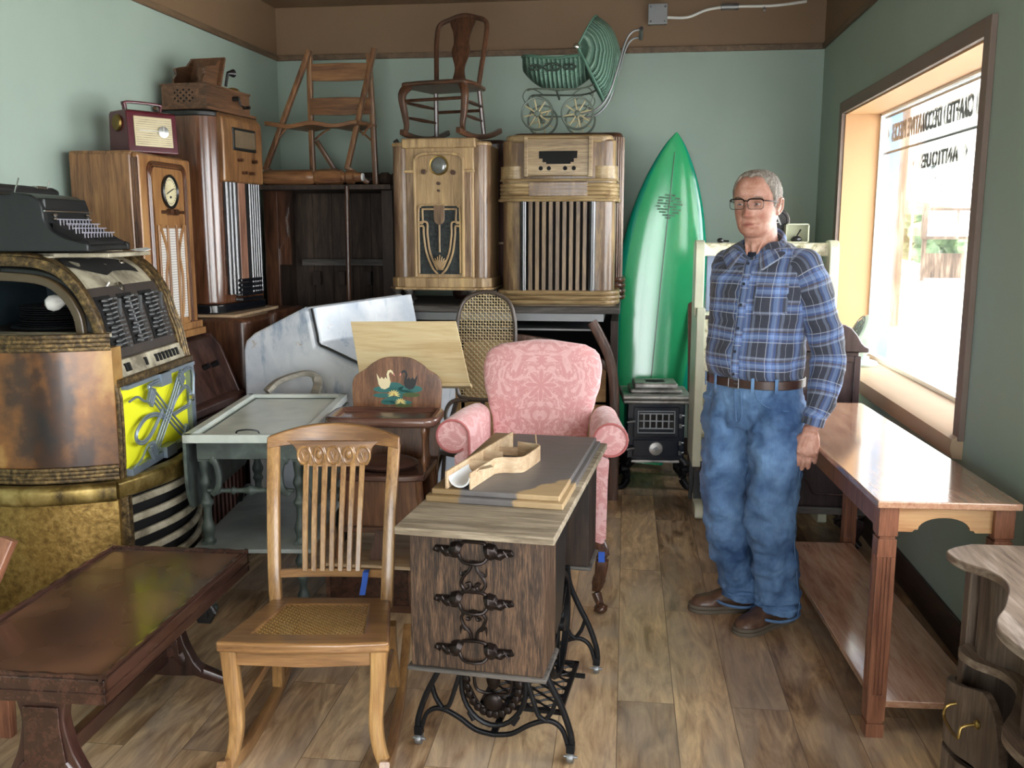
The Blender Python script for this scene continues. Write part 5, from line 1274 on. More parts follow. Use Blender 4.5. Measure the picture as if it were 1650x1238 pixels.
for x in (-.31, .29): g = G(); g.prism([(.0, .70), (.10, .95), (.15, 1.01), (.22, 1.015), (.5, 1.015), (.5, .70)], x, x+.02, 'yz'); mk('side_cheek', g, 'radioP', t, bev=.006)
g = G(); m_ = frame_from((0, .098, .86), (0, .02, .895))[0]
for k, (u, v) in enumerate(((-.10, .05), (-.075, -.015), (.1, .0), (.2, .0))):
    yy = .105+(v)*.40; zz = .855+v*.95; q = G(); q.tube([(u, yy, zz), (u, yy-.03, zz+.014)], .015, 12); mk('knob', q, 'black', t)
g = G(); g.prism([(.078, .80), (.118, .895), (.114, .897), (.074, .802)], -.21, -.15, 'yz'); mk('dial_window', g, 'void', t)
for k in range(12): g = G(); x = -.26+k*.047; g.box(x-.012, x+.012, -.018, .0, .10, .55); mk('grille_slat', g, 'radioP', t)
g = G(); g.box(-.30, .30, -.03, .0, .58, .66); g.box(-.30, .30, -.03, 0, 0, .09); mk('rails', g, 'radioP', t, merge=False)

t = thing('console_radio', 'amber veneer console radio with a round cream dial, standing behind the jukebox', 'console radio', (-2.17, 4.255, 1.002), 91)
t.location.z = 1.016
H_ = .872
g = G(); g.box(-.27, .20, .02, .31, 0, H_-.01); g.box(-.265, .265, .02, .31, 0, H_); mk('cabinet', g, 'radioA', t, bev=.012, seg=3, merge=False)
g = G(); g.box(-.26, .26, -.012, .02, .0, H_-.01); fr = mk('front_board', g, 'radioAf', t, bev=.012, seg=3)
for k in range(3): 
    for sx in (-1, 1): g = G(); g.box(sx*.262-.004, sx*.262+.004, -.008+k*.016, .002+k*.016, .03, H_-.03); mk('vertical_inlay', g, 'radioB', fr)
a_ = [(-.19, .02), (-.19, .78)]+[(-.19+.05*(1-cos(R(q))), .78+.05*sin(R(q))) for q in range(15, 91, 15)]+[(.19-.05*(1-cos(R(q))), .78+.05*sin(R(q))) for q in range(90, 0, -15)]+[(.19, .78), (.19, .02)]
g = G()
for k in range(3): g.sweep([(x*(1-k*.055), -.016, z-(.0 if z < .1 else k*.010)) for x, z in a_], rrect(.004, .006, .002, 1), up=(0, 1, 0))
mk('arched_moulding', g, 'radioB', fr, merge=False)
g = G(); g.prism([(x*.80, z*.985) for x, z in a_], -.020, -.010); mk('dial_panel', g, 'radioAf', fr)
g = G(); g.lathe([(.068, -.006), (.078, 0), (.080, .012), (.072, .016), (.066, .008)], T(0, -.020, .70, 90), 32); dl = mk('dial_bezel', g, 'black', fr)
M['dial'] = mottle('aged_cream_dial', ['#b9ac84', '#d8cfa8', '#e6dfc0'], 6, .4, 0, .3, 3, 0)
g = G(); g.lathe([(0, 0), (.070, 0), (.070, .004), (0, .004)], T(0, -.022, .70, 90), 32); mk('dial_face', g, 'dial', dl)
g = G()
for k in range(24): g.bar((.052*cos(k*pi/12), -.0275, .70+.052*sin(k*pi/12)), (.060*cos(k*pi/12), -.0275, .70+.060*sin(k*pi/12)), .002, .001, (0, 1, 0))
g.bar((-.035, -.028, .69), (.035, -.028, .715), .004, .001, (0, 1, 0)); g.ell((0, -.028, .675), .006, 8, 6); mk('dial_marks', g, 'black', dl, merge=False)
for x, r in ((-.08, .008), (-.025, .015), (.03, .015), (.09, .008)): g = G(); g.tube([(x, -.018, .605), (x, -.045, .605)], r, 12); mk('knob', g, 'walnut', fr)
s = NT('pale_plaid_cloth', .9); x, y, z = s.sep(s.co())
ck = s.math('MAXIMUM', s.math('GREATER_THAN', s.math('SINE', s.math('MULTIPLY', x, 520)), .3), s.math('GREATER_THAN', s.math('SINE', s.math('MULTIPLY', z, 520)), .3))
s.col(s.mix(ck, '#8f8d92', '#d6d2c8')); M['plaidcloth'] = s.m
g = G(); g.box(-.13, .13, -.022, -.018, .10, .53); mk('grille_cloth', g, 'plaidcloth', fr)
for k, x in enumerate((-.135, -.075, -.045, .045, .075, .135)):
    g = G()
    pts = [(x, -.026, .08), (x, -.026, .545)] if abs(x) < .06 or abs(x) > .1 else sp([(x*.65, -.026, .08), (x, -.026, .16), (x*1.1, -.026, .30), (x*.8, -.026, .42), (x*1.6, -.026, .545)], 6)
    g.sweep(pts, rrect(.007, .005, .002, 1), up=(0, 1, 0)); mk('grille_bar', g, 'radioAf', fr)
for i, z in enumerate((0, .035)): g = G(); g.box(-.285+i*.008, .285-i*.008, -.04+i*.012, .32, z, z+.035); mk('base_moulding', g, 'radioAf', t, bev=.005)

t = thing('portable_radio', 'maroon portable radio with a handle, on top of the amber console radio', 'portable radio', (-2.185, 4.215, 1.889), 58)
M['maroon'] = plain('maroon_plastic', '#4a0f1c', .25, 0, .4, .12); M['gilt'] = plain('champagne_panel', '#c2b694', .35, .4)
g = G(); g.prism([(.0, 0), (.01, .185), (.025, .192), (.155, .192), (.17, .18), (.18, 0)], -.125, .125, 'yz'); mk('case', g, 'maroon', t, bev=.008, seg=3)
g = G(); g.add([(x, y, z) for y, z in ((-.004, .03), (.003, .165)) for x in (-.095, .095)]+[(x, y+.01, z) for y, z in ((-.004, .03), (.003, .165)) for x in (-.095, .095)], [(0, 1, 3, 2), (4, 6, 7, 5), (0, 4, 5, 1), (2, 3, 7, 6), (0, 2, 6, 4), (1, 5, 7, 3)]); dp = mk('dial_panel', g, 'gilt', t, bev=.003)
g = G(); [g.box(-.088, .088, -.007+.0015*k*.35, -.003+.0015*k*.35, .038+k*.010, .041+k*.010) for k in range(12)]; mk('panel_lines', g, 'dustcream', dp, merge=False)
g = G(); g.lathe([(.0, 0), (.024, 0), (.026, .004), (0, .006)], T(.045, -.004, .10, 90), 20); g.bar((-.08, -.009, .10), (.045, -.009, .10), .003, .002, (0, 1, 0)); g.bar((.045, -.010, .10), (.045, -.010, .125), .004, .002, (0, 1, 0)); mk('pointer_knob', g, 'chrome', dp, merge=False)
g = G(); g.lathe([(0, 0), (.034, 0), (.038, .006), (.034, .014), (0, .018)], T(-.122, .09, .135, 0, -90), 22); mk('side_knob', g, 'brass', t)
g = G(); g.sweep(sp([(-.085, .09, .190), (-.088, .09, .215), (-.080, .09, .232), (.080, .09, .232), (.088, .09, .215), (.085, .09, .190)], 3), rrect(.006, .014, .003, 2), up=(0, 1, 0)); mk('handle', g, 'maroon', t)

# tall glossy console radio standing on another console
t = thing('low_console_radio', 'rounded brown console radio under the tall glossy radio, against the left wall', 'console radio', (-1.98, 5.17, 0), 90)
g = G(); g.prism(rrect(.45, .21, .06, 6), 0, 1.075, 'xy'); g.m = Matrix(); o = mk('cabinet', g, 'walnut', t, bev=.03, seg=4, loc=(0, .21, 0))
g = G(); g.prism(rrect(.215, .03, .02, 4), .02, 1.09, 'xy'); mk('front_panel', g, 'walnut', t, bev=.02, seg=3, loc=(.06, -.005, 0))
g = G(); g.box(-.10, .20, -.045, -.03, .60, .95); mk('dial_recess', g, 'darkwood', t, bev=.004)
g = G(); g.box(-.45, .45, -.02, .41, 0, .06); mk('plinth', g, 'walnut_x', t, bev=.008)
tag(mk('pale_board', G().box(-2.42, -2.06, 4.74, 5.36, 1.0755, 1.091), 'palewood', bev=.002), 'pale thin board between the tall glossy radio and the brown console under it', 'board')
M['darkdial'] = plain('browned_dial_glass', '#6b5b47', .15, 0, .6, .3, 20)
t = thing('tall_console_radio', 'tall glossy brown console radio with dark fluted front, against the left wall', 'console radio', (-2.125, 5.01, 1.0915), 83)
g = G(); oo = [(-.27, .30), (.27, .30), (.27, .06)]+[(.21+.06*cos(R(a)), .06-.06*sin(R(a))) for a in range(0, 91, 15)]+[(-.17-.10*sin(R(a)), .08-.10*cos(R(a))+.02) for a in range(0, 91, 12)]
g.prism(oo, .05, 1.045, 'xy'); mk('cabinet', g, 'radioB', t, bev=.012, seg=3)
g = G(); g.prism([(x*1.015, y*1.01-.002) for x, y in oo], 1.03, 1.065, 'xy'); mk('dark_top', g, 'black', t, bev=.012, seg=3)
g = G(); g.prism([(-.03, .70), (-.035, .95), (-.03, 1.03), (.0, 1.06), (.05, 1.07), (.05, .70)], -.19, .225, 'yz'); dp = mk('dial_panel', g, 'radioA', t, bev=.012, seg=3)
g = G(); g.box(-.10, .14, -.040, -.030, .87, .99); mk('dial_bezel', g, 'black', dp, bev=.004); g = G(); g.box(-.085, .125, -.042, -.040, .885, .975); mk('dial_glass', g, 'darkdial', dp)
for x, z in ((-.05, .82), (.10, .82), (-.01, .755), (.07, .755)): g = G(); g.tube([(x, -.035, z), (x, -.065, z)], .009, 10); mk('knob', g, 'walnut', dp)
g = G(); g.box(-.15, .20, -.01, .03, .10, .70); mk('grille_cloth', g, 'void', t)
M['copperstrip'] = wood('copper_coloured_strip', ['#6e4632', '#9c6a4e', '#b98a6e'], 'z', .35, .2)
M['blackgloss'] = plain('black_gloss_lacquer', '#131519', .15, 0, .7)
for x, r, m in ((-.15, .018, 'blackgloss'), (-.112, .018, 'blackgloss'), (-.074, .02, 'blackgloss'), (.09, .012, 'blackgloss'), (.115, .012, 'blackgloss'), (.14, .012, 'blackgloss'), (.165, .012, 'blackgloss'), (.19, .012, 'blackgloss')): g = G(); g.tube([(x, -.012, .10), (x, -.012, .70)], r, 10); mk('fluted_column', g, m, t)
g = G(); g.box(-.04, .035, -.02, 0, .16, .70); mk('centre_strip', g, 'copperstrip', t, bev=.004)
g = G(); [g.box(-.09, .14, -.045, 0, .06+k*.026, .078+k*.026) for k in range(5)]; mk('lower_louvres', g, 'blackgloss', t, bev=.004, merge=False)
g = G(); g.prism([(x*1.03, y*1.02-.006) for x, y in oo], .0, .05, 'xy'); mk('plinth', g, 'blackgloss', t, bev=.008)

# crank wall telephone lying on its back
t = thing('wall_telephone', 'antique wooden crank telephone lying on its back on the tall glossy radio', 'telephone', (-2.25, 4.99, 2.157), 84)
# local: front -y is toward the room; long axis along local x
M['phoneoak'] = wood('brown_oak_phone', ['#3c2412', '#6b4526', '#8a5f38'], 'x', .4, .2)
g = G(); g.box(-.24, .28, -.12, .20, 0, .018); mk('backboard', g, 'phoneoak', t, bev=.006)
g = G(); g.box(-.215, .24, -.10, .16, .018, .125); bx = mk('box', g, 'phoneoak', t, bev=.003)
g = G(); g.box(-.222, .246, -.106, .166, .122, .134); mk('lid_edge', g, 'phoneoak', bx, bev=.003)
for k in range(-3, 4):
    for j in range(-2, 3):
        if abs(k)+abs(j) < 5:
            pass
g = G()
for k in range(-3, 4):
    for j in range(-2, 3):
        if (k+j) % 2 == 0: g.lathe([(0, 0), (.0055, 0), (.0055, .0015), (0, .0015)], T(-.2155, .03+k*.017, .072+j*.014, 0, -90), 8)
mk('sound_holes', g, 'void', bx, merge=False)  # black discs paint the shade in the holes
g = G(); g.add([(-.20, y, z) for y, z in ((-.06, .134), (.15, .134), (.15, .26), (-.06, .26))]+[(-.185, y, z) for y, z in ((-.06, .134), (.15, .134), (.15, .26), (-.06, .26))], [(0, 1, 2, 3), (7, 6, 5, 4), (0, 4, 5, 1), (1, 5, 6, 2), (2, 6, 7, 3), (3, 7, 4, 0)]) if 0 else None
g = G(); g.bar((-.02, .03, .134), (.045, .03, .30), .21, .014, (1, 0, 0)); sh = mk('writing_shelf', g, 'phoneoak', t, bev=.004)
for y in (-.055, .11): g = G(); g.prism([(-.17, .134), (-.165, .165), (-.14, .19), (-.15, .22), (-.10, .235), (-.03, .25), (.03, .30), (-.03, .134)], y, y+.014); mk('shelf_bracket', g, 'phoneoak', sh, bev=.002)
g = G(); g.tube([(.05, -.08, .22), (.09, -.09, .225)], [.010, .022], 12); g.tube([(.04, -.07, .15), (.05, -.08, .22)], .008, 8); mk('mouthpiece', g, 'black', t)
g = G(); g.ell((.15, -.05, .142), (.035, .035, .018), 14, 8); mk('bell', g, 'brass', t)
g = G(); g.tube([(.06, -.10, .085), (.06, -.135, .085)], .014, 12); g.tube([(.06, -.135, .085), (.065, -.14, .05), (.12, -.145, .045)], .005, 8); g.tube([(.12, -.125, .045), (.12, -.165, .045)], .009, 8); mk('crank', g, 'black', t)
# ================= back of the shop =================
# tall curved-end sideboard carrying the two big radios
M['deskbrown'] = wood('worn_brown_arch_wood', ['#3a2519', '#654534', '#8a6450'], 'z', .4, .25)
t = thing('arched_sideboard', 'tall sideboard with curved brown legs and tan panels, carrying two big console radios', 'sideboard', (-.72, 5.20, 0), 0)
g = G(); g.box(-.69, .69, 0, .82, 1.075, 1.112); mk('top', g, 'greywood', t, bev=.006)
g = G(); g.box(-.66, .60, .03, .82, 1.03, 1.075); g.box(-.60, .55, .05, .8, .975, .985); mk('under_shelf', g, 'steel', t, merge=False)
for sx in (-1, 1):
    g = G(); g.sweep(sp([(sx*.535, .04, 1.03), (sx*.575, .04, .96), (sx*.635, .04, .83), (sx*.665, .04, .66), (sx*.672, .04, .40), (sx*.672, .04, .0)], 6), rrect(.028, .03, .008, 3), up=(0, 1, 0)); mk('curved_leg', g, 'deskbrown', t)
    g = G(); g.box(sx*.66-.02, sx*.66+.02, .08, .72, 0, 1.03); mk('side_panel', g, 'darkwood', t)
g = G(); g.sweep(sp([(-.665, .05, .66), (-.60, .05, .80), (-.40, .05, .89), (-.10, .05, .935), (.12, .05, .93), (.37, .05, .89), (.55, .05, .82), (.64, .05, .76)], 6), rrect(.022, .02, .006, 2), up=(0, 1, 0)); mk('arched_rail', g, 'deskbrown', t)
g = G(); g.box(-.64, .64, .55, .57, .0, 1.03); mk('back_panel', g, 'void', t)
for x0, x1, zt in ((-.63, -.22, .82), (-.20, .22, .88), (.24, .62, .82)):
    for z0, z1 in ((.12, .55), (.565, zt)):
        g = G()
        if z1 > .6: g.prism([(x0, z0), (x1, z0)]+[(lerp(x1, x0, k/8), .915-.175*abs(lerp(x1, x0, k/8)/.64)**2.3) for k in range(9)], .06, .075)
        else: g.box(x0, x1, .06, .075, z0, z1)
        mk('tan_panel', g, 'tanpanel', t, bev=.004)
g = G(); g.box(-.65, .65, .04, .72, .04, .12); mk('plinth', g, 'deskbrown', t)

# tan console radio with a cathedral grille, on the sideboard
t = thing('console_radio', 'tan console radio with cathedral grille and round dial, on the sideboard', 'console radio', (-1.060, 5.30, 1.1125), -3)
g = G(); g.box(-.20, .20, .0, .30, .10, .93); g.box(-.285, .285, .06, .30, .10, .90); mk('cabinet', g, 'rad1', t, bev=.008, merge=False)
for sx in (-1, 1):
    g = G(); g.lathe([(.062, .155), (.062, .90)], T(sx*.225, .062, 0), 26); mk('rounded_column', g, 'rad1c', t)
    g = G(); g.lathe([(.0, .895), (.066, .895), (.068, .905), (.06, .915), (0, .915)], T(sx*.225, .062, 0), 26); mk('column_cap', g, 'rad1', t)
    g = G(); g.box(sx*.165-.022, sx*.165+.022, -.015, .02, .16, .75); mk('pilaster', g, 'rad1c', t, bev=.004)
    g = G(); g.box(sx*.170-.034, sx*.170+.034, -.020, .02, .745, .76); mk('collar', g, 'rad1', t, bev=.003)
g = G(); g.box(-.215, .215, -.02, .28, .88, .935); mk('top_moulding', g, 'rad1', t, bev=.01, seg=3)
g = G(); g.sweep(sp([(-.140, -.012, .16), (-.140, -.012, .76), (-.135, -.012, .82), (-.10, -.012, .845), (0, -.012, .852), (.10, -.012, .845), (.135, -.012, .82), (.140, -.012, .76), (.140, -.012, .16)], 6), rrect(.008, .010, .003, 2), up=(0, 1, 0)); mk('arched_moulding', g, 'rad1', t)
g = G(); g.box(-.135, .135, -.006, .0, .56, .84); mk('front_panel', g, 'rad1', t)
# base mouldings
for z0, z1, e, m in ((.10, .155, .0, 'rad1'), (.085, .10, .012, 'rad1')):
    g = G(); g.prism([(-.225-e, .30), (-.295-e, .30), (-.295-e, .03), (-.25-e, -.02-e), (-.205-e, -.02-e), (-.205-e, -.035-e), (.205+e, -.035-e), (.205+e, -.02-e), (.25+e, -.02-e), (.295+e, .03), (.295+e, .30)], z0, z1, 'xy'); mk('base_moulding', g, m, t, bev=.005)
g = G(); g.lathe([(.048, 0), (.056, .002), (.054, .010), (.046, .008)], T(0, -.004, .785, 90), 28); dl = mk('dial_bezel', g, 'brass', t)
M['dialglass'] = plain('grey_convex_dial_glass', '#5c605c', .08, 0, .8, .25, 12)
g = G(); g.ell((0, -.004, .785), (.049, .012, .049), 24, 12); mk('dial_glass', g, 'dialglass', dl)
for x, z, r in ((-.085, .75, .014), (.085, .745, .014), (.0, .685, .010), (0, .645, .007)): g = G(); g.tube([(x, -.004, z), (x, -.032, z)], r, 12); mk('knob', g, 'walnut', t)
M['greycloth'] = mottle('grey_green_speaker_cloth', ['#23282a', '#343b3b', '#434a48'], 60, .95, bump=.4)
g = G(); g.box(-.122, .122, -.005, .0, .175, .565); gc = mk('speaker_cloth', g, 'greycloth', t)
def fret(pts, r=.0065): g = G(); g.sweep(sp([(x, -.012, z) for x, z in pts], 6), rrect(r, .005, .002, 1), up=(0, 1, 0)); mk('fretwork', g, 'rad1', gc)
fret([(-.122, .18), (-.122, .52), (-.112, .555), (-.09, .565), (.09, .565), (.112, .555), (.122, .52), (.122, .18)], .006)
for sx in (-1, 1):
    for (dx, dz) in ((0, 0), (.024, .022)):
        fret([(sx*(.122-dx*.0), .445+dz) if dx == 0 else (sx*.122, .467), (sx*(.095-dx*.9), .445+dz), (sx*(.092-dx*.9), .40), (sx*(.078-dx*.9), .30), (sx*(.045-dx*.7), .215+dx*.6), (sx*.012, .175+dx)], .0055)
    fret([(sx*.122, .467), (sx*.098, .467), (sx*.098, .535), (sx*.09, .542), (sx*.03, .542)], .005)
fret([(0, .46), (0, .30)], .005)
g = G(); g.prism([(p.x, p.y) for p in sp([(-.030, .565), (-.030, .485), (-.018, .462), (0, .455), (.018, .462), (.030, .485), (.030, .565)], 3)], -.018, -.006); mk('grille_tongue', g, 'rad1c', gc, bev=.002)
g = G()
for k in range(-3, 4): g.tube(sp([(0, -.014, .20), (k*.008, -.018, .245), (k*.014, -.012, .285-abs(k)*.010)], 4), [.006, .007, .007, .006, .005, .004, .004, .004, .003][:9], 6)
mk('carved_leaf', g, 'rad1', gc, merge=False)
for x, y in ((-.265, .02), (-.185, -.02), (.185, -.02), (.265, .02), (-.25, .27), (.25, .27)):
    g = G(); g.lathe([(.018, 0), (.030, .008), (.030, .018), (.020, .028), (.016, .045), (.022, .070), (.028, .078), (.028, .086)], T(x, y, 0), 14); mk('foot', g, 'greywood', t)

# wide console radio with vertical slats
t = thing('slatted_console_radio', 'wide scuffed console radio with vertical slats and an empty dial opening, on the sideboard', 'console radio', (-.385, 5.28, 1.1125), 0)
def rb(g, hw, y0, y1, r, z0, z1): g.prism([(x, y+(y0+y1)/2) for x, y in rrect(hw, (y1-y0)/2, r, 6)], z0, z1, 'xy')
g = G(); rb(g, .318, .0, .36, .085, .06, .92); cb = mk('cabinet', g, 'rad2', t, bev=.012, seg=3)
g = G(); rb(g, .300, -.01, .35, .09, .90, .945); mk('rounded_top', g, 'rad2x', t, bev=.015, seg=3)
g = G(); g.prism([(-.185, .72), (.185, .72), (.185, .925), (-.185, .925)], -.022, .01); dp = mk('dial_panel', g, 'rad2x', t, bev=.008)
g = G(); g.prism([(-.105, .855), (-.105, .815), (-.085, .815), (-.085, .795), (-.065, .795), (-.065, .785), (.07, .785), (.07, .795), (.088, .795), (.088, .815), (.105, .815), (.108, .855)], -.0235, -.0215); mk('dial_opening', g, 'void', dp)  # black plate paints the darkness behind the empty opening
for x in (-.095, -.05, .04, .088): g = G(); g.lathe([(0, 0), (.012, 0), (.012, .0015), (0, .0015)], T(x, -.0215, .762, 90), 16); mk('knob_hole', g, 'void', dp)
for sx in (-1, 1):
    g = G(); g.box(sx*.178-.012, sx*.178+.012, -.03, .0, .715, .935); mk('dial_pilaster', g, 'rad2x', t, bev=.005)
    g = G(); g.lathe([(.085, .70), (.085, .775)], T(sx*.245, .075, 0), 24); mk('shoulder', g, 'rad2x', t)
def bandring(z, r, e, mat='rad2x', nm='moulding'):
    pts = [(x*1.0, y+.175, z) for x, y in rrect(.326+e, .185+e, .10, 6)]
    g = G(); g.tube(pts, r, 8, True); return mk(nm, g, mat, t)
for z in (.605, .628, .650, .672): bandring(z, .0125, .0)
g = G(); rb(g, .322, -.006, .36, .09, .595, .70); mk('waist_band', g, 'rad2x', t, bev=.005)
g = G(); g.box(-.165, .165, -.022, .02, .61, .690); mk('waist_plate', g, 'rad2', t, bev=.005)
bandring(.59, .009, .012); bandring(.70, .007, .004)
g = G(); g.box(-.20, .20, -.004, .0, .09, .585); mk('slat_opening', g, 'void', t)
for sx in (-1, 1): g = G(); g.tube([(sx*.192, -.004, .085), (sx*.192, -.004, .585)], .022, 14); mk('dark_column', g, 'blackgloss', t)
for k in range(9): x = -.152+k*.038; g = G(); g.box(x-.011, x+.011, -.022, -.004, .088, .585); mk('slat', g, 'slat', t, bev=.002)
for z in (.022, .048, .074): bandring(z, .015, .01, nm='base_moulding')
g = G(); rb(g, .33, -.008, .365, .09, 0, .085); mk('base', g, 'rad2x', t)

t = thing('fluted_console_radio', 'dark console radio with fluted rounded corner, behind the slatted console radio', 'console radio', (-.365, 5.72, 1.1125), 0)
g = G(); rb(g, .335, 0, .33, .06, 0, 1.0); mk('cabinet', g, 'walnut', t, bev=.03, seg=4)
g = G()
for k in range(7): a = R(-90+15*k); g.tube([(.275+.062*cos(a), .06+.062*sin(a), .14), (.275+.062*cos(a), .06+.062*sin(a), .97)], .006, 6)
mk('flutes', g, 'rad1c', t, merge=False)
g = G()
for z in (.02, .055, .09, .125): g.tube([(x*1.04, y*1.04+.165, z) for x, y in rrect(.335, .165, .06, 5)], .016, 8, True)
mk('ringed_base', g, 'walnut_x', t, merge=False)
g = G(); g.box(-.10, .10, -.006, .0, .955, .962); mk('moulding', g, 'rad2x', t)
t = thing('dark_console_radio', 'narrow view of a dark rounded console radio between the tan and the slatted radios', 'console radio', (-.905, 5.72, 1.1125), 0)
g = G(); rb(g, .175, 0, .32, .07, 0, .965); mk('cabinet', g, 'mahog_z', t, bev=.03, seg=4); g = G(); g.box(-.17, .17, -.008, 0, .34, .352); mk('moulding', g, 'rad2x', t)

# wicker baby carriage
s = NT('green_painted_wicker', .5)
uvn = s.n('ShaderNodeUVMap', uv_map='uv').outputs[0]; ux, uy, _ = s.sep(uvn)
w1_ = s.math('SINE', s.math('MULTIPLY', ux, 2*pi/.026)); w2_ = s.math('SINE', s.math('MULTIPLY', uy, 2*pi/.009))
h = s.math('ADD', s.math('MULTIPLY', w1_, .8), s.math('MULTIPLY', w2_, .2))
s.col(s.mix(s.noise(s.co(), 14, 4), s.mix(s.ramp(h, [(.2, 0.), (.8, 1.)]), '#466a5a', '#7da08f'), s.mix(s.ramp(h, [(.2, 0.), (.8, 1.)]), '#557a6a', '#93b2a3')))
s.bump(h, 1., .006); M['wicker'] = s.m
M['darkwick'] = plain('dark_woven_motif', '#2b3a30', .7); M['carrgrey'] = plain('worn_green_grey_iron', '#5c665c', .45, .4, 0, .3); M['woodcream'] = plain('cream_painted_spokes', '#b9ae88', .5, 0, 0, .2)
t = thing('baby_carriage', 'green wicker baby carriage with a raised hood, on top of the fluted and slatted radios', 'baby carriage', (-.40, 5.80, 2.1135), 0)
# body: hull lofted along x with tumblehome; UV makes the ribs
def hull(inner=0.):
    rings = []
    N = 30
    xs = [-.235+.43*k/16 for k in range(17)]
    for i in range(17):
        x = xs[i]; q = (x+.235)/.43
        zt = .435-.022*sin(pi*q)*(1 if q < .6 else .8)+.0*q; wd = (.165*min(1, (q+.02)*9)**.45)*(1-max(0, q-.86)*1.5)
        zb = .25+.11*(abs(q-.5)*2)**2.4
        sec = []
        for k in range(N+1):
            a = pi*k/N; sec.append((x, -wd*cos(a)*1.0, zt-(zt-zb)*(max(0, sin(a))**.75)))
        rings.append(sec)
    return rings
HR = hull(); g = G(); 
vs = []; uv = []; fs = []
n = len(HR[0])
for i, rg in enumerate(HR):
    v_ = 0
    for k, p in enumerate(rg):
        if k: v_ += (Vector(p)-Vector(rg[k-1])).length
        vs.append(p); uv.append((p[0]+.06*(p[2]-.35), v_))
for i in range(len(HR)-1):
    for k in range(n-1): fs.append((i*n+k, i*n+k+1, (i+1)*n+k+1, (i+1)*n+k))
fs.append(tuple(range(n))); 
g.add(vs, fs, uv)
bd = mk('body', g, 'wicker', t, ang=70); so = bd.modifiers.new('thick', 'SOLIDIFY'); so.thickness = .008
g = G(); g.tube([rg[0] for rg in HR]+[HR[-1][n//2]][:0], .009, 6); g.tube([rg[-1] for rg in HR], .009, 6); mk('rolled_edge', g, 'wicker', bd, merge=False)
g = G()
for cx, a, b in ((-.15, .038, .017), (-.05, .055, .024), (.05, .04, .017)):
    for q in (-1, 1):
        P = []
        for j in range(25):
            u = j/24; x = cx-a+2*a*u; z = .36+q*b*sin(pi*u*2)*abs(sin(pi*u))**.3
            P.append((x, -.169, z))
        g.tube(P, .004, 5)
        g.tube([(cx-a+2*a*u, -.168, .36+q*b*(1-abs(2*u-1))) for u in [j/8 for j in range(9)]], .004, 5)
mk('woven_motif', g, 'darkwick', bd, merge=False)
# hood: quarter dome, tipped up; ribs run as arcs
g = G(); vs = []; uv = []; fs = []; NA, NB = 14, 20
piv = Vector((.095, 0, .470))
for i in range(NA+1):
    al = R(lerp(62, -62, i/NA))          # sweep of the hood from front edge to back
    L = curve1([(0, .225), (.35, .235), (.62, .255), (1, .325)], i/NA)[0]
    for k in range(NB+1):
        th = pi*k/NB; rr = L*(max(0, sin(th))**.55); wy = -.175*cos(th)
        vs.append((piv.x+rr*cos(al)*1.0, wy, piv.z+rr*sin(al))); uv.append((k*.026*1.5, i*.03))
for i in range(NA):
    for k in range(NB): a = i*(NB+1)+k; fs.append((a, a+1, a+NB+2, a+NB+1))
g.add(vs, fs, uv); hd = mk('hood', g, 'wicker', t, ang=70); so = hd.modifiers.new('thick', 'SOLIDIFY'); so.thickness = .008
g = G(); g.tube(vs[:NB+1], .006, 6); g.tube(vs[-NB-1:], .009, 6); mk('hood_rim', g, 'wicker', hd)
g = G(); g.ell((.090, -.185, .470), (.018, .012, .018), 12, 8); mk('hood_knob', g, 'chrome', hd)
g = G()
for y in (-.13, .13):
    g.tube(sp([(-.20, y, .235), (-.15, y, .245), (.10, y, .24), (.20, y, .27), (.235, y, .31)], 4), .006, 6)
    for x, s_ in ((-.135, -1), (.10, 1)):
        g.tube(sp([(x, y, .10), (x+s_*.05, y, .13), (x+s_*.09, y, .20), (x+s_*.06, y, .245), (x+s_*.01, y, .235), (x-s_*.03, y, .21)], 5), .0035, 6)
for x in (-.135, .10): g.tube([(x, -.17, .097), (x, .17, .097)], .005, 6)
g.tube([(-.03, -.13, .24), (-.02, 0, .20), (-.03, .13, .24)], .006, 6); g.tube([(-.135, 0, .10), (.10, 0, .10)], .005, 6)
mk('undercarriage', g, 'carrgrey', t, merge=False)
for x in (-.135, .10):
    for y in (-.18, .18):
        m_ = T(x, y, .097, 90); g = G(); g.lathe([(.084, -.006), (.094, -.007), (.097, 0), (.094, .007), (.084, .006)], m_, 32); wl = mk('wheel', g, 'carrgrey', t)
        g = G(); g.lathe([(0, -.014), (.016, -.012), (.018, 0), (.016, .012), (0, .016)], m_, 14)
        mk('hub', g, 'carrgrey', wl)
        g = G()
        for k in range(8): a = k*pi/4+.2; g.tube([(x+.014*cos(a), y, .097+.014*sin(a)), (x+.05*cos(a), y, .097+.05*sin(a)), (x+.086*cos(a), y, .097+.086*sin(a))], [.003, .0055, .003], 6)
        mk('spokes', g, 'woodcream', wl, merge=False)
g = G()
for y in (-.12, .10):
    g.tube(sp([(.10, y, .10), (.20, y, .12), (.275, y, .20), (.33, y, .36), (.37, y, .50), (.41, y, .555), (.46, y, .565)], 6), .0065, 8)
mk('push_handle', g, 'steel', t, merge=False)
t.children[-1].name = 'push_handle'
g = G(); g.tube([(.46, -.15, .565), (.46, .13, .565)], [.012, .016, .012, .018, .012], 12); mk('grip', g, 'black', t)

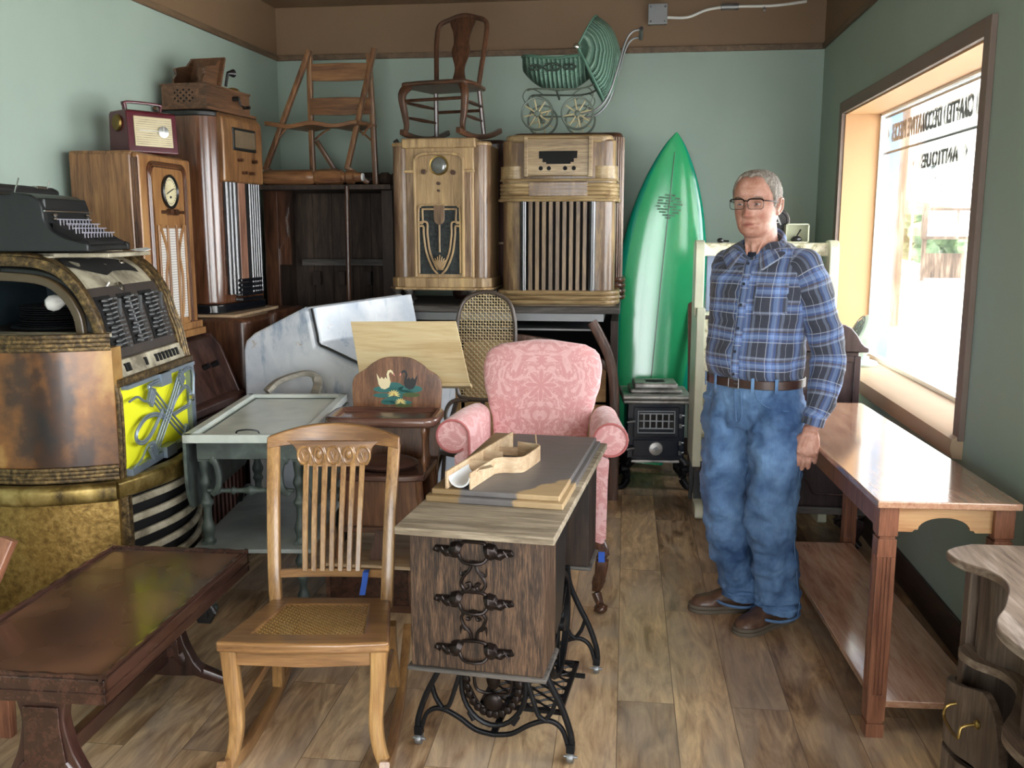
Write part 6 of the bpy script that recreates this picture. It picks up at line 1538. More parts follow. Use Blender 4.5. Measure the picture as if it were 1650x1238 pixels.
# ladder-back folding chair, wardrobe carcass, bed posts
t = thing('open_wardrobe', 'dark wooden open cabinet carcass with plank back, in the left back corner', 'cabinet', (-1.87, 5.72, 0), 0)
M['wardin'] = wood('dark_inner_planks', ['#2a2018', '#48382c', '#67523f'], 'z', .75, 0)
g = G(); g.box(-.40, -.31, 0, .03, 0, 1.78); mk('stile', g, 'walnut', t, bev=.003)
g = G(); g.box(.36, .43, 0, .03, 0, 1.78); mk('stile', g, 'darkwood', t, bev=.003)
for k in range(6): g = G(); x = -.385+k*.135; g.box(x, x+.131, .50, .515, 0, 1.78); mk('back_plank', g, 'wardin', t)
g = G(); g.box(-.40, -.38, .03, .52, 0, 1.78); mk('side_panel', g, 'wardin', t); g = G(); g.box(.41, .43, .03, .52, 0, 1.78); mk('side_panel', g, 'wardin', t)
g = G(); g.box(-.31, .36, .42, .46, 1.30, 1.345); mk('cross_rail', g, 'greywood', t, bev=.003)
for x in (-.23, -.06, .12): g = G(); g.box(x, x+.05, .40, .43, 1.17, 1.26); mk('hook_block', g, 'darkwood', t)
g = G(); g.box(-.31, -.24, .02, .04, 1.32, 1.78); g.prism([(-.31, 1.78), (-.22, 1.78), (-.26, 1.60), (-.25, 1.50), (-.31, 1.42)], -.002, .03); mk('broken_bracket', g, 'walnut', t, merge=False)
g = G(); g.box(-.42, .45, -.12, .54, 1.78, 1.81); mk('top_board', g, 'darkwood', t, bev=.003)
for z in (.02, .75): g = G(); g.box(-.38, .41, .03, .50, z, z+.02); mk('shelf', g, 'wardin', t)
t = thing('bed_post', 'thick turned oak bed post lying across the dark open cabinet, in front', 'bed post', (-1.95, 5.650, 1.8565), 0)
bp = [(.0, -.34), (.038, -.34), (.044, -.33), (.046, -.30), (.036, -.285), (.046, -.27), (.046, -.26), (.047, .0), (.045, .03), (.034, .045), (.044, .055), (.046, .075)]
g = G(); g.lathe(bp, T(0, 0, 0, 0, 90), 20); g.lathe([(.046, .075), (.050, .09), (.050, .19), (.044, .205), (.046, .215), (.034, .225), (.030, .24)], T(0, 0, 0, 0, 90), 8)
g.lathe([(.030, .24), (.042, .25), (.042, .29), (.030, .30), (.028, .34), (.0, .34)], T(0, 0, 0, 0, 90), 20); mk('post', g, 'oak_x', t, merge=False)
g = G(); g.lathe([(0, .341), (.024, .341), (.022, .352), (0, .354)], T(0, 0, 0, 0, 90), 16); mk('pale_end', g, 'paper', t)
t = thing('bed_post', 'dark turned bed post lying across the open cabinet, behind the thick oak post', 'bed post', (-1.66, 5.98, 1.858), 0)
g = G(); g.lathe([(0, -.30), (.040, -.30), (.045, -.2), (.045, .05), (.034, .07), (.045, .09), (.045, .13), (.030, .15), (.044, .17), (.044, .23), (0, .24)], T(0, 0, 0, 0, 90), 18); mk('post', g, 'darkwood', t)
tag(mk('wooden_rod', G().tube([(-1.70, 5.57, .0), (-1.685, 5.582, 1.80)], .014, 10), 'walnut'), 'thin upright reddish wooden rod standing in front of the dark open cabinet', 'rod')
t = thing('ladderback_chair', 'oak ladder-back glider chair with long diagonal side bars, on top of the open cabinet', 'chair', (-1.79, 5.865, 1.811), 0)
for sx in (-1, 1):
    g = G(); g.sweep([(sx*.205, .02, .0), (sx*.20, .0, .40), (sx*.19, -.02, .80)], rrect(.016, .018, .004, 2), up=(0, 1, 0)); mk('back_post', g, 'oak', t)
    x1 = -.455 if sx < 0 else .07; x2 = -.175 if sx < 0 else .235
    g = G(); g.sweep([(x1, -.15, .095), (x2, -.06, .82)], rrect(.015, .019, .004, 2), up=(0, 1, 0)); mk('diagonal_bar', g, 'oak', t)
    g = G(); g.sweep([(x1-.01, -.15, .115), (x1+(.13 if sx < 0 else .12), -.10, .015)], rrect(.014, .018, .004, 2), up=(0, 1, 0)); mk('foot_bar', g, 'oak', t)
    g = G(); g.sweep([(x1+.22+.0*sx, .20, .30), (x1+.33, .22, .12), (x1+.25, .22, .012)], rrect(.015, .018, .004, 2), up=(0, 1, 0)); mk('rear_foot', g, 'darkwood' if sx > 0 else 'oak', t)
    for b_ in ([(x1+.10, -.14, .30), (x1+.14, -.14, .345), (x1+.18, -.14, .36)], [(sx*.20-.0, .0, .27), (sx*.18+.05*(-sx if sx > 0 else 1), .0, .33), (sx*.16+.08*(-sx if sx > 0 else 1), 0, .355)]): g = G(); g.tube(sp(b_, 4), .007, 6); mk('brace', g, 'oak', t)
for z0, z1 in ((.645, .745), (.44, .54)): g = G(); g.prism([(-.20, z0), (0, z0-.006), (.195, z0), (.195, z1), (0, z1+.004), (-.20, z1)], -.025, -.010); mk('back_slat', g, 'oak_x', t, bev=.003)
rings = []
for k in range(21):
    x = -.43+.58*k/20+.0; zz = .375+.010*cos((k/20)*2*pi*2)
    rings.append([(x, -.20, zz), (x+.06, .06, zz), (x+.06, .06, zz-.022), (x, -.20, zz-.026)])
g = G(); g.loft(rings); mk('seat', g, 'oak_x', t, bev=.004, ang=50)

# small rocking chair on top of the tan radio
t = thing('small_rocking_chair', 'brown splat-back rocking chair standing on top of the tan console radio', 'rocking chair', (-1.035, 5.48, 2.0485), -15)
MW = 'walnut'
g = G(); rings = [[(x, y, z) for x, y in [(-.20, -.20), (-.10, -.22), (.10, -.22), (.20, -.20), (.215, -.10), (.175, .14), (-.175, .14), (-.215, -.10)]] for z in (.285, .31)]; g.loft(rings); mk('seat', g, 'walnut_x', t, bev=.010, seg=3)
g = G(); g.tube(sp([(-.135, .12, .30), (-.145, .14, .42), (-.160, .18, .60), (-.15, .20, .685), (-.09, .21, .715), (0, .215, .735), (.09, .21, .715), (.15, .20, .685), (.160, .18, .60), (.145, .14, .42), (.135, .12, .30)], 5), .015, 8); mk('bowed_back', g, MW, t)
o = sp([(-.035, .305), (-.04, .36), (-.030, .43), (-.058, .52), (-.048, .58), (-.058, .64), (-.075, .715), (.075, .715), (.058, .64), (.048, .58), (.058, .52), (.030, .43), (.04, .36), (.035, .305)], 4)
g = G(); g.add([(p.x, .125+.2*(p.y-.30)*.95, p.y) for p in o]+[(p.x, .137+.2*(p.y-.30)*.95, p.y) for p in o], [tuple(range(len(o))), tuple(range(len(o), 2*len(o)))[::-1]]+[(k, k+len(o), (k+1) % len(o)+len(o), (k+1) % len(o)) for k in range(len(o))]); mk('splat', g, MW, t)
for sx in (-1, 1):
    g = G(); g.sweep(sp([(sx*.165, -.17, .295), (sx*.195, -.20, .24), (sx*.185, -.19, .14), (sx*.175, -.19, .07), (sx*.185, -.20, .025)], 5), rrect(.017, .017, .006, 2), scale=[1.3-.035*k for k in range(21)], up=(0, 1, 0)); mk('leg', g, MW, t)
    g = G(); g.tube([(sx*.14, .12, .295), (sx*.155, .15, .045)], .014, 8); mk('leg', g, MW, t)
    g = G(); g.sweep([(sx*.175, y, .016+.42*(y+.05)**2+(.0)) for y in [-.25+.60*k/14 for k in range(15)]], rrect(.012, .015, .004, 2)); mk('rocker', g, 'walnut_y', t)
    for z in (.12, .20): g = G(); g.tube([(sx*.18, -.18, z), (sx*.165, -.02, z), (sx*.15, .14, z)], [.007, .011, .007], 8); mk('stretcher', g, MW, t)
g = G(); g.tube([(-.18, -.19, .21), (.18, -.19, .21)], [.009, .012, .009], 8); mk('stretcher', g, MW, t)
g = G(); g.tube([(-.15, .14, .18), (.15, .14, .18)], .009, 8); mk('stretcher', g, MW, t)
# ================= the man =================
def nz(p, s=1., seed=0): return noise.noise(Vector(p)*s+Vector((seed, seed*1.7, seed*.3)))
def gs(x, s): return math.exp(-(x/s)**2)
s = NT('weathered_skin', .5, 0, .05)
n1 = s.noise(s.co(), 26, 5, .6); n2 = s.noise(s.co(), 140, 3)
c = s.ramp(n1, [(.34, '#a37160'), (.5, '#b88977'), (.66, '#c99e8e')])
c = s.mix(s.ramp(n2, [(.55, 0.), (.75, .35)]), c, '#9a5f4d')
def spot(cx, cy, cz, a, b, c2, soft=.5):     # a differently toned patch in the head's own frame
    v = s.n('ShaderNodeVectorMath', operation='SUBTRACT', i={0: s.co(), 1: tuple(HYM @ Vector((cx, cy, cz)))}).outputs[0]
    v = s.map(v, (1/a, 1/b, 1/c2), (0, 0, R(-9))); L_ = s.n('ShaderNodeVectorMath', operation='LENGTH', i={0: v}).outputs['Value']
    return s.ramp(L_, [(1-soft, 1.), (1., 0.)])
HYM = Matrix.Translation((.0, -.046, 1.633)) @ Euler((R(2), 0, R(9))).to_matrix().to_4x4() @ Matrix.Diagonal((1, 1, .955, 1))
c = s.mix(s.math('MULTIPLY', spot(0, -.088, -.0755, .028, .03, .0125), .75), c, '#9c5c52')
c = s.mix(s.math('MULTIPLY', spot(0, -.090, -.0750, .029, .03, .0022, .6), .8), c, '#5c2f2a')  # crease shade between the lips, painted as a dark line
c = s.mix(s.math('MULTIPLY', spot(0, -.105, -.040, .022, .03, .018, .8), .5), c, '#b06a5a')
for sx in (-1, 1):
    c = s.mix(s.math('MULTIPLY', spot(sx*.046, -.065, -.035, .026, .03, .026, .9), .4), c, '#b4705e')
    c = s.mix(s.math('MULTIPLY', spot(sx*.031, -.078, -.002, .022, .03, .014, .7), .35), c, '#8a5648')
s.col(c); s.bump(s.math('ADD', n1, s.math('MULTIPLY', n2, .4)), .25, .002)
s.b.inputs['Subsurface Weight'].default_value = .08; s.b.inputs['Subsurface Radius'].default_value = (.02, .008, .004); s.b.inputs['Subsurface Scale'].default_value = .3
M['skin'] = s.m
s = NT('short_grey_hair', .7)
hn = s.noise(s.map(s.co(), (1, 1, .35)), 150, 4, .7); h2 = s.noise(s.co(), 9, 3)
s.col(s.mix(s.ramp(h2, [(.35, 0.), (.65, 1.)]), s.ramp(hn, [(.3, '#3f342b'), (.55, '#74685b'), (.75, '#9c9184')]), s.ramp(hn, [(.3, '#6c6259'), (.55, '#a29a90'), (.75, '#c4beb4')])))
s.bump(hn, .9, .004); M['hair'] = s.m
# plaid flannel in metres of cloth (uv)
s = NT('blue_plaid_flannel', .85); s.b.inputs['Sheen Weight'].default_value = .15
uvn = s.n('ShaderNodeUVMap', uv_map='uv').outputs[0]; ux, uy, _ = s.sep(uvn)
P_ = .104
def fr_(v, ph): return s.math('FRACT', s.math('ADD', s.math('DIVIDE', v, P_), ph))
cols = [(0, '#0b1122'), (.36, '#2c4a82'), (.43, '#6f90c8'), (.52, '#85a2d6'), (.60, '#3f61a2'), (.68, '#33333f'), (.74, '#707c94'), (.84, '#0b1122')]
fu = fr_(ux, .2); fv = fr_(uy, .55)
cu = s.ramp(fu, cols, 'CONSTANT'); cv_ = s.ramp(fv, cols, 'CONSTANT')
c = s.mix(.5, cu, cv_)
def ln(f, a, wd): return s.math('LESS_THAN', s.math('ABSOLUTE', s.math('SUBTRACT', f, a)), wd)
brn = s.math('MAXIMUM', s.math('MAXIMUM', ln(fu, .585, .012), ln(fv, .44, .012)), ln(fv, .71, .02))
c = s.mix(s.math('MULTIPLY', brn, .55), c, '#4a3438')
wl_ = s.math('MAXIMUM', s.math('MAXIMUM', ln(fu, .34, .012), ln(fu, .04, .006)), s.math('MAXIMUM', ln(fv, .34, .013), ln(fv, .80, .006)))
c = s.mix(s.math('MULTIPLY', wl_, .55), c, '#c4cede')
c = s.mix(s.math('MULTIPLY', s.noise(s.co(), 400, 2), .25), c, '#8b93a8')
s.col(c); s.bump(s.noise(s.co(), 300, 2), .2, .001); M['plaid'] = s.m
s = NT('faded_blue_denim', .8)
n1 = s.noise(s.co(), 5, 4, .6, .3); tw = s.noise(s.map(s.co(), (1, 1, .12)), 220, 3, .6)
x, y, z = s.sep(s.co())
c = s.mix(s.ramp(n1, [(.36, 0.), (.64, 1.)]), '#2c4d78', '#7096c2'); c = s.mix(s.math('MULTIPLY', tw, .42), c, '#1c3150')
s.col(c); s.bump(s.math('ADD', tw, s.math('MULTIPLY', n1, 1.5)), .25, .002); M['denim'] = s.m
M['denimlight'] = plain('pale_denim_edge', '#54749b', .8, vary=.3, scale=40)
M['navy'] = plain('navy_undershirt', '#141b2a', .85); M['beltl'] = plain('dark_brown_leather', '#3a241c', .45, 0, .15, .3, 20)
M['boot'] = mottle('worn_brown_leather', ['#33221a', '#4f382b', '#6a4f3d'], 9, .48, 0, .15, 5, .1)
M['sole'] = plain('grey_brown_sole', '#5e5549', .7); M['eyew'] = plain('eye_white', '#c9c4bd', .2, 0, .5); M['iris'] = plain('grey_blue_iris', '#4e6170', .15, 0, .6); M['specs'] = plain('dark_brown_metal_frame', '#1f1a1c', .3, .6)
M['plasbtn'] = plain('dark_button', '#2a2f3c', .35)
MAN = t = thing('person', 'man in a blue plaid shirt, jeans, belt and glasses, standing beside the console table', 'person', (.500, 3.595, 0), -38)

def oring(c, d, a, b, n=20, up=(0, -1, 0), wr=0, seed=0, ph=0):
    """oriented elliptical ring: centre c, axis d, a across, b along 'up'"""
    c = Vector(c); d = Vector(d).normalized(); u = Vector(up); u = (u-d*u.dot(d)).normalized(); x = u.cross(d); o = []
    for k in range(n):
        th = 2*pi*k/n; p = c+x*(a*cos(th))+u*(b*sin(th))
        if wr:
            nrm = (p-c).normalized(); p = p+nrm*(wr*(nz((p.x, p.y, p.z), 14, seed)+.6*nz((p.x, p.y, p.z*2.6), 11, seed+4)))
        o.append(p)
    return o
def limb(pts, n=20, per=4, up=(0, -1, 0), wr=0, seed=0, jitter=None):
    """pts: (x,y,z,a,b) keys along a limb -> smooth rings"""
    P = sp([Vector(p[:3]) for p in pts], per); Q = sp([Vector((p[3], p[4], 0)) for p in pts], per); R_ = []
    for i, (c, q) in enumerate(zip(P, Q)):
        d = P[min(i+1, len(P)-1)]-P[max(i-1, 0)]
        k = 1+(jitter(i/(len(P)-1)) if jitter else 0)
        R_.append(oring(c, d, q.x*k, q.y*k, n, up, wr, seed))
    return R_
HC_ = Vector((.0, -.046, 1.633))      # head centre (eye level)
HY = Matrix.Translation(HC_) @ Euler((R(2), R(0), R(9))).to_matrix().to_4x4() @ Matrix.Diagonal((1, 1, .955, 1))
HT = [(-.128, .020, .045, .005), (-.121, .036, .062, .02), (-.108, .050, .072, .038), (-.090, .060, .078, .056), (-.070, .067, .081, .072), (-.050, .0715, .083, .084), (-.030, .0745, .085, .093), (0, .0765, .087, .099), (.025, .0775, .089, .101), (.050, .0765, .089, .097), (.075, .071, .082, .088), (.095, .061, .069, .074), (.110, .046, .051, .056), (.118, .030, .033, .036), (.1225, .004, .004, .004)]
def htab(z):
    zs = [h[0] for h in HT]
    z = min(max(z, zs[0]), zs[-1])
    for i in range(len(HT)-1):
        if z <= zs[i+1]:
            u = (z-zs[i])/(zs[i+1]-zs[i]); P = [HT[max(i-1, 0)], HT[i], HT[i+1], HT[min(i+2, len(HT)-1)]]
            return [.5*((2*P[1][k])+(P[2][k]-P[0][k])*u+(2*P[0][k]-5*P[1][k]+4*P[2][k]-P[3][k])*u*u+(P[3][k]+3*P[1][k]-P[0][k]-3*P[2][k])*u**3) for k in (1, 2, 3)]
def headpt(ph, z, off=0, feat=True):
    """ph = 0 at the face, positive toward the man's left"""
    W, F, B = htab(z); cph, sph = cos(ph), sin(ph)
    pw = 2.25; x = math.copysign(abs(sph)**(2/pw), sph)*(W+off); yy = math.copysign(abs(cph)**(2/pw), cph)
    y = -yy*((F if yy > 0 else B)+off); d = 0
    if feat and cph > 0:
        ax = abs(x)
        t_ = min(max((.022-z)/.064, 0), 1)
        d += (.003+.021*t_**1.3)*gs(x, .0085+.005*t_)*(1 if z > -.042 else gs(z+.042, .008))*(1 if z < .022 else gs(z-.022, .012))
        d += .009*gs(ax-.0135, .007)*gs(z+.041, .009)
        d += .006*gs(ax-.026, .020)*gs(z-.022, .009)-.010*gs(ax-.031, .017)*gs(z-.000, .011)
        d += .003*gs(ax-.032, .014)*gs(z+.019, .006)+.004*gs(ax-.043, .017)*gs(z+.034, .018)
        d -= .0032*gs(ax-(.020+(-.045-z)*.35), .004)*(1 if -.082 < z < -.040 else 0)*gs(z+.06, .022)
        d += .0055*gs(x, .021)*gs(z+.0685, .0050)*(1-.25*gs(x, .004))+.006*gs(x, .019)*gs(z+.0815, .0055)-.0095*gs(x, .027)*gs(z+.0748, .0034)
        d -= .0035*gs(x, .02)*gs(z+.092, .005)-.006*gs(x, .020)*gs(z+.110, .012)
        d += .003*gs(ax-.046, .012)*gs(z+.092, .016)-.0025*gs(ax-.029, .004)*gs(z+.090, .016)
        d += .0009*(gs(z-.055, .003)+gs(z-.068, .003)+gs(z-.043, .003))*gs(x, .04)-.002*gs(ax-.005, .002)*gs(z-.028, .008)
    return Vector((x, y-d, z))
g = G(HY); NA = 96; NZ = 110
rings = []
for i in range(NZ+1):
    z = lerp(-.1275, .1222, i/NZ); rings.append([headpt(2*pi*k/NA, z) for k in range(NA)])
g.loft(rings, uvs=False)
for sx in (-1, 1):      # ears
    g.ell((sx*.077, .016, -.010), (.006, .013, .026), 14, 10, m=Euler((R(-12), 0, R(sx*-16))).to_matrix())
    g.tube(sp([(sx*.074, .002, -.030), (sx*.084, .004, -.008), (sx*.085, .014, .016), (sx*.087, .028, .018), (sx*.086, .034, .0), (sx*.085, .028, -.022), (sx*.079, .012, -.040), (sx*.075, .004, -.034)], 4), .0042, 8)
    g.ell((sx*.078, .008, -.036), (.005, .008, .009), 10, 8)
g.m = Matrix()
g.loft([oring(p[:3], (0, -.25, 1), p[3], p[4], 26) for p in ((0, .02, 1.40, .085, .06), (0, .018, 1.44, .066, .062), (0, .008, 1.47, .060, .062), (0, -.008, 1.51, .058, .064), (0, -.016, 1.54, .059, .066), (0, -.02, 1.57, .056, .064))], uvs=False)
for sx in (-1, 1): g.tube(sp([(sx*.016, -.060, 1.425), (sx*.026, -.062, 1.47), (sx*.042, -.042, 1.52)], 4), .006, 8)
g.tube([(0, -.052, 1.44), (0, -.060, 1.475), (0, -.062, 1.51)], [.008, .011, .009], 8)
# trunk, limbs (inside the clothes)
TR = [(0, 0, .80, .150, .105), (0, .005, .90, .160, .110), (0, -.005, 1.0, .160, .125), (0, -.012, 1.08, .165, .130), (0, -.006, 1.2, .165, .118), (0, 0, 1.32, .180, .108), (0, .006, 1.41, .172, .088), (0, .010, 1.46, .12, .065)]
g.loft(limb(TR, 26), uvs=False)
ARML = [(.120, .006, 1.405, .050, .054), (.185, .012, 1.35, .052, .055), (.220, .040, 1.25, .046, .049), (.243, .068, 1.11, .040, .043), (.252, .050, 1.04, .040, .041), (.254, .012, .93, .032, .034), (.246, -.010, .845, .026, .021), (.241, -.016, .815, .030, .018)]
ARMR = [(-.120, .010, 1.405, .050, .052), (-.160, .030, 1.36, .050, .052), (-.182, .090, 1.25, .043, .046), (-.183, .152, 1.12, .038, .041), (-.172, .172, 1.04, .036, .038), (-.155, .180, .95, .031, .030), (-.143, .182, .90, .028, .020)]
g.loft(limb(ARML, 18), uvs=False); g.loft(limb(ARMR, 18), uvs=False)
LR = [(-.085, .0, .86, .092, .10), (-.092, -.005, .72, .080, .086), (-.086, -.012, .46, .058, .062), (-.070, .030, .28, .052, .056), (-.058, .088, .10, .038, .042), (-.058, .090, .04, .040, .05)]
LL = [(.085, .0, .86, .092, .10), (.095, -.012, .72, .080, .086), (.098, -.026, .46, .058, .062), (.100, .020, .28, .052, .056), (.100, .080, .10, .038, .042), (.100, .082, .04, .040, .05)]
g.loft(limb(LR, 18), uvs=False); g.loft(limb(LL, 18), uvs=False)
# hands
def hand(g, wrist, dn, wd, nb, thumb=1, curl=1.):
    """wrist point, down axis, width axis toward the little finger, back-of-hand normal"""
    w0 = Vector(wrist); dn = Vector(dn).normalized(); wd = Vector(wd).normalized(); nb = Vector(nb).normalized()
    P = lambda a, b, c: w0+wd*a+dn*b+nb*c
    rings = []
    for a0, b, hw, th in ((0, -.02, .027, .019), (0, .0, .028, .018), (.001, .025, .036, .017), (.001, .055, .041, .016), (.001, .082, .041, .0145), (.001, .094, .036, .011)):
        rings.append([P(a0+hw*cos(2*pi*k/18), b, th*math.copysign(abs(sin(2*pi*k/18))**.8, sin(2*pi*k/18))+.002*0) for k in range(18)])
    g.loft(rings, uvs=False)
    for a, ln_, r, cu in ((-.030, .070, .0092, .85), (-.0095, .079, .0096, 1.0), (.0115, .073, .0092, 1.1), (.0315, .056, .0080, 1.2)):
        b0 = .078 if abs(a) < .02 else .072; pts = []; ang = .12*curl; pos = P(a, b0, .0)
        pts.append(pos); sp_ = a*.10
        for seg_, l in enumerate((ln_*.46, ln_*.30, ln_*.24)):
            ang += (.16, .50, .35)[seg_]*cu*curl; ddir = (dn*cos(ang)-nb*sin(ang)+wd*sp_).normalized(); pos = pos+ddir*l; pts.append(pos)
        g.tube(pts[:1]+[pts[0].lerp(pts[1], .5), pts[1], pts[1].lerp(pts[2], .5), pts[2], pts[2].lerp(pts[3], .6), pts[3]], [r*1.08, r*.98, r*1.06, r*.94, r*.98, r*.9, r*.55], 10)
        g.ell(P(a, b0+.004, .008), (r*1.0,)*3, 8, 6)
    for q, a in enumerate((-.022, -.006, .01, .024)): g.tube([P(a*.4, .01, .017), P(a*.8, .045, .0165), P(a*1.1, .078, .014)], [.002, .0025, .002], 6)
    tp = [P(-.022, .018, -.006), P(-.042, .040, -.014), P(-.052, .066, -.022), P(-.050, .090, -.030), P(-.045, .105, -.034)]
    g.tube(tp, [.015, .0135, .0115, .0105, .006], 10)
nbk = Vector((.50, -.865, .06)); wdd = Vector((.865, .50, 0))
hand(g, (.240, -.016, .812), (-.06, -.06, -1), wdd, nbk, curl=.5)
hand(g, (-.138, .186, .885), (.35, .05, -1), (-.9, .3, 0), (-.2, 1, 0), curl=.6)
body = mk('body', g, 'skin', t, merge=False)
rm = body.modifiers.new('skin_union', 'REMESH'); rm.mode = 'VOXEL'; rm.voxel_size = .0027; rm.use_smooth_shade = True
sm = body.modifiers.new('relax', 'SMOOTH'); sm.factor = .5; sm.iterations = 2

# eyes, lids, brows, hair
for sx in (-1, 1):
    ec = Vector((sx*.031, -.0695, .0005))
    g = G(HY); g.ell(ec, .0122, 20, 14); ey = mk('eye', g, 'eyew', t)
    g = G(HY); m_ = frame_from(ec, ec+Vector((0 if sx < 0 else 0, -1, 0)))[0]; g.lathe([(0, .0128), (.003, .0126), (.0056, .0112), (.0056, .0100), (0, .0100)], m_, 20); mk('iris', g, 'iris', ey)
    g = G(HY); g.lathe([(0, .0132), (.0023, .0130), (.0023, .0120), (0, .012)], m_, 14); mk('pupil', g, 'void', ey)
    g = G(HY)
    for lo_, hi_, dz in ((3, 100, .0), (-100, -18, .0)):
        vs = []; fs = []; A, Bn = 8, 16
        for i in range(A+1):
            el = R(lerp(lo_, hi_, i/A))
            for k in range(Bn+1):
                az = R(lerp(-78, 78, k/Bn)); shape = cos(az)**.5 if lo_ > 0 else cos(az)**.5
                e2 = el if i else R((lo_ if lo_ > 0 else hi_)*0) if 0 else el
                rr = .0136
                # lid margin droops toward the corners
                if lo_ > 0 and i == 0: e2 = R(12*shape-6)
                if lo_ < 0 and i == A: e2 = R(-24*shape+10)
                vs.append(ec+Vector((rr*sin(az)*cos(e2), -rr*cos(az)*cos(e2), rr*sin(e2))))
        for i in range(A):
            for k in range(Bn): a = i*(Bn+1)+k; fs.append((a, a+1, a+Bn+2, a+Bn+1))
        g.add(vs, fs)
    el_ = mk('eyelids', g, 'skin', t, merge=False); so = el_.modifiers.new('thick', 'SOLIDIFY'); so.thickness = .0012
    g = G(HY)
    rd = random.Random(5+sx)
    for k in range(46):
        u = k/45; x = sx*(.014+.036*u); z = .0185+.006*sin(pi*u*.8)+rd.uniform(-.002, .002)
        ph = math.asin(min(.99, abs(x)/.085))*(1 if x > 0 else -1); p = headpt(ph*.95, z, .0005); p.x = x
        g.tube([p, p+Vector((sx*.005, -.0015, .0015+.002*(1-u)))], [.0007, .0003], 4)
    mk('eyebrow', g, 'hair', t, merge=False)
def hairline(ph):
    a = abs(math.degrees(ph)); return curve1([(0, .098), (18, .103), (38, .099), (52, .072), (66, .040), (76, -.012), (84, -.020), (90, .020), (104, .028), (114, .0), (124, -.045), (150, -.068), (180, -.072)], a)[0]
g = G(HY); NA2, NZ2 = 120, 34; vs = []; fs = []
for k in range(NA2):
    ph = -pi+2*pi*k/NA2
    for i in range(NZ2+1):
        u = i/NZ2; h0 = hairline(ph); z = lerp(h0, .1215, 1-(1-u)**1.6)
        th = .0065*min(1, u*5)+.0006
        p = headpt(ph, z, 0, False); nrm = Vector((p.x, p.y, max(0, (z-.03))*1.2)).normalized()
        q = p+nrm*(th+.0028*nz(p, 95)+.0018*nz(p, 230, 3)*min(1, u*6)); vs.append(q)
for k in range(NA2):
    l = (k+1) % NA2
    for i in range(NZ2): fs.append((k*(NZ2+1)+i, l*(NZ2+1)+i, l*(NZ2+1)+i+1, k*(NZ2+1)+i+1))
g.add(vs, fs); hr = mk('hair', g, 'hair', t, ang=80)
rd = random.Random(11); g = G(HY)
for k in range(2600):
    ph = rd.uniform(-pi, pi); h0 = hairline(ph); z = lerp(h0-.002, .119, rd.random()**.8)
    p = headpt(ph, z, .004, False); nrm = Vector((p.x, p.y, max(0, (z-.03))*1.2)).normalized(); back = Vector((0, 1, -.3)) if z > .07 else Vector((0, .6, -1))
    d = (nrm*.55+back*.8+Vector((rd.uniform(-.3, .3), 0, rd.uniform(-.3, .3)))).normalized(); q = p+d*rd.uniform(.007, .013)
    sd = d.cross(nrm).normalized()*.0006; g.add([p-sd, p+sd, q], [(0, 1, 2)])
mk('hair_strands', g, 'hair', hr, merge=False)

# glasses
gl = G(HY); ls = []
for sx in (-1, 1):
    cx = sx*.0350; o = [(cx+x, -.1045+.10*abs(x*sx+.0)*0+.12*(abs(cx+x)-.0073), .0005+z) for x, z in [(p[0], p[1]*(1 if p[1] > 0 else 1.05)) for p in rrect(.0285, .0178, .0115, 5)]]
    ls.append(o)
g = G(HY)
for o in ls: g.tube(o, .0010, 6, True)
for sx, o in zip((-1, 1), ls):
    top = [p for p in o if p[2] > .010]; top.sort(key=lambda p: p[0]); g.tube([(p[0], p[1], p[2]+.0008) for p in top], .0029, 6)
    e = (sx*.0597, -.090, .0125); g.tube(sp([e, (sx*.066, -.086, .0125), (sx*.0765, -.060, .010), (sx*.083, -.01, .006), (sx*.083, .016, .004), (sx*.083, .034, -.012)], 4), .0019, 6)
g.tube(sp([(-.0075, -.1045, .010), (0, -.1095, .013), (.0075, -.1045, .010)], 4), .0022, 6)
g.tube([(-.0095, -.103, -.002), (-.0075, -.095, -.008)], .0009, 5); g.tube([(.0095, -.103, -.002), (.0075, -.095, -.008)], .0009, 5)
gf = mk('glasses', g, 'specs', t, merge=False)
for o in ls: g = G(HY); n_ = len(o); g.add(list(o), [tuple(range(n_))]); mk('lens', g, 'lens', gf)

# ---- shirt
def torso_ring(z, n=72, off=0.):
    cy, a, b = curve1([(.955, .000, .168, .132), (.985, -.004, .176, .140), (1.02, -.012, .183, .150), (1.08, -.014, .184, .152), (1.16, -.010, .184, .147), (1.26, -.004, .190, .140), (1.34, .002, .198, .130), (1.40, .006, .200, .114), (1.435, .010, .188, .098), (1.462, .013, .158, .084), (1.482, .014, .118, .074), (1.497, .012, .084, .068)], z)
    o = []
    for k in range(n):
        th = -pi/2+2*pi*k/n; c_, s_ = cos(th), sin(th); pw = 2.3
        x = (a+off)*math.copysign(abs(c_)**(2/pw), c_); y = cy+(b+off)*math.copysign(abs(s_)**(2/pw), s_)
        q = 1.0 if z < 1.42 else .3
        wv = .0055*nz((x, y, z*.55), 13, 2)+.0045*nz((x*1.2, y, z*2.2), 17, 8)
        if z < 1.10: wv += .008*(1-(z-.96)/.14)*nz((x*1.1, y*1.1, z*.5), 24, 5)
        dv = .058*gs(th-(-pi/2 if th < pi/2 else 1.5*pi), .42)*max(0, (z-1.40)/.097)
        o.append((x*(1+wv*q/.18), cy+(y-cy)*(1+wv*q/.15)-.35*dv, z-dv+.006*nz((x, y, z), 9, 3)*(1 if z < 1.4 else .2)))
    return o
g = G(); g.loft([torso_ring(z) for z in [.955+.542*k/56 for k in range(57)]], caps=(False, False))
shirt = mk('shirt', g, 'plaid', t, ang=180)
tx = D.textures.new('folds', 'CLOUDS'); tx.noise_scale = .08; dm = shirt.modifiers.new('folds', 'DISPLACE'); dm.texture = tx; dm.strength = .014; dm.mid_level = .5; dm.texture_coords = 'LOCAL'
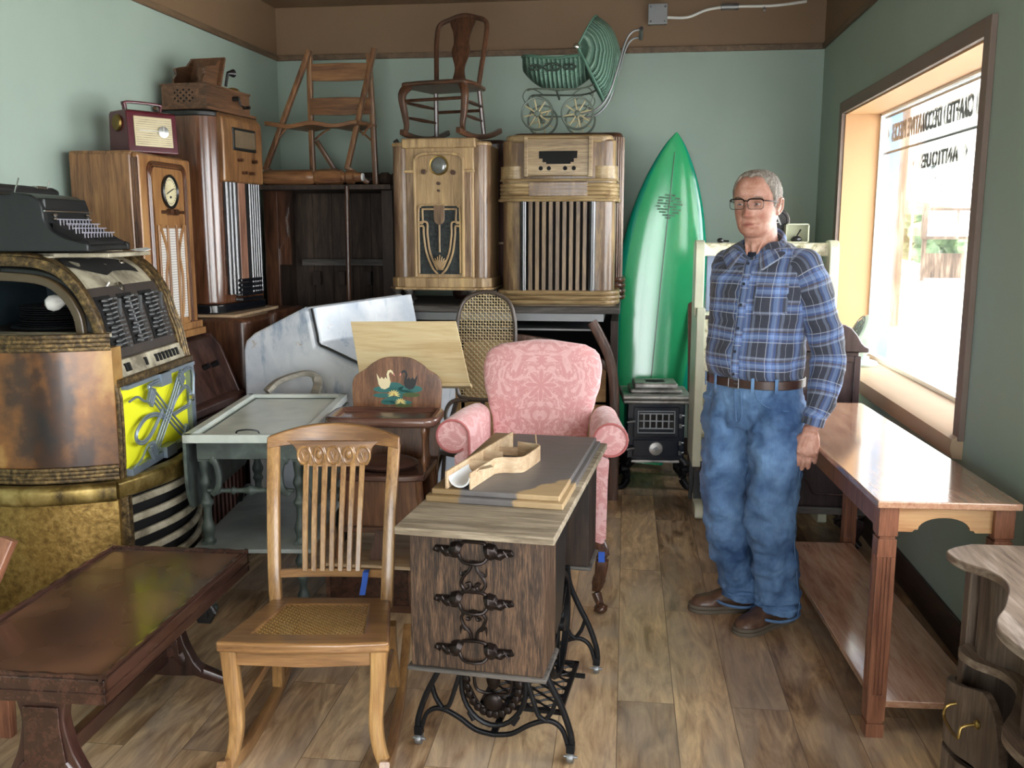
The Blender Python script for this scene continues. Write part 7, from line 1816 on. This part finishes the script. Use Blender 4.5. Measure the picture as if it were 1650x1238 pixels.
SL = [(.120, .008, 1.420, .055, .062), (.155, .010, 1.408, .068, .072), (.192, .014, 1.360, .070, .070), (.214, .030, 1.28, .066, .067), (.232, .055, 1.18, .065, .067), (.246, .070, 1.10, .064, .066), (.254, .056, 1.03, .060, .062), (.256, .028, .955, .053, .056), (.256, .008, .895, .047, .046), (.249, -.004, .868, .039, .036), (.2445, -.010, .840, .037, .033)]
SR = [(-.115, .012, 1.418, .055, .060), (-.145, .020, 1.402, .064, .068), (-.172, .040, 1.355, .066, .066), (-.184, .085, 1.28, .060, .062), (-.186, .130, 1.18, .058, .060), (-.182, .160, 1.10, .056, .058), (-.170, .175, 1.03, .053, .053), (-.155, .182, .965, .048, .044), (-.145, .183, .925, .040, .034), (-.143, .183, .905, .038, .030)]
for q_, S in enumerate((SL, SR)):
    jit = lambda u: .035*sin(u*34)*gs(u-.55, .10)+.05*sin(u*52)*gs(u-.84, .07)+.025*sin(u*22+1)*gs(u-.30, .12)
    g = G(); g.loft(limb(S, 40, 7, wr=.008, seed=3+q_, jitter=jit), caps=(False, False)); dm = mk('sleeve', g, 'plaid', shirt, ang=180).modifiers.new('folds', 'DISPLACE'); dm.texture = tx; dm.strength = .016; dm.mid_level = .5; dm.texture_coords = 'LOCAL'
    e = S[-1]; e0 = S[-2]
    g = G(); g.loft([oring(Vector(e0[:3]).lerp(Vector(e[:3]), u_), Vector(e[:3])-Vector(e0[:3]), e[3]+.003+d, e[4]+.003+d, 32) for u_, d in ((-.9, -.001), (-.8, .001), (1.0, .001), (1.15, .0), (1.15, -.004), (.2, -.004))], caps=(False, False)); mk('cuff', g, 'plaid', shirt, ang=60)
# collar: stand and folded flaps
def tfront(z, x=0.):
    cy, a, b = curve1([(.955, .000, .168, .132), (.985, -.004, .176, .140), (1.02, -.012, .183, .150), (1.08, -.014, .184, .152), (1.16, -.010, .184, .147), (1.26, -.004, .190, .140), (1.34, .002, .198, .130), (1.40, .006, .200, .114), (1.435, .010, .188, .098), (1.462, .013, .158, .084), (1.482, .014, .118, .074), (1.497, .012, .084, .068)], z)
    return cy-b*(max(0, 1-(abs(x)/a)**2.3))**(1/2.3)
TRK = [(1.34, .002, .198, .130), (1.40, .006, .200, .114), (1.435, .010, .188, .098), (1.462, .013, .158, .084), (1.482, .014, .118, .074), (1.497, .012, .084, .068)]
def clear_of_torso(p, off):
    cy, a, b = curve1(TRK, p.z+.045*gs(p.x, .06)*(1 if p.y < 0 else 0)*max(0, min(1, (p.z-1.38)/.06)))
    a += off; b += off; q = (abs(p.x)/a)**2.3+(abs(p.y-cy)/b)**2.3
    if q >= 1: return p
    k = max(q, 1e-4)**(-1/2.3); return Vector((p.x*k, cy+(p.y-cy)*k, p.z))
for sx in (-1, 1):
    rows = []
    for k in range(15):
        u = k/14; a = R(lerp(180, 24, u))      # from nape to front
        zt = lerp(1.548, 1.452, u**1.3); top = Vector((sx*.072*sin(a), .004-.070*cos(a)*(-1) if 0 else .002-.074*cos(a), zt))
        fold = Vector((sx*.078*sin(a), .002-.080*cos(a), zt+.004)); drop = .020+.048*max(0, (u-.55)/.45)**1.1
        bot = Vector((sx*(.088*sin(a)+.006*max(0, (u-.7)/.3)), .004-(.090)*cos(a), zt-drop))
        inn = Vector((sx*.070*sin(a), .004-.072*cos(a), zt-.035))
        mid = fold.lerp(bot, .5)+Vector((sx*sin(a), -cos(a), 0))*.004
        mid = clear_of_torso(mid, .014) if u > .5 else mid; bot = clear_of_torso(bot, .010) if u > .5 else bot
        rows.append([inn, top, fold, mid, bot])
    g = G(); vs = [p for r_ in rows for p in r_]; uv = [(j*.022, i*.017) for i in range(15) for j in range(5)]; g.add(vs, [(i*5+j, i*5+j+1, (i+1)*5+j+1, (i+1)*5+j) for i in range(14) for j in range(4)], uv)
    co = mk('collar', g, 'plaid', shirt, ang=180); so = co.modifiers.new('thick', 'SOLIDIFY'); so.thickness = .003; sb_ = co.modifiers.new('sub', 'SUBSURF'); sb_.levels = sb_.render_levels = 1
g = G(); g.loft([oring((0, .0, z), (0, -.3, 1), a, b, 24) for z, a, b in ((1.43, .085, .075), (1.465, .072, .074), (1.478, .068, .070))], caps=(False, False)); mk('undershirt', g, 'navy', t)
# button placket, buttons, pocket
xs_ = lambda z: .004+.010*sin((z-1)*6)
g = G(); vs = []; uv = []
zz = [.975+.455*k/40 for k in range(41)]
for z in zz:
    for j, x in enumerate((-.017, -.006, .006, .017)): x_ = x+xs_(z); vs.append((x_, tfront(z, x_)-.0065+(.003 if abs(x) > .01 else 0), z)); uv.append((x+.03, z))
g.add(vs, [(i*4+j, i*4+j+1, i*4+j+5, i*4+j+4) for i in range(40) for j in range(3)], uv); mk('placket', g, 'plaid', shirt, ang=180)
for z in (1.418, 1.345, 1.27, 1.185, 1.10, 1.015): g = G(); g.lathe([(0, 0), (.0055, 0), (.006, .0015), (.0055, .003), (0, .0025)], T(xs_(z), tfront(z, xs_(z))-.008, z, 90), 14); mk('button', g, 'plasbtn', shirt)
g = G(); vs = []; uv = []
for i in range(9):
    z = 1.235+.115*i/8
    for j in range(9): x = .060+.105*j/8; vs.append((x, tfront(z, x)-.0085+.004*(1 if j in (0, 8) or i in (0, 8) else 0), z)); uv.append((x, z+.03))
g.add(vs, [(i*9+j, i*9+j+1, i*9+j+10, i*9+j+9) for i in range(8) for j in range(8)], uv); mk('pocket', g, 'plaid', shirt, ang=180)

# ---- jeans
JL = [(.090, .0, .90, .105, .120), (.098, -.004, .80, .108, .118), (.104, -.016, .68, .101, .106), (.106, -.026, .56, .094, .098), (.106, -.026, .46, .089, .094), (.106, -.008, .36, .086, .092), (.105, .022, .26, .083, .090), (.103, .048, .18, .082, .090), (.101, .058, .125, .088, .096), (.100, .060, .085, .088, .098), (.100, .054, .052, .087, .098)]
JR = [(-.090, .0, .90, .105, .120), (-.098, -.002, .80, .108, .118), (-.106, -.008, .68, .101, .106), (-.106, -.016, .56, .094, .098), (-.102, -.014, .46, .089, .094), (-.094, .004, .36, .086, .092), (-.082, .032, .26, .083, .090), (-.074, .058, .18, .082, .090), (-.070, .070, .13, .090, .097), (-.068, .074, .09, .088, .098), (-.070, .066, .055, .087, .096)]
g = G()
jj = lambda u: .085*sin(u*72)*gs(u-.86, .08)+.035*sin(u*46)*gs(u-.50, .10)+.02*sin(u*34)*gs(u-.15, .1)
for S, sd in ((JL, 11), (JR, 14)): g.loft(limb(S, 48, 8, wr=.018, seed=sd, jitter=jj), uvs=False)
g.loft([[(x, y, z) for x, y, z in ring(z, a, b, 0, cy, 48, 2.3)] for z, a, b, cy in ((.80, .175, .115, .004), (.86, .188, .128, .004), (.92, .186, .134, .0), (.96, .180, .139, -.002), (.992, .178, .140, -.004))], uvs=False)
je = mk('jeans', g, 'denim', t, merge=False)
rm = je.modifiers.new('union', 'REMESH'); rm.mode = 'VOXEL'; rm.voxel_size = .005; rm.use_smooth_shade = True
sm = je.modifiers.new('relax', 'SMOOTH'); sm.factor = .5; sm.iterations = 1
for sz_, st_ in ((.075, .022), (.03, .007)):
    tx = D.textures.new('folds', 'CLOUDS'); tx.noise_scale = sz_; dm = je.modifiers.new('folds', 'DISPLACE'); dm.texture = tx; dm.strength = st_; dm.mid_level = .5; dm.texture_coords = 'LOCAL'
def pel(z, x, off=.004):
    a, b, cy = curve1([(.80, .175, .115, .004), (.86, .188, .128, .004), (.92, .186, .134, .0), (.96, .180, .139, -.002), (.992, .178, .140, -.004)], z)
    return Vector((x, cy-(b+off)*(max(0, 1-(abs(x)/(a+off))**2.3))**(1/2.3), z))
g = G()
for sx in (-1, 1): g.tube(sp([pel(.955, sx*.075), pel(.925, sx*.085), pel(.90, sx*.115), pel(.888, sx*.155), pel(.885, sx*.176)], 5), .0016, 6)
g.tube(sp([pel(.955, .020), pel(.90, .022), pel(.85, .020), pel(.825, .004), pel(.818, -.006)], 5), .0022, 6); g.tube([pel(.955, -.004), pel(.90, -.004), pel(.83, -.004)], .0022, 6)
mk('stitching', g, 'denimlight', je, merge=False)
for S in (JL, JR):
    e = S[-1]; g = G(); g.tube([p for p in oring(e[:3], (0, 0, 1), e[3]+.002, e[4]+.002, 36, wr=.004, seed=11)], .006, 6, True); mk('hem', g, 'denimlight', je)
g = G(); Pp = [Vector((S_[0]+S_[3]+.001, S_[1]+.01, S_[2])) for S_ in JL[1:]]; g.tube(sp(Pp, 6), .0018, 6); mk('side_seam', g, 'denimlight', je)
# belt
g = G(); g.loft([[(x, y, z) for x, y, z in ring(z, .181+o_, .1425+o_, 0, -.004, 60, 2.3)] for z, o_ in ((.962, .002), (.964, .006), (.994, .006), (.996, .002))], caps=(False, False)); be = mk('belt', g, 'beltl', t)
def bel(x, z=.979, o_=.010): return Vector((x, -.004-(.1425+o_)*(max(0, 1-(abs(x)/(.181+o_))**2.3))**(1/2.3), z))
g = G(); c0 = bel(.0); g.tube([(-.022, c0.y, .962), (.020, c0.y, .962), (.020, c0.y, .997), (-.022, c0.y, .997)], .0028, 8, True); g.tube([(.0, c0.y-.001, .979), (.020, c0.y-.002, .979)], .002, 6); mk('buckle', g, 'steel', be)
for x in (-.085, .075, .150, -.150): p = bel(x, .979, .012); g = G(); a_ = math.atan2(p.x*.75, -p.y); g.at(T(p.x, p.y, .979, 0, 0, math.degrees(a_)), lambda q: q.box(-.006, .006, -.002, .002, -.028, .026)); mk('belt_loop', g, 'denim', je, bev=.0015)
# shoes
def shoe(hx, hy, tx, ty):
    a = math.atan2(tx-hx, -(ty-hy)); L = math.hypot(tx-hx, ty-hy)+.035; k = L/.30
    m_ = Matrix.Translation((hx, hy, 0)) @ Matrix.Rotation(a, 4, 'Z') @ Matrix.Translation((0, .030, 0)) @ Matrix.Diagonal((1.12, 1.08, 1.16, 1))
    ol = [(p.x, p.y) for p in sp([(0, .0), (.030, -.015), (.034, -.08), (.038, -.16), (.046, -.21), (.042, -.265), (.018, -.298), (-.018, -.298), (-.040, -.265), (-.044, -.21), (-.034, -.16), (-.032, -.08), (-.030, -.015)], 4, True)]
    ol = [(x, y*k) for x, y in ol]
    sh_ = thing('shoe', None, None); sh_.parent = t; sh_.matrix_local = m_
    g = G(); g.prism([(x*1.06, y*1.01) for x, y in ol], .0, .014, 'xy'); g.prism([(x*1.0, y) for x, y in ol], .014, .026, 'xy'); mk('sole', g, 'sole', sh_, bev=.003, merge=False)
    n_ = 26; rows = []
    for q in range(23):
        u = q/22; y = lerp(.0, -.296, u)*k; hw = curve1([(0, .020), (.06, .031), (.3, .033), (.55, .037), (.72, .0445), (.88, .040), (.96, .026), (1, .008)], u)[0]; h = curve1([(0, .075), (.05, .10), (.22, .112), (.36, .105), (.55, .078), (.75, .058), (.9, .050), (.97, .040), (1, .028)], u)[0]
        rows.append([(hw*math.copysign(abs(cos(2*pi*j/n_))**.7, cos(2*pi*j/n_)), y, .022+(h-.022)*max(0, sin(2*pi*j/n_))**.8-.004*max(0, -sin(2*pi*j/n_))+.0012*nz((hw*cos(2*pi*j/n_), y, h), 30)) for j in range(n_)])
    g = G(); g.loft(rows, uvs=False); mk('upper', g, 'boot', sh_, ang=80)
    g = G(); 
    for j in range(3): yy = (-.115-.022*j)*k; g.tube(sp([(-.022, yy, .080-.010*j), (0, yy-.004, .096-.010*j), (.022, yy, .080-.010*j)], 3), .0022, 6)
    mk('laces', g, 'beltl', sh_, merge=False)
    g = G(); g.tube(sp([(.034, -.17*k, .030), (.030, -.16*k, .060), (.012, -.155*k, .082), (-.012, -.155*k, .082), (-.030, -.16*k, .060), (-.034, -.17*k, .030)], 4), .0016, 5); mk('seam', g, 'sole', sh_)
shoe(-.035, .120, -.205, -.045); shoe(.108, .125, .052, -.115)
